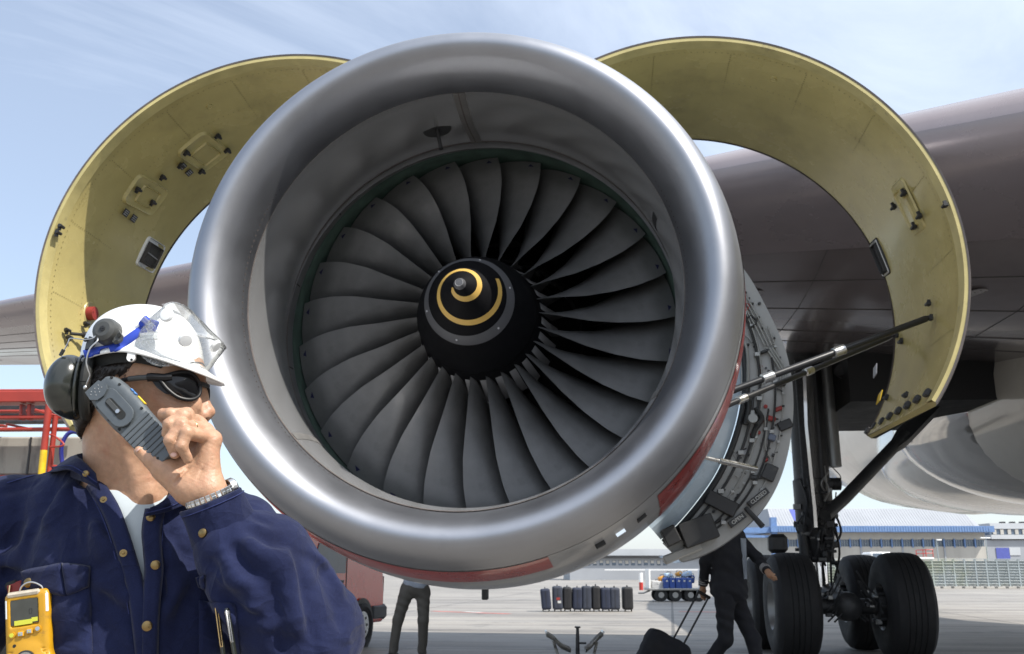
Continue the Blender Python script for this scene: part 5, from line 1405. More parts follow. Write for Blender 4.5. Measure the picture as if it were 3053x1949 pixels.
# ------------------------------------------------------------------ scoop stand on the apron in front of the wheels
QY = 12.4; pq = lambda px, py, dy=0: at(px, py, QY + dy)
bq = pq(1712, 1955); st_ = empty('ground_stand', (bq[0], QY, 0), 'grey steel ground stand with a post and two tilted cradle arms', 'stand')
obj('base_plate', MB().box((bq[0], QY, .02), (.62, .40, .04), bev=.01), M['dark_steel'], st_)
obj('post', MB().tube([(pq(1722, 1940)[0], QY, .03), pq(1722, 1900), pq(1722, 1872)], [.028, .022, .018], n=8), M['dark_steel'], st_)
obj('post_cap', MB().tube([pq(1722, 1872), pq(1722, 1867)], .035, n=8), M['dark_steel'], st_)
obj('cross_bar', MB().tube([pq(1722, 1917), pq(1748, 1917)], .012, n=8), M['dark_steel'], st_)
M['galv'] = pm('galvanised', (0.35, 0.34, 0.31), 0.5, metal=0.6, var=0.35, vs=9, col2=(0.07, 0.06, 0.05), c2t=(0.5, 0.65), c2s=20)
for sgn, pts in ((-1, ((1628, 1890), (1650, 1903), (1672, 1925), (1700, 1938))), (1, ((1797, 1890), (1780, 1905), (1762, 1925), (1746, 1938)))):
    mb = MB(); P = []
    cl = catmull([np.array(pq(*p)) for p in pts], 4)
    for c in cl:
        for k in range(7):
            a = R(200 + 140 * k / 6); P.append(c + np.array([0, .14 * math.cos(a), .08 * math.sin(a) + .05]))
    mb.grid(P, len(cl), 7)
    cr_ = obj('cradle', mb, M['galv'], st_); sm = cr_.modifiers.new('thick', 'SOLIDIFY'); sm.thickness = .012
    obj('cradle_leg', MB().tube([np.array(pq(*pts[1])) - UP * .03, (pq(*pts[2])[0], QY, .03)], .018, n=8), M['galv'], st_)
    obj('cradle_lip', MB().tube([cl[0] + np.array([0, -.13, .03]), cl[0] + np.array([0, 0, .02]), cl[0] + np.array([0, .13, .03])], .014, n=8), M['steel'], st_)

# drain mast under the nacelle
obj('drain_mast', MB().box(dat(1141, 1394, 7.6), (.045, .09, .10), np.column_stack([er, al, UP]), bev=.008).box(dat(1141, 1376, 7.6), (.035, .08, .16), np.column_stack([er, al, UP])), M['gear_dark'], plane)

# ------------------------------------------------------------------ red high-loader truck on the left
LY = 10.5
L_ = lambda px, py, dy=0.0: np.array(at(px, py, LY + dy))
ld = empty('loader_truck', (L_(-150, 1400)[0], LY + 1, 0), 'red framed high loader with a stained beige body behind the mechanic', 'loader')
M['loader_body'] = pm('loader_body', (0.34, 0.32, 0.28), 0.75, var=0.12, vs=1.5, stretch=(2.2, 1, .5), col2=(0.16, 0.15, 0.14), c2t=(0.5, 0.68), c2s=1.6)
M['loader_red'] = pm('loader_red', (0.33, 0.035, 0.022), 0.45, var=0.12, vs=4, col2=(0.16, 0.03, 0.025), c2t=(0.6, 0.75))
def pbar(name, a, b, wpx, dep, mat, dy=0.0, par=None):
    A, B_ = L_(*a, dy), L_(*b, dy); w = wpx * mpp(LY); d = (B_ - A) / np.linalg.norm(B_ - A); n_ = np.array([0, 1.0, 0]); t = np.cross(d, n_)
    return obj(name, MB().box((A + B_) / 2, (np.linalg.norm(B_ - A), dep, w), np.column_stack([d, n_, t]), bev=.008), mat, par or ld)
X0, X1 = L_(-420, 1350)[0], L_(270, 1350)[0]
zt_, zm_, zb_ = L_(100, 1288)[2], L_(100, 1407)[2], 0.75
obj('body', MB().box(((X0 + X1) / 2, LY + 1.45, (zt_ + zm_) / 2), (X1 - X0, 2.2, zt_ - zm_), bev=.02), M['loader_body'], ld)
obj('body_lower', MB().box(((X0 + X1) / 2, LY + 1.45, (zm_ + zb_) / 2 - .02), (X1 - X0, 2.2, zm_ - zb_ - .03), bev=.02), M['wall_pale'], ld)
obj('body_trim', MB().box(((X0 + X1) / 2, LY + 1.44, zm_ - .01), (X1 - X0 + .02, 2.22, .02)), M['loader_red'], ld)
for k in range(1, 3):
    x = X0 + (X1 - X0) * k / 3; obj('body_seam', MB().box((x, LY + .345, (zt_ + zm_) / 2), (.02, .012, zt_ - zm_ - .02)), M['dark_steel'], ld, smooth=False)
obj('chassis', MB().box(((X0 + X1) / 2, LY + 1.45, .62), (X1 - X0, 1.6, .22)), M['dark_steel'], ld)
for X in (X0 + .5, X1 - .5):
    for yy in (.55, 2.3):
        w = obj('wheel', MB().tube([(X, LY + yy - .14, .48), (X, LY + yy + .14, .48)], .48, n=28), M['dark_rubber'], ld)
        obj('hub', MB().tube([(X, LY + yy - .155, .48), (X, LY + yy + .155, .48)], .24, n=18), M['loader_red'], w)
pbar('top_beam', (-420, 1190), (275, 1186), 33, .25, M['loader_red'])
pbar('top_beam', (-420, 1175), (275, 1172), 22, .25, M['loader_red'], 2.6)
pbar('mid_beam', (-420, 1247), (275, 1244), 10, .12, M['loader_red'])
pbar('mid_beam', (-420, 1228), (275, 1226), 8, .12, M['loader_red'], 1.2)
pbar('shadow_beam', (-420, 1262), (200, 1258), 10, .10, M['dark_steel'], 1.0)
pbar('deck_shade_panel', (-420, 1236), (270, 1232), 56, .05, M['dark_steel'], 1.4)  # dark sheet standing in for the shaded space under the deck
pbar('low_rail', (-420, 1283), (290, 1279), 9, .12, M['loader_red'])
for x in (-120, -60, 68, 92, 210): pbar('upright', (x, 1206), (x - 2, 1252), 9 if x != 92 else 12, .10, M['loader_red'])
pbar('diagonal', (105, 1222), (262, 1268), 9, .06, M['loader_red'], .5); pbar('diagonal', (-100, 1265), (20, 1270), 7, .06, M['loader_red'], .3); pbar('diagonal', (20, 1264), (95, 1280), 7, .06, M['loader_red'], .2)
obj('post', MB().tube([L_(146, 1206, -.15), L_(131, 1342, -.15)], .036, n=14), M['loader_red'], ld)
obj('post_lower', MB().tube([L_(131, 1342, -.15), L_(120, 1450, -.15), L_(95, 1690, -.15)], .037, n=14), M['yellow_paint'], ld)
obj('post', MB().tube([L_(166, 1240, -.1), L_(147, 1410, -.1), L_(115, 1690, -.1)], .028, n=12), M['loader_red'], ld)
obj('bracket', MB().tube(catmull([L_(150, 1295, -.15), L_(163, 1300, -.18), L_(189, 1322, -.2), L_(180, 1330, -.2), L_(148, 1332, -.15)], 5), .011, n=8), M['loader_red'], ld)
pbar('rung', (150, 1388), (200, 1394), 8, .04, M['loader_red'], -.1)
M['hose_blue'] = pm('hose_blue', (0.02, 0.025, 0.20), 0.4, var=0.15, vs=10)
obj('blue_hose', MB().tube(catmull([L_(205, 1440, -.1), L_(186, 1380, -.1), L_(184, 1330, -.12), L_(200, 1296, -.12), L_(222, 1287, -.12), L_(243, 1298, -.1), L_(262, 1325, -.1), L_(285, 1370, 0)], 8), .022, n=12), M['hose_blue'], ld)
# ------------------------------------------------------------------ mechanic in the foreground
HC = 1.85
px2m = 0.000637
p = lambda x, y, dy=0.0: np.array(at(x, y, HC + dy))
mech = empty('person', (p(380, 1900)[0], HC + .05, 0), 'mechanic in navy work shirt and white hard hat holding a handset to his ear', 'person')
f32 = np.float32
# --- head, neck
def head_fn(P):
    D = sd_ell(P, p(428, 1108), (.106, .080, .098))
    D = smin(D, sd_ell(P, p(505, 1105), (.056, .064, .062)), .03)
    D = smin(D, sd_ell(P, p(508, 1195), (.060, .064, .090)), .03)
    for s in (-1, 1):
        D = smin(D, sd_cap(P, p(415, 1285, s * .048), p(555, 1348, s * .016), .028, .022), .03)
        D = smin(D, sd_ell(P, p(540, 1207, s * .036), (.038, .026, .036)), .02)
        D = smin(D, sd_ell(P, p(601, 1238, s * .0135), (.0135, .0085, .0105)), .008)
        D = smin(D, sd_cap(P, p(572, 1124, s * .012), p(552, 1122, s * .046), .014, .014), .015)
    D = smin(D, sd_cap(P, p(580, 1128), p(598, 1168), .013, .0105), .014)
    D = smin(D, sd_cap(P, p(598, 1168), p(617, 1224), .0100, .0125), .010)
    D = smin(D, sd_ell(P, p(618, 1229), (.0135, .0135, .0115)), .008)
    D = smin(D, sd_ell(P, p(560, 1285), (.032, .040, .045)), .022)
    D = smin(D, sd_cap(P, p(592, 1276, -.014), p(592, 1276, .014), .0085, .0085), .010)
    D = smin(D, sd_cap(P, p(587, 1302, -.012), p(587, 1302, .012), .0085, .0085), .008)
    D = smin(D, sd_ell(P, p(572, 1345), (.024, .028, .022)), .02)
    # nostrils, mouth line, eye socket
    D = smax(D, -sd_ell(P, p(604, 1250, -.0125), (.009, .0048, .0045)), .003)
    D = smax(D, -sd_cap(P, p(606, 1289, -.022), p(606, 1289, .022), .003, .003), .004)
    D = smax(D, -sd_ell(P, p(582, 1156, -.042), (.018, .018, .012)), .015)
    # ear with a rim and a hollow
    Me = basis((.9, -.25, -.1), (0, .3, 1))
    D = smin(D, sd_ell(P, p(330, 1168, -.083), (.021, .011, .035), np.column_stack([Me[:, 0], np.cross(Me[:, 1], Me[:, 0]), Me[:, 1]])), .007)
    D = smax(D, -sd_ell(P, p(336, 1168, -.096), (.011, .008, .020)), .005)
    # neck
    D = smin(D, sd_cap(P, p(352, 1215, .005), p(378, 1480, .04), .066, .074), .035)
    D = smin(D, sd_cap(P, p(335, 1215, -.055), p(430, 1470, -.030), .020, .018), .03)
    D = smin(D, sd_cap(P, p(470, 1330, 0), p(440, 1480, .02), .042, .05), .04)
    D = smin(D, sd_ell(P, p(390, 1560, .06), (.17, .09, .07)), .05)
    n = np.sin(P[..., 0] * 190 + 3 * np.sin(P[..., 2] * 70)) * np.sin(P[..., 2] * 170 + P[..., 1] * 90)
    return D + f32(.00045) * n.astype(f32)
hlo, hhi = p(235, 1500, 0) - (.05, .14, .10), p(660, 1000, 0) + (.03, .17, .06)
HV, HF = surf_nets(head_fn, hlo, hhi, .0026); HV = taubin(HV, HF, 1)
# --- left hand, gripping the handset (wrist at the cuff)
Ych = -.150
WR, EL = p(632, 1500, -.135), p(900, 1900, -.06)
def hand_fn(P):
    pal = [(p(622, 1478, -.132), .031), (p(590, 1425, -.130), .034)]
    D = sd_cap(P, WR + (EL - WR) * .35, p(622, 1470, -.132), .036, .0305)
    D = smin(D, sd_cap(P, p(600, 1465, -.122), p(560, 1330, -.112), .026, .020), .02)          # palm, index side
    D = smin(D, sd_cap(P, p(615, 1455, -.132), p(622, 1322, -.135), .026, .0185), .02)         # palm, little finger side
    D = smin(D, sd_cap(P, p(560, 1455, -.138), p(492, 1398, -.142), .028, .0225), .02)         # thenar
    D = smin(D, sd_cap(P, p(600, 1400, -.124), p(560, 1400, -.124), .020, .018), .02)
    # thumb
    D = smin(D, sd_cap(P, p(500, 1405, -.142), p(452, 1372, -.150), .0165, .0135), .012)
    D = smin(D, sd_cap(P, p(452, 1372, -.150), p(418, 1345, -.150), .0130, .0105), .006)
    # fingers: (mcp, pip, dip, tip)
    F_ = [((578, 1262, -.112), (556, 1236, -.158), (508, 1234, -.172), (484, 1232, -.166), .0112),
          ((592, 1268, -.116), (546, 1242, -.172), (505, 1264, -.186), (498, 1292, -.180), .0114),
          ((610, 1284, -.124), (540, 1268, -.184), (507, 1312, -.194), (521, 1352, -.182), .0113),
          ((632, 1306, -.130), (556, 1290, -.190), (541, 1330, -.196), (560, 1368, -.180), .0105)]
    for a, b, c, d, r in F_:
        q = smin(sd_cap(P, p(*a), p(*b), r * 1.18, r * 1.08), sd_cap(P, p(*b), p(*c), r * 1.08, r * .95), .003)
        q = smin(q, sd_cap(P, p(*c), p(*d), r * .95, r * .80), .003)
        q = smin(q, sd_ell(P, p(*b), (r * 1.18, r * 1.18, r * 1.18)), .003)
        D = smin(D, q, .0026)
    D = smin(D, sd_cap(P, p(584, 1262, -.112), p(636, 1312, -.130), .0145, .0145), .012)
    # palm creases
    for (a, b) in (((520, 1440, -.166), (560, 1395, -.155)), ((560, 1395, -.155), (600, 1375, -.160)), ((585, 1430, -.168), (600, 1400, -.158))):
        D = smax(D, -sd_cap(P, p(*a), p(*b), .0022, .0022), .004)
    n = np.sin(P[..., 0] * 420 + 4 * np.sin(P[..., 2] * 200)) * np.sin(P[..., 2] * 380 + P[..., 1] * 150)
    return D + f32(.0003) * n.astype(f32)
alo, ahi = p(405, 1530, -.14) - (.02, .09, .03), p(700, 1220, -.10) + (.03, .07, .03)
AV, AF = surf_nets(hand_fn, alo, ahi, .0019); AV = taubin(AV, AF, 1)
# coarse body inside the clothes, same mesh
def inner_fn(P):
    D = sd_ell(P, p(370, 1640, .06), (.165, .085, .13)); D = smin(D, sd_ell(P, p(380, 1950, .05), (.15, .09, .24)), .08)
    D = smin(D, sd_cap(P, p(60, 1520, .08), p(700, 1600, .09), .05, .05), .05)
    D = smin(D, sd_cap(P, p(700, 1600, .09), EL, .045, .042), .03); D = smin(D, sd_cap(P, EL, WR, .042, .03), .02)
    D = smin(D, sd_cap(P, p(30, 1530, .07), p(-95, 1880, .03), .045, .038), .03)
    el = p(-95, 1880, .03); wr = el + np.array([.02, -.12, -.20]); D = smin(D, sd_cap(P, el, wr, .038, .028), .03)
    D = smin(D, hand_sdf(P, wr, np.array([.05, -.3, -.8]), np.array([.9, -.3, .1])), .01)
    c = p(380, 1950, .05)
    for s in (-1, 1):
        h_ = np.array([c[0] + s * .10, c[1] + .01, .86]); k_ = h_ + (s * .03, 0, -.40); a_ = k_ + (s * .01, .03, -.38)
        D = smin(D, sd_cap(P, h_, k_, .075, .05), .06); D = smin(D, sd_cap(P, k_, a_, .05, .035), .03)
    return D
BV, BF = surf_nets(inner_fn, (-1.15, 1.55, .02), (-.1, 2.15, 1.36), .014)
V_ = np.concatenate([HV, AV, BV]); F__ = np.concatenate([HF, AF + len(HV), BF + len(HV) + len(AV)])
body = obj('body', (V_, F__), M['skin'], mech, sharp=180, recalc=False)
hbv = BVHTree.FromPolygons([Vector(v) for v in HV], [tuple(map(int, q)) for q in HF])
M['nail'] = pm('fingernail', (0.66, 0.40, 0.32), 0.3, var=0.05)
for (c, d, r) in (((412, 1340, -.163), (-.6, -.55, .5), .006), ((518, 1355, -.193), (.1, -.9, .25), .0055)):
    q = p(*c); n_ = np.array(d, float); n_ /= np.linalg.norm(n_); obj('fingernail', MB().ball(q, (r, r * .8, .0016), 12, basis(np.cross(n_, [0, 0, 1.0]) + 1e-6, np.cross(n_, np.cross(n_, [0, 0, 1.0])))), M['nail'], body)
# --- hair
def hair_fn(P):
    D = sd_ell(P, p(425, 1108), (.1105, .0845, .102))
    D = smin(D, sd_cap(P, p(318, 1180, -.02), p(340, 1268, .0), .070, .066), .03)
    D = smin(D, sd_ell(P, p(395, 1165, -.062), (.020, .014, .026)), .015)
    cutF = ((P - p(372, 1200)) @ np.array([.80, -.1, -.72], f32))
    D = smax(D, cutF, .012)
    D = smax(D, -((P - p(300, 1296)) @ np.array([-.35, 0, 1.0], f32)), .012)
    ear = sd_ell(P, p(332, 1172, -.09), (.026, .03, .040)); D = smax(D, -ear, .006)
    n = np.sin(P[..., 0] * 500 + P[..., 2] * 300 + 3 * np.sin(P[..., 2] * 90)) * np.sin(P[..., 1] * 500 + 2 * np.sin(P[..., 2] * 140))
    return D + f32(.0014) * n.astype(f32)
HRV, HRF = surf_nets(hair_fn, p(235, 1320) - (.02, .12, .02), p(560, 930) + (.02, .12, .02), .003)
hair = obj('hair', (HRV, HRF), M['hair'], mech, sharp=180, recalc=False)
st = MB(); hb2 = BVHTree.FromPolygons([Vector(v) for v in HRV], [tuple(map(int, q)) for q in HRF])
for i in range(700):
    x, y = rng.uniform(255, 400), rng.uniform(1090, 1300)
    d_ = ray(x, y); h_ = hb2.ray_cast(Vector(CAM), Vector(d_))
    if h_[0] is None: continue
    q = np.array(h_[0]); n_ = np.array(h_[1]); L = rng.uniform(.010, .020)
    dr_ = np.array([-.5, 0, -.85]) + rng.normal(0, .25, 3); dr_ -= n_ * (dr_ @ n_) * .8; dr_ /= np.linalg.norm(dr_)
    st.tube([q - n_ * .001, q + dr_ * L * .5 + n_ * .002, q + dr_ * L + n_ * .0015], [.0007, .0006, .0002], n=3, cap=False)
for i in range(160):
    y = rng.uniform(1140, 1290); x = rng.uniform(262, 300)
    h_ = hb2.ray_cast(Vector(CAM), Vector(ray(x, y)))
    if h_[0] is None: continue
    q = np.array(h_[0]); dr_ = np.array([-.6, .2, -.7]) + rng.normal(0, .3, 3); dr_ /= np.linalg.norm(dr_)
    st.tube([q, q + dr_ * .008, q + dr_ * .015], [.0006, .0005, .0002], n=3, cap=False)
tag(obj('hair_strands', st, M['hair'], hair, recalc=False), kind='stuff')

# --- work shirt
def cloth_mat(name, c0, c1):
    m = bpy.data.materials.new(name); m.use_nodes = True; n, l = m.node_tree.nodes, m.node_tree.links; b = n['Principled BSDF']
    b.inputs['Roughness'].default_value = .85; b.inputs['Specular IOR Level'].default_value = .2
    b.inputs['Sheen Weight'].default_value = .08; b.inputs['Sheen Roughness'].default_value = .5
    t = n.new('ShaderNodeTexCoord'); v = t.outputs['Object']
    def noise(s, d, dist=0.0):
        z = n.new('ShaderNodeTexNoise'); z.inputs['Scale'].default_value = s; z.inputs['Detail'].default_value = d; z.inputs['Distortion'].default_value = dist
        l.new(v, z.inputs['Vector']); return z.outputs[0]
    def mth(op, a, b_=None):
        z = n.new('ShaderNodeMath'); z.operation = op
        for i, q in enumerate((a, b_)):
            if q is None: continue
            if isinstance(q, (int, float)): z.inputs[i].default_value = q
            else: l.new(q, z.inputs[i])
        return z.outputs[0]
    big, fine = noise(11, 6), noise(520, 3)
    mix = mth('ADD', mth('MULTIPLY', big, .6), mth('MULTIPLY', fine, .55))
    r = n.new('ShaderNodeValToRGB'); r.color_ramp.elements[0].position = .38; r.color_ramp.elements[1].position = .74
    r.color_ramp.elements[0].color = (*c0, 1); r.color_ramp.elements[1].color = (*c1, 1); l.new(mix, r.inputs[0]); l.new(r.outputs[0], b.inputs['Base Color'])
    def ridged(s, dist): return mth('POWER', mth('SUBTRACT', 1.0, mth('ABSOLUTE', mth('MULTIPLY', mth('SUBTRACT', noise(s, 2, dist), .5), 5.0))), 2.0)
    wr = mth('ADD', mth('MULTIPLY', ridged(9, 1.0), .7), mth('MULTIPLY', ridged(22, .6), .18))
    b1 = n.new('ShaderNodeBump'); b1.inputs['Strength'].default_value = .42; b1.inputs['Distance'].default_value = .007; l.new(wr, b1.inputs['Height'])
    b2 = n.new('ShaderNodeBump'); b2.inputs['Strength'].default_value = .5; b2.inputs['Distance'].default_value = .0008; l.new(noise(1300, 2), b2.inputs['Height'])
    l.new(b1.outputs[0], b2.inputs['Normal']); l.new(b2.outputs[0], b.inputs['Normal'])
    return m
M['navy'] = cloth_mat('navy_twill', (0.0040, 0.0065, 0.029), (0.0115, 0.0172, 0.060))
M['navy_seam'] = pm('navy_seam', (0.028, 0.036, 0.11), 0.85, var=0.3, vs=300, spec=0.2)
M['tee'] = pm('white_tee', (0.46, 0.51, 0.54), 0.85, var=0.04, vs=20, bump=0.15, bs=900, bdist=0.0006, spec=0.2)
CUF0, CUF1 = p(630, 1492, -.137), p(676, 1606, -.118)
def shirt_base(P, g=0.0):
    D = sd_ell(P, p(370, 1650, .055), (.198 + g, .118 + g, .165 + g))
    D = smin(D, sd_ell(P, p(380, 1900, .05), (.196 + g, .124 + g, .30 + g)), .06)
    D = smin(D, sd_cap(P, p(250, 1500, .075), p(20, 1535, .08), .072 + g, .068 + g), .06)
    D = smin(D, sd_cap(P, p(520, 1500, .08), p(710, 1595, .09), .072 + g, .072 + g), .05)
    D = smin(D, sd_cap(P, p(10, 1540, .07), p(-100, 1880, .03), .070 + g, .064 + g), .04)
    el = p(-100, 1880, .03); D = smin(D, sd_cap(P, el, el + np.array([.02, -.11, -.18]), .062 + g, .052 + g), .03)
    D = smin(D, sd_cap(P, p(715, 1600, .09), p(925, 1880, -.02), .078 + g, .095 + g), .03)
    q = sd_cap(P, p(684, 1624, -.112), p(770, 1690, -.085), .061 + g, .094 + g)
    q = smin(q, sd_cap(P, p(770, 1690, -.085), p(900, 1910, -.045), .094 + g, .104 + g), .03)
    return smin(D, q, .022)
SLO, SHI = (-1.16, 1.56, .90), (-.20, 2.12, 1.40)
QV, QF = surf_nets(lambda P: shirt_base(P), SLO, SHI, .012)
sbv = BVHTree.FromPolygons([Vector(v) for v in QV], [tuple(map(int, q)) for q in QF])
def hit(x, y, bv=None):
    h_ = (bv or sbv).ray_cast(Vector(CAM), Vector(ray(x, y)).normalized())
    return (np.array(h_[0]), np.array(h_[1])) if h_[0] is not None else (None, None)
Z2 = 2.189
z2 = lambda x, y: (x / Z2, 1350 + y / Z2)
folds = [  # polyline in zoomed photo space, radius m, height m (+ ridge, - valley)
    ([(1335, 690), (1420, 760), (1470, 860)], .010, -.007), ([(1500, 590), (1560, 700), (1650, 790), (1760, 850)], .012, -.011),
    ([(1450, 640), (1530, 780), (1600, 880)], .013, .008), ([(1610, 490), (1700, 550), (1790, 590), (1880, 570)], .012, -.012),
    ([(1600, 560), (1700, 640), (1830, 680)], .016, .009), ([(1650, 410), (1720, 440), (1760, 460)], .009, -.007),
    ([(1895, 600), (1940, 700), (1965, 860), (2010, 1060), (2060, 1290)], .013, -.010), ([(1840, 620), (1890, 800), (1920, 1000), (1950, 1200)], .020, .010),
    ([(1925, 640), (2060, 700), (2130, 790), (2200, 900)], .012, -.011), ([(2000, 650), (2110, 720), (2180, 830), (2240, 950)], .014, .007),
    ([(2060, 740), (2140, 870), (2200, 1010), (2230, 1180)], .014, -.009), ([(1750, 850), (1800, 960), (1790, 1080)], .016, -.007),
    ([(1360, 900), (1430, 960), (1500, 1050), (1560, 1160)], .014, .008), ([(1420, 900), (1520, 990), (1640, 1060), (1760, 1100)], .016, -.009),
    ([(1600, 1000), (1700, 1090), (1740, 1240)], .018, .008), ([(1640, 1180), (1780, 1200), (1900, 1290)], .018, -.008),
    ([(1400, 760), (1500, 830), (1620, 860)], .012, .006),
    # chest
    ([(395, 170), (300, 330), (215, 480), (170, 620)], .020, -.011), ([(440, 230), (370, 360), (300, 500)], .020, .010), ([(480, 320), (500, 420), (490, 560), (500, 700)], .014, -.007),
    ([(545, 320), (548, 440), (548, 560)], .012, -.008), ([(520, 330), (515, 450), (512, 600)], .012, .006), ([(580, 300), (660, 440), (730, 560)], .013, -.008), ([(600, 420), (660, 560), (700, 700)], .018, .008),
    ([(200, 440), (140, 640), (60, 760)], .016, .009), ([(120, 420), (60, 560), (10, 700)], .018, -.011), ([(90, 200), (110, 300), (80, 420)], .018, -.007),
    ([(620, 800), (700, 870), (800, 930), (880, 1010)], .018, .009), ([(640, 880), (720, 980), (830, 1060), (900, 1150)], .018, -.008), ([(820, 800), (850, 920), (900, 1040)], .014, -.007),
    ([(760, 700), (800, 830), (860, 960)], .014, .007), ([(1090, 700), (1060, 850), (1060, 1000)], .016, -.008), ([(1130, 560), (1120, 700), (1110, 860)], .018, .008),
    ([(1090, 480), (1130, 560), (1180, 640), (1260, 690)], .016, -.009), ([(1180, 800), (1130, 930), (1080, 1060)], .018, .008), ([(1230, 900), (1180, 1050), (1150, 1200)], .018, -.006),
    ([(560, 1010), (480, 1100), (400, 1200)], .014, .008), ([(540, 950), (440, 1020), (350, 1080)], .012, .007), ([(560, 1060), (520, 1160), (440, 1280)], .014, -.008), ([(640, 1000), (680, 1120), (700, 1290)], .014, -.006),
    ([(0, 700), (60, 680), (120, 690)], .016, .014), ([(10, 760), (80, 770), (140, 800)], .012, -.010),
    ([(1000, 1080), (960, 1180), (950, 1290)], .012, -.006), ([(1180, 300), (1210, 380), (1230, 470)], .014, -.008), ([(250, 180), (160, 210), (60, 220)], .016, -.006),
]
FL = []
for pts, r, a in folds:
    chain = []
    for q in catmull([np.array(z2(*c)) for c in pts], 5):
        w, n_ = hit(q[0], q[1])
        if w is not None: chain.append(w)
    if len(chain) > 1: FL.append((np.array(chain, f32), r, a))
vpoly = [(284, 1436), (318, 1470), (342, 1520), (362, 1575), (384, 1640), (404, 1700), (421, 1752), (428, 1752), (434, 1690), (432, 1620), (423, 1560), (440, 1525), (478, 1497), (520, 1470), (480, 1380), (330, 1380)]
def poly_sd(x, y, poly):
    poly = np.array(poly, f32); d = np.full(x.shape, 1e9, f32); ins = np.zeros(x.shape, bool)
    for i in range(len(poly)):
        a, b = poly[i], poly[(i + 1) % len(poly)]; ex, ey = b - a; wx, wy = x - a[0], y - a[1]
        t = np.clip((wx * ex + wy * ey) / (ex * ex + ey * ey), 0, 1); d = np.minimum(d, (wx - ex * t) ** 2 + (wy - ey * t) ** 2)
        c = ((a[1] <= y) & (b[1] > y)) | ((b[1] <= y) & (a[1] > y)); ins ^= c & (x < a[0] + (y - a[1]) / (b[1] - a[1] + 1e-9) * ex)
    d = np.sqrt(d); return np.where(ins, -d, d)
def proj_px(P):
    q = P - CAM.astype(f32); dz = q @ c_w.astype(f32); return W_PX / 2 + FPX * (q @ c_r.astype(f32)) / dz, H_PX / 2 - FPX * (q @ c_u.astype(f32)) / dz
def shirt_fn(P):
    D = shirt_base(P)
    near = np.abs(D) < .03
    Q = P[near]; dd = np.zeros(len(Q), f32)
    if len(Q):
        w = np.sin(Q[:, 0] * 55 + 2.2 * np.sin(Q[:, 2] * 31)) * np.sin(Q[:, 2] * 48 + 2 * np.sin(Q[:, 0] * 40 + Q[:, 1] * 22))
        w += .5 * np.sin(Q[:, 0] * 120 + 3 * np.sin(Q[:, 2] * 80)) * np.sin(Q[:, 2] * 100 + 2.5 * np.sin(Q[:, 1] * 70))
        dd += f32(.0016) * w.astype(f32)
        for ch, r, a in FL:
            lo, hi = ch.min(0) - 3 * r, ch.max(0) + 3 * r
            m = np.all((Q > lo) & (Q < hi), 1)
            if not m.any(): continue
            q = Q[m]; best = np.full(len(q), 1e9, f32)
            n = len(ch)
            for i in range(n - 1):
                ab = ch[i + 1] - ch[i]; t = np.clip(((q - ch[i]) @ ab) / (ab @ ab + 1e-12), 0, 1)
                dist = np.sum((q - ch[i] - t[:, None] * ab) ** 2, 1)
                k = (i + t) / (n - 1); fade = np.clip(np.minimum(k, 1 - k) * 5, .02, 1)
                best = np.minimum(best, (dist / (r * r) if a > 0 else np.sqrt(dist) / r * f32(1.5)) - np.log(fade))
            dd[m] -= f32(a * (1.7 if a > 0 else 2.3)) * np.exp(-best)
        D[near] += dd
    # open neck and front
    m = (P[..., 1] < HC + .10) & (D < .02) & (D > -.05)
    if m.any():
        x, y = proj_px(P[m]); c = poly_sd(x, y, vpoly) * f32(px2m); D[m] = smax(D[m], -c, .003)
    nk = sd_cap(P, p(375, 1300, .03), p(385, 1475, .06), .098, .092); D = smax(D, -nk, .004)
    D = smax(D, (P - CUF1) @ ((CUF0 - CUF1) / np.linalg.norm(CUF0 - CUF1)).astype(f32) - f32(.004), .004) if False else D
    return D
shirt, SV, SF = sdf_obj('work_shirt', shirt_fn, SLO, SHI, .0040, M['navy'], mech, 1)
tag(shirt, 'navy blue snap-front work shirt with the sleeves down')
sbv0 = sbv
sbv = BVHTree.FromPolygons([Vector(v) for v in SV], [tuple(map(int, q)) for q in SF])
# t-shirt
def tee_fn(P):
    D = shirt_base(P, -.013)
    D = smin(D, sd_ell(P, p(382, 1545, .035), (.115, .088, .085)), .03)
    D = smax(D, -sd_cap(P, p(352, 1215, .005), p(378, 1480, .04), .068, .0755), .004)
    D = smax(D, (P[..., 2] - f32(p(380, 1455)[2])) + (P[..., 0] - f32(p(380, 1455)[0])) * f32(.12), .004)
    D = smax(D, -((P - p(380, 1790)) @ np.array([0, 0, 1.0], f32)), .004)
    m = D < .03
    if m.any():
        x, y = proj_px(P[m]); D[m] = smax(D[m], poly_sd(x, y, vpoly) * f32(px2m) - f32(.010), .003)
    return D
sdf_obj('t_shirt', tee_fn, p(380, 1800) - (.15, .2, .02), p(380, 1420) + (.15, .25, .03), .0045, M['tee'], mech)
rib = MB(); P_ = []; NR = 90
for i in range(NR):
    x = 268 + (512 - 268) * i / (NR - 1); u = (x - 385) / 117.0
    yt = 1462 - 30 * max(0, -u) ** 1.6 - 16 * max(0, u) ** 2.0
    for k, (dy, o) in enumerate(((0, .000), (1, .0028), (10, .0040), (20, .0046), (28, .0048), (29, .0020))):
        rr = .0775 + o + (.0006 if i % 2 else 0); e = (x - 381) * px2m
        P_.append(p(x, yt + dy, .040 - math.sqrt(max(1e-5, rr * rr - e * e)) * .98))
rib.grid(P_, NR, 6); tc_ = obj('tee_collar', rib, pm('tee_rib_shade', (0.38, 0.43, 0.46), 0.85, var=0.06, vs=40), mech, sharp=180)  # collar band darker than the tee: rib shading put into its colour
obj('collar_seam_shade', MB().tube([np.array(P_[i * 6 + 4]) for i in range(NR)], .0010, n=5), pm('tee_seam_shade', (0.33, 0.37, 0.40), 0.9), tc_)  # grey seam tube doubles as a shading line under the band
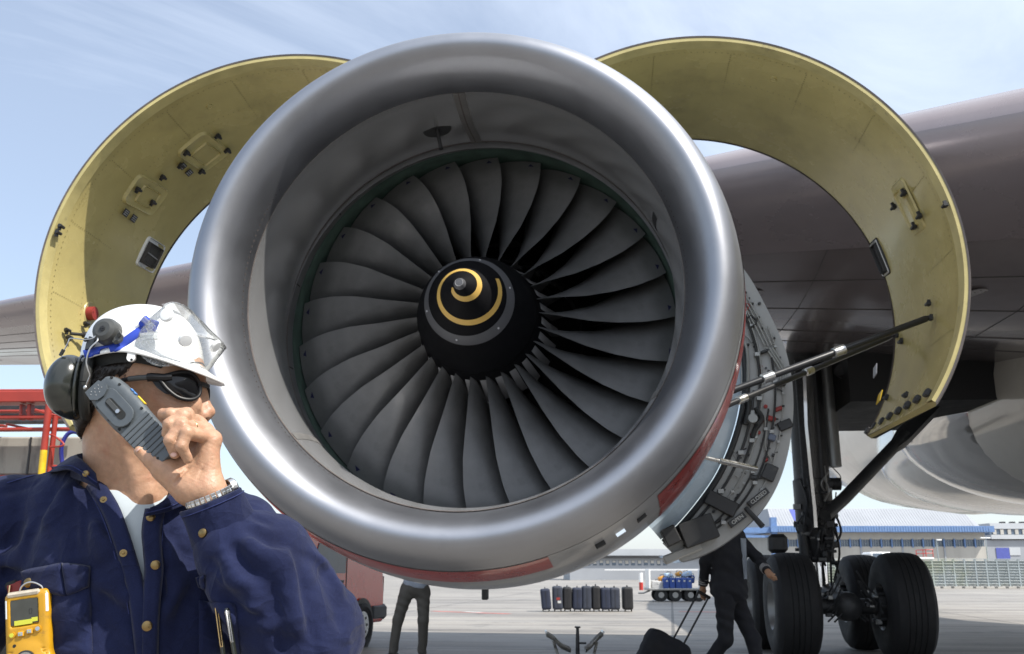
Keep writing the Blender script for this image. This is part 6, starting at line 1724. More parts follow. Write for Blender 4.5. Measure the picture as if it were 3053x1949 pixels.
# --- helpers to lay cloth strips and patches on the shirt
def on_shirt(x, y, lift, bv=None):
    w, n_ = hit(x, y, bv)
    if w is None: return None
    n_ = n_ if n_ @ (CAM - w) > 0 else -n_
    return w + n_ * lift * .6 + (CAM - w) / np.linalg.norm(CAM - w) * lift * .5
def strip_on(name, cl, wd, mat, par, lift=.004, n=4, th=.002, k=8, bv=None):
    c = catmull([np.array(q, float) for q in cl], k); P_ = []; last = None
    for i, q in enumerate(c):
        t = c[min(i + 1, len(c) - 1)] - c[max(i - 1, 0)]; t /= np.linalg.norm(t) + 1e-9; nn = np.array([-t[1], t[0]])
        w_ = wd if not callable(wd) else wd(i / (len(c) - 1))
        for j in range(n):
            e = (j / (n - 1) - .5) * w_; lf = lift * (1.0 if 0 < j < n - 1 else .45)
            h_ = on_shirt(q[0] + nn[0] * e, q[1] + nn[1] * e, lf, bv)
            if h_ is None: h_ = last if last is not None else p(q[0], q[1], -.07)
            last = h_; P_.append(h_)
    o = obj(name, MB().grid(P_, len(c), n), mat, par, sharp=180)
    if th: o.modifiers.new('thick', 'SOLIDIFY').thickness = th; o.modifiers['thick'].offset = 0
    return o
def stitch(cl, par, w=2.2, lift=.0045, bv=None): return strip_on('stitching', cl, w, M['navy_seam'], par, lift, 2, 0, 5, bv)
M['brass'] = pm('brass', (0.26, 0.18, 0.08), 0.34, metal=1.0, var=0.15, vs=120)
def snap(x, y, r, kind, par, lift=.006, bv=None):
    c = on_shirt(x, y, lift, bv); w, n_ = hit(x, y, bv); n_ = n_ if n_ @ (CAM - w) > 0 else -n_
    n_ = n_ * .6 + (CAM - w) / np.linalg.norm(CAM - w) * .5; n_ /= np.linalg.norm(n_)
    mb = MB()
    if kind == 'dome': mb.tube([c - n_ * .004, c + n_ * .0012, c + n_ * .0026, c + n_ * .0032], [r, r, r * .8, r * .25], n=22)
    else: mb.tube([c - n_ * .001, c + n_ * .001, c + n_ * .0015, c + n_ * .0005, c + n_ * .0035, c + n_ * .004], [r, r, r * .75, r * .45, r * .35, r * .1], n=22)
    return obj('snap_button', mb, M['brass'], par)
# plackets
pl1 = strip_on('front_placket', [(280, 1440), (329, 1516), (358, 1590), (379, 1655), (399, 1725), (412, 1790), (422, 1870), (432, 1960)], 52, M['navy'], shirt, .0085, 6, bv=sbv0)
pl2 = strip_on('front_placket', [(462, 1524), (452, 1580), (455, 1640), (459, 1700), (453, 1770), (448, 1850), (446, 1960)], lambda t: 58 - 8 * t, M['navy'], shirt, .0125, 6, bv=sbv0)
stitch([(436, 1545), (434, 1640), (439, 1700), (430, 1770), (424, 1850), (425, 1955)], pl2, lift=.0155, bv=sbv0); stitch([(488, 1548), (482, 1640), (486, 1700), (479, 1770), (470, 1850), (470, 1955)], pl2, lift=.0150, bv=sbv0)
stitch([(276, 1480), (305, 1540), (331, 1610), (352, 1690), (372, 1760), (385, 1830)], pl1, lift=.0105, bv=sbv0)
for x, y, r, k_ in ((312, 1494, .0062, 'stud'), (370, 1650, .0066, 'stud'), (450, 1546, .0080, 'dome'), (464, 1685, .0082, 'dome'), (440, 1865, .0088, 'dome')):
    snap(x, y, r, k_, pl1 if k_ == 'stud' else pl2, .010 if k_ == 'stud' else .0145, sbv0)
# pockets
def patch(name, poly, mat, par, lift, n=12, th=.002):
    # four-cornered patch from top-left, top-right, bottom-right, bottom-left curves
    (a, b, c, d), P_ = [np.array(q, float) for q in poly], []
    for i in range(n):
        u = i / (n - 1)
        for j in range(n):
            v = j / (n - 1); q = (a * (1 - v) + b * v) * (1 - u) + (d * (1 - v) + c * v) * u
            e = min(u, 1 - u, v, 1 - v) * 12; lf = lift * (.35 + .65 * min(1, e)); P_.append(on_shirt(q[0], q[1], lf) if on_shirt(q[0], q[1], lf) is not None else P_[-1])
    o = obj(name, MB().grid(P_, n, n), mat, par, sharp=180); o.modifiers.new('thick', 'SOLIDIFY').thickness = th; return o
pk = patch('chest_pocket', [(62, 1765), (268, 1745), (276, 1960), (40, 1960)], M['navy'], shirt, .006, 16)
fl1 = patch('pocket_flap', [(68, 1704), (190, 1680), (206, 1778), (96, 1752)], M['navy'], shirt, .012, 12, .003)
fl2 = patch('pocket_flap', [(190, 1680), (270, 1691), (266, 1744), (206, 1778)], M['navy'], shirt, .012, 12, .003)
stitch([(72, 1712), (130, 1697), (190, 1687), (264, 1697)], fl1, lift=.0150); stitch([(100, 1746), (150, 1757), (206, 1770), (262, 1738)], fl2, lift=.0150); stitch([(70, 1705), (190, 1681), (268, 1690)], fl1, 2, .0145)
stitch([(268, 1770), (272, 1850), (276, 1955)], pk, lift=.008)
snap(100, 1738, .0085, 'dome', fl1, .016)
pk2 = patch('chest_pocket', [(592, 1790), (700, 1800), (720, 1960), (592, 1960)], M['navy'], shirt, .005, 10)
stitch([(596, 1790), (594, 1870), (594, 1955)], pk2, lift=.0075); stitch([(592, 1878), (640, 1888), (672, 1915)], pk2, lift=.0075)
patch('pocket_flap', [(580, 1722), (612, 1712), (612, 1758), (590, 1752)], M['navy'], shirt, .010, 8, .003)
stitch([(470, 1440 + 60), (560, 1500), (640, 1530)], shirt)
stitch([(20, 1440), (90, 1420), (165, 1404)], shirt, 2.5)
# cuff
cd = (CUF1 - CUF0); cl_ = np.linalg.norm(cd); cd /= cl_
cx = np.cross(cd, np.array([0, 1.0, 0])); cx /= np.linalg.norm(cx); cy = np.cross(cd, cx)
mb = MB(); P_ = []
prof = [(.004, .0475), (-.003, .0500), (-.002, .0535), (.02, .0545), (.045, .0560), (cl_ * .9, .0570), (cl_ + .012, .056)]
for i in range(41):
    a = 2 * math.pi * i / 40
    for s_, r_ in prof:
        wv = .0012 * math.sin(5 * a + s_ * 60) + .0008 * math.sin(9 * a - s_ * 90)
        P_.append(CUF0 + cd * s_ + (cx * math.cos(a) * 1.03 + cy * math.sin(a) * .80) * (r_ + wv))
cuff = obj('cuff', mb.grid(P_, 41, len(prof)), M['navy'], shirt, sharp=70)
for s_ in (.006, cl_ * .93):
    ring = [CUF0 + cd * s_ + (cx * math.cos(a) * 1.03 + cy * math.sin(a) * .80) * (np.interp(s_, [q[0] for q in prof[1:]], [q[1] for q in prof[1:]]) + .0012) for a in np.linspace(0, 2 * math.pi, 49)]
    obj('stitching', MB().tube(ring, .0009, n=5, cap=False), M['navy_seam'], cuff)
sc = p(601, 1592, -.172); sn = np.array([-.35, -.9, .1]); sn /= np.linalg.norm(sn)
cbv = BVHTree.FromPolygons([Vector(v) for v in P_], [tuple(q) for q in mb.f]); hh = cbv.ray_cast(Vector(CAM), Vector(ray(604, 1588)))
if hh[0] is not None: sc = np.array(hh[0])
obj('snap_button', MB().tube([sc - sn * .002, sc + sn * .0015, sc + sn * .003, sc + sn * .0036], [.0082, .0082, .0065, .002], n=22), M['brass'], cuff)
# collar: stand plus turned-down fall
cb = [(300, 1462, -.075), (262, 1440, -.062), (222, 1425, -.020), (212, 1412, .05), (280, 1395, .115), (390, 1385, .135), (490, 1400, .115), (545, 1440, .05), (548, 1480, -.015), (505, 1506, -.058), (462, 1524, -.072)]
ct = [(284, 1408, -.070), (248, 1372, -.056), (232, 1360, -.015), (236, 1352, .05), (300, 1345, .105), (390, 1340, .122), (470, 1352, .105), (515, 1400, .05), (510, 1455, -.022), (488, 1490, -.062), (455, 1512, -.080)]
co = [(292, 1450, -.090), (215, 1400, -.088), (166, 1402, -.050), (150, 1408, .06), (240, 1420, .140), (390, 1420, .165), (540, 1425, .140), (585, 1455, .06), (570, 1490, -.02), (505, 1522, -.064), (430, 1540, -.088)]
cbp, ctp, cop = [catmull([p(*q) for q in L], 6) for L in (cb, ct, co)]
P_ = []
for a, b, c in zip(cbp, ctp, cop):
    for q in (a, a * .5 + b * .5, b, b * .75 + c * .25 + UP * .004, b * .4 + c * .6 + UP * .003, c): P_.append(q)
col_ = obj('collar', MB().grid(P_, len(cbp), 6), M['navy'], shirt, sharp=180); col_.modifiers.new('thick', 'SOLIDIFY').thickness = .003
obj('stitching', MB().tube([b * .12 + c * .88 + UP * .0035 + np.array([0, -.003, 0]) for b, c in zip(ctp, cop)], .0009, n=5), M['navy_seam'], col_)
cs_ = p(256, 1412, -.088); obj('snap_button', MB().tube([cs_, cs_ + np.array([.0005, -.003, 0]), cs_ + np.array([0, -.004, 0])], [.0062, .0055, .002], n=16), M['brass'], col_)
# trousers and boots, below the frame
def leg_fn(P):
    c = p(380, 1950, .05); D = sd_ell(P, (c[0], c[1] + .01, .92), (.185, .125, .16))
    for s in (-1, 1):
        h_ = np.array([c[0] + s * .10, c[1] + .01, .84]); k_ = h_ + (s * .03, 0, -.38); a_ = k_ + (s * .01, .03, -.36)
        q = smin(sd_cap(P, h_, k_, .100, .080), sd_cap(P, k_, a_, .080, .075), .04); D = smin(D, q, .03)
    n = np.sin(P[..., 2] * 38 + P[..., 0] * 30) * np.sin(P[..., 1] * 40 + P[..., 2] * 15); D = D + f32(.004) * n.astype(f32)
    return smax(smax(D, P[..., 2] - f32(1.0), .01), f32(.06) - P[..., 2], .01)
sdf_obj('trousers', leg_fn, (-1.0, 1.68, .02), (-.40, 2.12, 1.02), .014, M['navy'], mech)
cx0_ = p(380, 1950, .05)
for s in (-1, 1):
    a_ = np.array([cx0_[0] + s * .14, cx0_[1] + .04, .09]); t_ = a_ + np.array([s * .02, -.20, -.045])
    sdf_obj('boot', lambda P, a_=a_, t_=t_: smax(smin(sd_cap(P, a_ + UP * .06, a_ - UP * .03, .052, .05), sd_cap(P, a_ - UP * .035, t_, .048, .045), .03), f32(.0) - P[..., 2], .004), np.minimum(a_, t_) - .12, np.maximum(a_, t_) + .14, .009, M['shoe'], mech)

# ------------------------------------------------------------------ hard hat with ear defenders
M['hat'] = pm('hat_white', (0.80, 0.80, 0.78), 0.28, var=0.03, vs=14, coat=0.35, col2=(0.66, 0.64, 0.58), c2t=(0.62, 0.85), c2s=30, rvar=0.06, bump=0.04, bs=60, bdist=.002)
hatc = p(420, 1080)
hat = empty('hard_hat', tuple(hatc), 'white hard hat with black ear defenders on the mechanic', 'hard hat')
ha = R(-4.5); hx = np.array([math.cos(ha), -.03, -math.sin(ha)]); hx /= np.linalg.norm(hx); hz = np.array([math.sin(ha), 0, math.cos(ha)]); hy = np.cross(hz, hx)
def hatp(th, rr, z): return hatc + hx * rr * math.cos(th) + hy * rr * math.sin(th) + hz * z
def plan(th): a, b = (.1165 if math.cos(th) > 0 else .108), .104; return a * b / math.sqrt((b * math.cos(th)) ** 2 + (a * math.sin(th)) ** 2)
NT = 96; P_ = []
def arch(th): c = math.cos(th); return -.015 * c * c - (.012 * max(0, c) ** 2)
rows = 0; levels = []
for e, dz in ((1.0, -.0045), (1.0, -.001), (.96, .001), (.5, .0035), (.12, .008)): levels.append(('brim', e, dz))
for v in np.linspace(.03, 1.0, 22): levels.append(('dome', v, 0))
for kind, v, dz in levels:
    for i in range(NT):
        th = 2 * math.pi * i / NT; R0 = plan(th); c = math.cos(th)
        ext = .008 + .033 * max(0, c) ** 1.4
        if kind == 'brim': rr = R0 + ext * v; z = arch(th) + dz - .024 * max(0, c) ** 1.5 * v
        else:
            pw = 2.25; rr = R0 * max(0, (1 - v ** pw)) ** (1 / pw) * (1 if v < 1 else 0); z = arch(th) * (1 - v) ** 1.3 + .010 * (1 - v) + v * .110
            if v < .1: z = arch(th) * (1 - v) ** 1.3 + .010 + v * .110 * .9
        P_.append(hatp(th, rr, z))
nl = len(levels); fs = [(a * NT + i, a * NT + (i + 1) % NT, (a + 1) * NT + (i + 1) % NT, (a + 1) * NT + i) for a in range(nl - 1) for i in range(NT)]
shell = obj('shell', MB().add(P_, fs), M['hat'], hat, sharp=60)
sm = shell.modifiers.new('thick', 'SOLIDIFY'); sm.thickness = .003; sm.offset = 0
htv = BVHTree.FromPolygons([Vector(v) for v in P_], fs)
M['liner'] = pm('liner_black', (0.012, 0.013, 0.012), 0.7, var=0.2)
lv = [hatp(2 * math.pi * i / 60, plan(2 * math.pi * i / 60) * k, z + arch(2 * math.pi * i / 60)) for k, z in ((.90, -.020), (.955, -.002), (.93, .03), (.80, .065)) for i in range(60)]
obj('suspension_band', MB().add(lv, [(a * 60 + i, a * 60 + (i + 1) % 60, (a + 1) * 60 + (i + 1) % 60, (a + 1) * 60 + i) for a in range(3) for i in range(60)]), M['liner'], hat)
q = p(392, 1066, -.112); obj('lug', MB().tube([q + (0, .003, 0), q + (0, -.003, 0)], .008, n=16).box(q + (0, 0, .008), (.015, .005, .014)), M['hat'], hat)
q = p(392, 1072, -.117); obj('lug_hole', MB().tube([q + (0, .001, 0), q + (0, -.0006, 0)], .0022, n=10), M['liner'], hat)
def on_hat(x, y, lift=.003):
    h_ = htv.ray_cast(Vector(CAM), Vector(ray(x, y)).normalized())
    if h_[0] is None: return None, None
    n_ = np.array(h_[1]); w = np.array(h_[0]); n_ = n_ if n_ @ (CAM - w) > 0 else -n_; return w + n_ * lift, n_
# ear defender hub
M['muff'] = pm('muff_plastic', (0.016, 0.018, 0.014), 0.16, var=0.15, vs=10, coat=0.4)
M['hub_grey'] = pm('hub_grey', (0.055, 0.057, 0.055), 0.45, var=0.15, vs=40)
hc_, hn_ = on_hat(328, 994); hn_ = hn_ * .8 + np.array([0, -.4, 0]); hn_ /= np.linalg.norm(hn_)
base_ = obj('hub_base', MB().box(hc_ + p(330, 1020) - p(328, 994) + hn_ * .004, (.058, .034, .008), basis(np.array([.9, 0, .12]), hz), bev=.003), M['hub_grey'], hat) if False else None
hub = obj('muff_hub', MB().tube([hc_ - hn_ * .006, hc_ + hn_ * .012, hc_ + hn_ * .020, hc_ + hn_ * .024], [.0245, .0245, .0215, .014], n=30), M['hub_grey'], hat, sharp=25)
obj('hub_screw', MB().tube([hc_ + hn_ * .0235, hc_ + hn_ * .0255], .0052, n=14).box(hc_ + hn_ * .026, (.007, .0012, .0012), basis(hx, hn_)).box(hc_ + hn_ * .026, (.0012, .0012, .007), basis(hx, hn_)), M['dark_steel'], hub)
def flat_poly(name, pts, th, mat, par, lift=.004):
    P_ = [on_hat(x, y, lift)[0] for x, y in pts]
    return obj(name, MB().prism(P_, hn_ * th), mat, par, smooth=False)
plt = flat_poly('hub_bracket', [(364, 992), (374, 1008), (372, 1020), (362, 1038), (352, 1038), (346, 1028), (352, 1012)], .006, M['hub_grey'], hat, .010)
flat_poly('hub_bracket', [(285, 1010), (300, 1015), (296, 1035), (285, 1046), (272, 1050), (276, 1030)], .006, M['hub_grey'], hat, .010)
for x, y in ((365, 1008), (358, 1032), (280, 1020)):
    q, n_ = on_hat(x, y, .0175); obj('bracket_hole', MB().tube([q, q + hn_ * .0015], .0042, n=12), M['liner'], plt)
# ear cup
cc_ = p(203, 1149, -.075)
Mc = basis((1, -.25, -.05), (.25, 1, 0))
def cup_fn(P):
    D = sd_ell(P, cc_, (.0375, .046, .0575), Mc)
    return smin(D, sd_ell(P, cc_ + np.array([.012, .012, -.008]), (.034, .044, .055), Mc), .01)
cup, _, _ = sdf_obj('ear_cup', cup_fn, cc_ - .08, cc_ + .08, .0025, M['muff'], hat)
sring = [cc_ + np.array([.0205, .004, 0]) + np.array([.010 * math.cos(a), -.0445 * math.cos(a), .0560 * math.sin(a)]) for a in np.linspace(0, 2 * math.pi, 49)]
obj('cup_seam', MB().tube(sring, .0028, n=8, cap=False), M['muff'], cup)
sd_ = [cc_ + np.array([.034, .012, 0]) + np.array([.010 * math.cos(a), -.043 * math.cos(a), .0540 * math.sin(a)]) for a in np.linspace(0, 2 * math.pi, 49)]
obj('ear_cushion', MB().tube(sd_, .010, n=10, cap=False), M['liner'], cup)
wire = lambda pts, r, nm='muff_wire': obj(nm, MB().tube(catmull([np.array(q) for q in pts], 7), r, n=8), M['steel'], hat)
hb_ = hc_ + hn_ * .012
wire([hb_ + (-.012, -.004, -.010), p(290, 1016, -.128), p(268, 1040, -.132), p(258, 1075, -.130), p(262, 1100, -.128), p(268, 1118, -.124), p(260, 1140, -.122), p(254, 1156, -.118)], .0016)
wire([hb_ + (-.014, -.004, -.004), p(280, 1006, -.124), p(255, 1012, -.118), p(225, 1009, -.11), p(208, 1009, -.10), p(203, 1020, -.10), p(190, 1046, -.10)], .0011)
obj('wire_end', MB().tube([p(190, 1042, -.10), p(180, 1060, -.098)], .0035, n=10), M['muff'], hat)
obj('wire_knob', MB().ball(p(254, 1155, -.120), .0042, 10), M['steel'], hat)
# chin adjuster at the nape
for k in range(5): obj('nape_strap', MB().box(p(250 + k * 3, 1240 + k * 9, -.02), (.020, .03, .0045), basis((.9, 0, .35), (0, 1, 0)), bev=.001), M['liner'], hat)

# ------------------------------------------------------------------ goggles parked on the hat
def clear_mat(name, tint, gl=0.12, rough=0.10):
    m = bpy.data.materials.new(name); m.use_nodes = True; n, l = m.node_tree.nodes, m.node_tree.links
    n.remove(n['Principled BSDF']); o = n['Material Output']
    tr = n.new('ShaderNodeBsdfTransparent'); tr.inputs[0].default_value = (*tint, 1)
    gs = n.new('ShaderNodeBsdfGlossy'); gs.inputs['Roughness'].default_value = rough
    df = n.new('ShaderNodeBsdfDiffuse'); df.inputs[0].default_value = (.8, .82, .84, 1)
    fr = n.new('ShaderNodeFresnel'); fr.inputs[0].default_value = 1.25
    nz = n.new('ShaderNodeTexNoise'); nz.inputs['Scale'].default_value = 40; nz.inputs['Detail'].default_value = 4
    mr = n.new('ShaderNodeMapRange'); mr.inputs[1].default_value = .45; mr.inputs[2].default_value = .8; mr.inputs[3].default_value = gl * .5; mr.inputs[4].default_value = gl * 2.0
    l.new(nz.outputs[0], mr.inputs[0])
    m0 = n.new('ShaderNodeMixShader'); l.new(mr.outputs[0], m0.inputs[0]); l.new(tr.outputs[0], m0.inputs[1]); l.new(df.outputs[0], m0.inputs[2])
    m1 = n.new('ShaderNodeMixShader'); l.new(fr.outputs[0], m1.inputs[0]); l.new(m0.outputs[0], m1.inputs[1]); l.new(gs.outputs[0], m1.inputs[2])
    l.new(m1.outputs[0], o.inputs[0]); return m
M['clear'] = clear_mat('clear_plastic', (.97, .98, .98), .24)
M['clear_lens'] = clear_mat('clear_lens', (.96, .97, .97), .13, .05)
gog = empty('safety_goggles', tuple(p(550, 1000)), 'clear vented safety goggles with a blue strap pushed up on the hard hat', 'goggles')
gn = np.array([.62, -.10, .66]); gn /= np.linalg.norm(gn); gy = np.array([.1, 1.0, 0]); gy = gy - gn * (gn @ gy); gy /= np.linalg.norm(gy); gh = np.cross(gn, gy)  # gh: up-left along the lens
gc = p(585, 976, -.03)
def ring_pts(w, h, d, n=40, pw=3.2, bend=.5, off=(0, 0)):
    out = []
    for i in range(n):
        a = 2 * math.pi * i / n; c, s = math.cos(a), math.sin(a)
        x = math.copysign(abs(c) ** (2 / pw), c) * w; y = math.copysign(abs(s) ** (2 / pw), s) * h
        out.append(gc + gy * (x + off[0]) + gh * (y + off[1]) + gn * (d - bend * x * x * 6))
    return out
r0, r1, r2, r3 = ring_pts(.088, .056, -.040, bend=1.1, off=(0, -.004)), ring_pts(.090, .058, -.020, bend=.8), ring_pts(.086, .053, .012, bend=.45), ring_pts(.080, .046, .015, bend=.45)
n_ = 40; mb = MB().add(r0 + r1 + r2 + r3, [(k * n_ + i, k * n_ + (i + 1) % n_, (k + 1) * n_ + (i + 1) % n_, (k + 1) * n_ + i) for k in range(3) for i in range(n_)])
fr_o = obj('goggle_frame', mb, M['clear'], gog, sharp=50)
ln = [gc + gy * (.079 * x) + gh * (.045 * y) + gn * (.0145 - .45 * 6 * (.079 * x) ** 2) for x in np.linspace(-1, 1, 13) for y in np.linspace(-1, 1, 9)]
obj('goggle_lens', MB().grid(ln, 13, 9), M['clear_lens'], gog)
obj('lens_edge', MB().tube(r2 + r2[:1], .0016, n=6, cap=False), M['clear'], gog); obj('rear_edge', MB().tube(r0 + r0[:1], .0018, n=6, cap=False), M['clear'], gog)
M['vent_white'] = pm('vent_white', (0.72, 0.74, 0.75), 0.4, var=0.05)
for x, y in ((498, 940), (552, 1012), (640, 1030)):
    h_ = BVHTree.FromPolygons([Vector(v) for v in mb.v], mb.f).ray_cast(Vector(CAM), Vector(ray(x, y)).normalized())
    if h_[0] is None: continue
    q = np.array(h_[0]); nn = np.array(h_[1]); nn = nn if nn @ (CAM - q) > 0 else -nn
    obj('vent_cap', MB().tube([q, q + nn * .004, q + nn * .006, q + nn * .0065], [.013, .0125, .0105, .004], n=26), M['vent_white'], gog)
M['strap_blue'] = pm('strap_blue', (0.02, 0.055, 0.40), 0.75, var=0.12, vs=60, bump=0.3, bs=900, bdist=.0006)
def hat_strip(cl, wd, name, mat, lift=.004):
    c = catmull([np.array(q, float) for q in cl], 7); P_ = []
    for i, q in enumerate(c):
        t = c[min(i + 1, len(c) - 1)] - c[max(i - 1, 0)]; t /= np.linalg.norm(t); nn = np.array([-t[1], t[0]])
        for e in (-.5, -.42, 0, .42, .5):
            w, _ = on_hat(q[0] + nn[0] * e * wd, q[1] + nn[1] * e * wd, lift if abs(e) < .5 else lift * .4); P_.append(w if w is not None else P_[-1])
    o = obj(name, MB().grid(P_, len(c), 5), mat, gog, sharp=180); return o
hat_strip([(256, 1056), (285, 1048), (318, 1043), (345, 1036), (372, 1020), (400, 1000), (432, 978)], 26, 'strap', M['strap_blue'])
q0, _ = on_hat(436, 972, .014)
obj('strap_slide', MB().box(q0, (.030, .006, .011), basis((.6, 0, -.5), (0, 1, .1)), bev=.002), M['clear'], gog)
q0, _ = on_hat(430, 968, .010); obj('strap_fold', MB().box(q0, (.014, .008, .022), basis((.75, 0, -.6), (0, 1, .1)), bev=.003), M['strap_blue'], gog)
q0, _ = on_hat(455, 978, .010); obj('strap_fold', MB().box(q0, (.018, .005, .020), basis((.9, 0, -.3), (0, 1, .1)), bev=.002), M['strap_blue'], gog)
for s_ in (-1, 1):
    ear_ = gc + gy * s_ * .088 - gn * .045; obj('strap_lug', MB().tube([ear_, ear_ - hx * .03 - hz * .0 + gy * s_ * .004], [.008, .006], n=8), M['clear'], gog)

# ------------------------------------------------------------------ wraparound sunglasses
gl = empty('sunglasses', tuple(p(540, 1150, -.05)), 'black wraparound sunglasses on the mechanic', 'sunglasses')
M['lens_dark'] = pm('lens_black', (0.004, 0.004, 0.005), 0.05, var=0.05, rvar=0.0, spec=0.35)
M['frame_black'] = pm('frame_black', (0.006, 0.006, 0.007), 0.42, spec=0.3, var=0.1)
def Yg(x): t = min(.985, max(-1, (x - 425) / 190.0)); return -.089 * math.sqrt(1 - t * t) ** .9 - .003
def gp(x, y, o=0.0): return p(x, y, Yg(x) - o)
lens = [(476, 1131), (503, 1117), (540, 1109), (570, 1113), (589, 1133), (597, 1158), (590, 1181), (566, 1191), (531, 1184), (499, 1160)]
lc = [np.array(q) for q in catmull([np.array(q, float) for q in lens + lens[:1]], 5)][:-1]
cen = sum(lc) / len(lc); P_ = [gp(*cen, .006)]
for k, o in ((.5, .005), (.85, .002), (1.0, 0)): P_ += [gp(*(cen + (q - cen) * k), o) for q in lc]
n_ = len(lc); fs = [(0, 1 + i, 1 + (i + 1) % n_) for i in range(n_)] + [(1 + k * n_ + i, 1 + (k + 1) * n_ + i, 1 + (k + 1) * n_ + (i + 1) % n_, 1 + k * n_ + (i + 1) % n_) for k in range(2) for i in range(n_)]
obj('lens', MB().add(P_, fs), M['lens_dark'], gl, sharp=180)
obj('lens_frame', MB().tube([gp(*q, .001) for q in lc] + [gp(*lc[0], .001)], .0038, n=10, cap=False), M['frame_black'], gl)
tp_ = catmull([np.array(q, float) for q in ((512, 1124), (490, 1126), (455, 1124), (440, 1125))], 5)
obj('temple', MB().tube([gp(x, y) for x, y in tp_], [.0085] * 5 + [.0078] * (len(tp_) - 5), n=10), M['frame_black'], gl)
obj('temple_grip', MB().tube([gp(441, 1125), gp(415, 1126), gp(384, 1130)], .0052, n=10), M['hub_grey'], gl)
obj('temple_tip', MB().tube([gp(385, 1130), gp(365, 1133), gp(345, 1145), gp(335, 1165)], [.0045, .004, .0035, .003], n=10), M['frame_black'], gl)
sh_ = [(452, 1134), (497, 1132), (506, 1160), (515, 1178), (490, 1172), (468, 1156)]
obj('side_shield', MB().prism([gp(*q) for q in sh_], (0, .004, 0)), M['frame_black'], gl, smooth=False)
obj('bridge', MB().tube(catmull([gp(590, 1142, .001), p(606, 1146, -.028), p(617, 1150, -.005), p(617, 1150, .02), p(600, 1140, .05)], 5), .0048, n=10), M['frame_black'], gl)
fl_ = [p(618, 1153, -.002), p(621, 1165, .004), p(620, 1188, .010), p(612, 1200, .022), p(600, 1190, .045), p(598, 1150, .05), p(606, 1135, .035)]
obj('lens', MB().prism(fl_, (.002, .002, 0)), M['lens_dark'], gl, smooth=False)
obj('lens_frame', MB().tube(catmull(fl_ + fl_[:1], 4), .0036, n=8, cap=False), M['frame_black'], gl)

# ------------------------------------------------------------------ handset
hs0, hs1 = p(318, 1166, -.117), p(502, 1366, -.150)
hs = empty('handset', tuple((hs0 + hs1) / 2), 'grey ribbed radio handset with a belt clip in the raised hand', 'handset')
hl = hs1 - hs0; HL = np.linalg.norm(hl); hl /= HL
hw = p(394, 1165, -.12) - p(305, 1232, -.12); hw -= hl * (hw @ hl); hw /= np.linalg.norm(hw); hn = np.cross(hw, hl); hn = hn if hn[1] < 0 else -hn
M['hs_grey'] = pm('handset_grey', (0.085, 0.098, 0.108), 0.42, var=0.08, vs=60, bump=0.08, bs=900, bdist=.0004)
M['hs_grey2'] = pm('handset_clip', (0.075, 0.087, 0.097), 0.36, var=0.08, vs=60)
def HS(a, b, c): return hs0 + hl * a + hw * b + hn * c
Bh = np.column_stack([hl, hw, hn])
def hs_fn(P):
    q = (P - hs0) @ Bh.astype(f32); a, b, c = q[..., 0], q[..., 1], q[..., 2]
    wd = np.interp(a, [-.01, .02, .07, .09, HL], [.030, .0345, .0345, .0325, .0300]).astype(f32)
    D = np.maximum(np.abs(b) - wd, np.abs(c) - f32(.013)); D = np.maximum(D, np.abs(a - f32(HL / 2 - .006)) - f32(HL / 2 + .010))
    bev = (np.abs(b) - wd + np.abs(c) - f32(.013) + f32(.008)) * f32(.707); D = smax(D, bev, .004)
    e = np.abs(a - f32(HL / 2 - .006)) - f32(HL / 2 + .010); D = smax(D, (np.abs(b) - wd + e + f32(.010)) * f32(.707), .004)
    return D
sdf_obj('handset_body', hs_fn, np.minimum(hs0, hs1) - .06, np.maximum(hs0, hs1) + .06, .0018, M['hs_grey'], hs)
for k_ in range(9):
    a_ = .0985 + k_ * .0098
    if a_ > HL - .012: break
    w_ = float(np.interp(a_, [.07, .09, HL], [.0345, .0325, .0300])) - .0022
    obj('rib', MB().box(HS(a_, 0, .0132), (.0088, 2 * w_, .0040), Bh, bev=.0012), M['hs_grey'], hs)
def stadium(L, w, n=10): return [(L / 2 - w + w * math.cos(a), w * math.sin(a)) for a in np.linspace(-math.pi / 2, math.pi / 2, n)] + [(-L / 2 + w + w * math.cos(a), w * math.sin(a)) for a in np.linspace(math.pi / 2, 3 * math.pi / 2, n)]
clip = obj('belt_clip', MB().prism([HS(.048 + a, -.006 + b, .0150) for a, b in stadium(.088, .0215)], hn * .005), M['hs_grey2'], hs, smooth=False)
cb_ = clip.modifiers.new('bevel', 'BEVEL'); cb_.width = .0012; cb_.segments = 2
obj('clip_slot', MB().prism([HS(.052 + a, -.006 + b, .0203) for a, b in stadium(.052, .0078)], hn * .0004), M['liner'], clip, smooth=False)
obj('clip_spring', MB().box(HS(.046, -.006, .0212), (.036, .0085, .0012), Bh, bev=.0004), M['hub_grey'], clip)
obj('clip_screw', MB().tube([HS(.060, -.006, .0216), HS(.060, -.006, .0230)], .0038, n=14), M['steel'], clip)
hd = obj('clip_head', MB().prism([HS(a, -.008 + b, .0204) for a, b in [(-.013, -.017), (-.013, .014), (.004, .019), (.013, .015), (.018, .003), (.016, -.010), (.006, -.019)]], hn * .004), M['hs_grey2'], clip, smooth=False)
for i, (a, b) in enumerate(((-.005, -.008), (-.005, 0), (-.005, .008), (.001, -.004), (.001, .004), (.007, -.006), (.007, .002), (-.001, -.012), (.003, .010))):
    obj('grip_stud', MB().ball(HS(a, -.008 + b, .0245), .0011, 6), M['vane'], hd)
for a, b in ((-.006, .024), (.016, .026), (.083, .026), (.083, -.026), (.020, -.028), (.178, -.012), (.178, .012), (.055, -.028)):
    obj('case_screw', MB().tube([HS(min(a, HL - .006), b * (1 if a < .1 else .9), .0105), HS(min(a, HL - .006), b * (1 if a < .1 else .9), .0137)], .0024, n=10), M['liner'], hs)
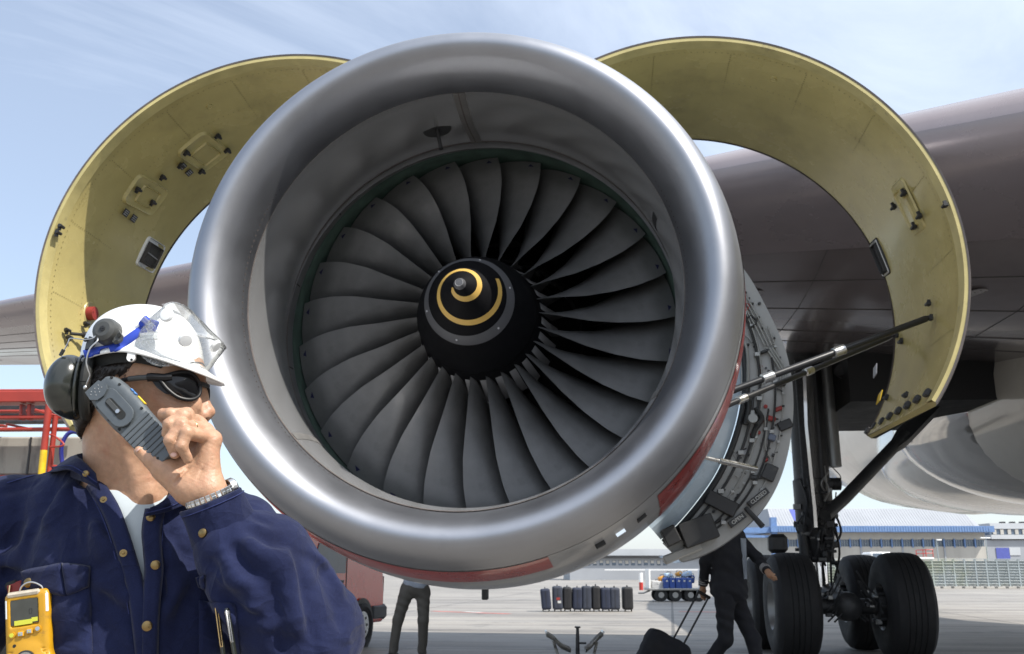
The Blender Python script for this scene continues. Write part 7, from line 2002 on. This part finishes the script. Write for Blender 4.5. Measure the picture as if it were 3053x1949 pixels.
M['key_blue'] = pm('key_blue', (0.08, 0.22, 0.50), 0.4)
for a in (.038, .047): obj('side_key', MB().box(HS(a, .0345, .004), (.0075, .003, .007), Bh, bev=.001), M['key_blue'], hs)
obj('side_key', MB().box(HS(.066, .0345, .003), (.022, .003, .006), Bh, bev=.001), M['yellow_paint'], hs)

# ------------------------------------------------------------------ ring, wrist watch
rc_ = p(569, 1275, -.158); rd_ = p(540, 1268, -.184) - p(610, 1284, -.124); rd_ /= np.linalg.norm(rd_)
rx = np.cross(rd_, UP); rx /= np.linalg.norm(rx); ry = np.cross(rd_, rx)
M['gold'] = pm('gold', (0.75, 0.55, 0.28), 0.18, metal=1.0, var=0.05)
o = obj('finger_ring', MB().tube([rc_ + .0122 * (rx * math.cos(a) + ry * math.sin(a)) for a in np.linspace(0, 2 * math.pi, 33)], .0022, n=8, cap=False), M['gold'])
tag(o, 'plain gold ring on a finger of the raised hand', 'ring')
wt = empty('wrist_watch', tuple(CUF0), 'steel link bracelet watch at the raised cuff', 'watch')
wc = CUF0 - cd * .006; NLk = 26
for i in range(NLk):
    a = 2 * math.pi * i / NLk; d_ = cx * math.cos(a) * 1.02 + cy * math.sin(a) * .86; rad_ = .0395
    t_ = -cx * math.sin(a) * 1.02 + cy * math.cos(a) * .86; t_ /= np.linalg.norm(t_); o_ = np.cross(t_, cd)
    Bl = np.column_stack([t_, cd, o_])
    lk = obj('link', MB().box(wc + d_ * rad_, (.0082, .016, .0034), Bl, bev=.0008), M['steel'], wt)
    obj('link_centre', MB().box(wc + d_ * (rad_ + .0006), (.0064, .006, .0036), Bl, bev=.0008), M['chrome'], lk)
wd_ = -cx if (-cx)[0] > 0 else cx
a0_ = math.atan2(*(np.array([(p(668, 1440, -.12) - wc) @ cy, (p(668, 1440, -.12) - wc) @ cx]))); d_ = cx * math.cos(a0_) * 1.02 + cy * math.sin(a0_) * .86; d_ /= np.linalg.norm(d_)
wcase = obj('watch_case', MB().tube([wc + d_ * .038, wc + d_ * .047, wc + d_ * .049], [.017, .017, .015], n=26), M['steel'], wt)
obj('watch_face', MB().tube([wc + d_ * .0489, wc + d_ * .0495], .0145, n=24), M['lens_dark'], wcase)

# ------------------------------------------------------------------ yellow gas detector clipped to the pocket
w0, n0 = hit(100, 1850); dY = w0[1] - HC - .030
q = lambda x, y, o=0.0: p(x, y, dY - o)
gd = empty('gas_detector', tuple(q(92, 1960)), 'worn yellow gas detector clipped to the breast pocket', 'gas detector')
M['gd_yellow'] = pm('detector_yellow', (0.50, 0.26, 0.008), 0.4, var=0.1, vs=30, col2=(0.28, 0.15, 0.03), c2t=(0.62, 0.74), c2s=45, coat=0.15)
ca, cb_, = q(88, 1760), q(95, 2010)
gz = ca - cb_; GL = np.linalg.norm(gz); gz /= GL; gx_ = np.array([1.0, .05, 0]); gx_ -= gz * (gx_ @ gz); gx_ /= np.linalg.norm(gx_); gy_ = np.cross(gz, gx_); gy_ = gy_ if gy_[1] < 0 else -gy_
Bg = np.column_stack([gx_, gy_, gz]); gcx = (ca + cb_) / 2
k9 = .000615
def GD_(x, y, o):  # photo pixel on the detector front plane, o metres proud
    return ca + gx_ * (x - 89) * k9 - gz * (y - 1760) * k9 + gy_ * (.016 + o)
def gd_fn(P):
    D = sd_box(P, gcx, (.0385, .016, GL / 2), .010, Bg)
    D = smin(D, sd_box(P, ca - gz * .16 + gy_ * .004, (.040, .018, .05), .012, Bg), .01)
    s_ = (P - ca) @ Bg.astype(f32)
    wav = np.abs(s_[..., 0]) - f32(.0405)
    scr = sd_box(P, GD_(83, 1820, 0), (.0235, .004, .0225), .002, Bg); D = smax(D, -scr, .002)
    D = smin(D, sd_ell(P, GD_(90, 1948, -.003), (.031, .0075, .031), Bg), .004)
    for yy in (1925, 1933, 1941):
        for sx in (-1, 1): D = smax(D, -sd_cap(P, GD_(89 + sx * 40, yy, .0), GD_(89 + sx * 72, yy - 3, .0), .0012, .0012), .001)
    return D
gb, _, _ = sdf_obj('detector_body', gd_fn, gcx - (.06, .05, GL / 2 + .02), gcx + (.06, .05, GL / 2 + .02), .0021, M['gd_yellow'], gd)
M['lcd'] = pm('lcd', (0.045, 0.048, 0.042), 0.12, var=0.1, vs=60, coat=0.4)
scr = obj('screen', MB().box(GD_(83, 1816, -.0022), (.046, .002, .043), Bg), M['lcd'], gd, smooth=False)
M['label_yellow'] = pm('label_yellow', (0.55, 0.56, 0.05), 0.5)
obj('screen_label', MB().box(GD_(80, 1846, -.0008), (.030, .0012, .008), Bg), M['label_yellow'], scr, smooth=False)
obj('screen_label', MB().box(GD_(111, 1842, -.0010), (.010, .0012, .007), Bg), M['label_yellow'], scr, smooth=False)
M['lcd_digit'] = pm('lcd_digit', (0.02, 0.02, 0.02), 0.4)
for (x, y, w, h) in ((97, 1818, .0006, .008), (104, 1818, .0006, .008), (100.5, 1811.5, .004, .0006), (100.5, 1824.5, .004, .0006)): obj('lcd_digit', MB().box(GD_(x, y, -.0010), (w, .0006, h), Bg), M['lcd_digit'], scr, smooth=False)
M['btn_grey'] = pm('button_grey', (0.30, 0.34, 0.40), 0.5)
for x, y, sq, c_ in ((50, 1877, 0, M['label_yellow']), (74, 1877, 1, M['btn_grey']), (98, 1873, 1, M['btn_grey']), (121, 1869, 0, M['btn_grey'])):
    b0 = obj('button', (MB().box(GD_(x, y, .0015), (.011, .005, .010), Bg, bev=.0015) if sq else MB().tube([GD_(x, y, -.002), GD_(x, y, .0035)], .0055, n=18)), M['gd_yellow'], gd)
    obj('button_cap', (MB().box(GD_(x, y, .0042), (.0075, .001, .006), Bg, bev=.0004) if sq else MB().tube([GD_(x, y, .0034), GD_(x, y, .0044)], .0036, n=16)), c_, b0)
    if sq:
        sg = -1 if x < 90 else 1; t0 = [GD_(x - 2.6, y - sg * -1.6, .0050), GD_(x + 2.6, y - sg * -1.6, .0050), GD_(x, y - sg * 2.0, .0050)]
        obj('button_arrow', MB().prism(t0, gy_ * .0003), M['label_yellow'], b0, smooth=False)
obj('buzzer_hole', MB().tube([GD_(55, 1907, -.002), GD_(55, 1907, .0006)], .0030, n=14), M['liner'], gd)
obj('sensor_ring', MB().tube([GD_(87, 1950, -.002), GD_(87, 1950, .0070), GD_(87, 1950, .0078)], [.0170, .0170, .0145], n=30), M['muff'], gd)
obj('sensor_mesh', MB().tube([GD_(87, 1950, .0060), GD_(87, 1950, .0080)], .0140, n=26), pm('sensor_mesh', (0.22, 0.21, 0.2), 0.5, var=.3, vs=300), gd)
obj('alarm_window', MB().box(GD_(82, 1768, -.0035), (.056, .012, .010), Bg @ np.array([[1, 0, 0], [0, .9, -.43], [0, .43, .9]]), bev=.003), pm('alarm_lens', (0.50, 0.44, 0.35), 0.15, var=.2, vs=60, coat=.5), gd)
for x, y in ((141, 1800), (37, 1806)): obj('alarm_window', MB().box(GD_(x, y, -.006), (.009, .010, .034), Bg, bev=.002), M['vent_white'], gd)
lp = [GD_(64, 1762, -.012), GD_(70, 1747, -.012), GD_(86, 1738, -.012), GD_(105, 1740, -.012), GD_(124, 1752, -.012), GD_(130, 1763, -.012)]
obj('wire_loop', MB().tube(catmull(lp, 5), .0016, n=8), M['steel'], gd)
# red and black pocket tool behind the detector
w0, n0 = hit(48, 1752); tY = w0[1] - HC - .012
pt = empty('pocket_tool', tuple(p(48, 1790, tY)), 'red and black pocket tool poking out behind the gas detector', 'tool')
Bt = basis(np.array([1, 0, .35]), (0, 1, 0))
obj('tool_body', MB().box(p(52, 1772, tY), (.030, .010, .045), np.column_stack([Bt[:, 0], Bt[:, 1], Bt[:, 2]]), bev=.003), M['red_cap'], pt)
obj('tool_cap', MB().box(p(36, 1745, tY + .002), (.024, .011, .016), Bt, bev=.004), M['liner'], pt)
obj('tool_clip', MB().tube([p(30, 1745, tY - .008), p(26, 1775, tY - .009), p(28, 1790, tY - .008)], .0017, n=8), M['gold'], pt)
# pens in the other pocket
for x0_, y0_, x1_, y1_, mt, lab in ((643, 1806, 659, 1928, M['gold'], 'gold clip pen in the breast pocket under the raised arm'), (674, 1820, 690, 1914, M['steel'], 'steel clip pen in the pocket beside the gold pen')):
    a, b = on_shirt(x0_, y0_, .012), on_shirt(x1_, y1_, .010)
    if a is None or b is None: continue
    Yp = min(a[1], b[1]) - HC; a, b = p(x0_, y0_, Yp), p(x1_, y1_, Yp)
    pe = empty('pen', tuple(b), lab, 'pen')
    d_ = (b - a) / np.linalg.norm(b - a); back = np.array([0, .006, 0])
    obj('barrel', MB().tube([a - d_ * .004 + back, a + back, b + d_ * .03 + back], [.003, .0042, .0042], n=12), M['muff'], pe)
    obj('pocket_clip', MB().tube([a + back * .2, a + d_ * .004 - back * .3, b - d_ * .002 - back * .3, b], [.0014, .0018, .0016, .0012], n=8), mt, pe)
    obj('pocket_clip_edge', MB().tube([a + np.array([.004, 0, 0]) - back * .3, b + np.array([.003, 0, 0]) - back * .2], .0009, n=6), mt, pe)
    obj('cap_ring', MB().tube([a + back + d_ * .001, a + back + d_ * .006], .0048, n=12), mt, pe)
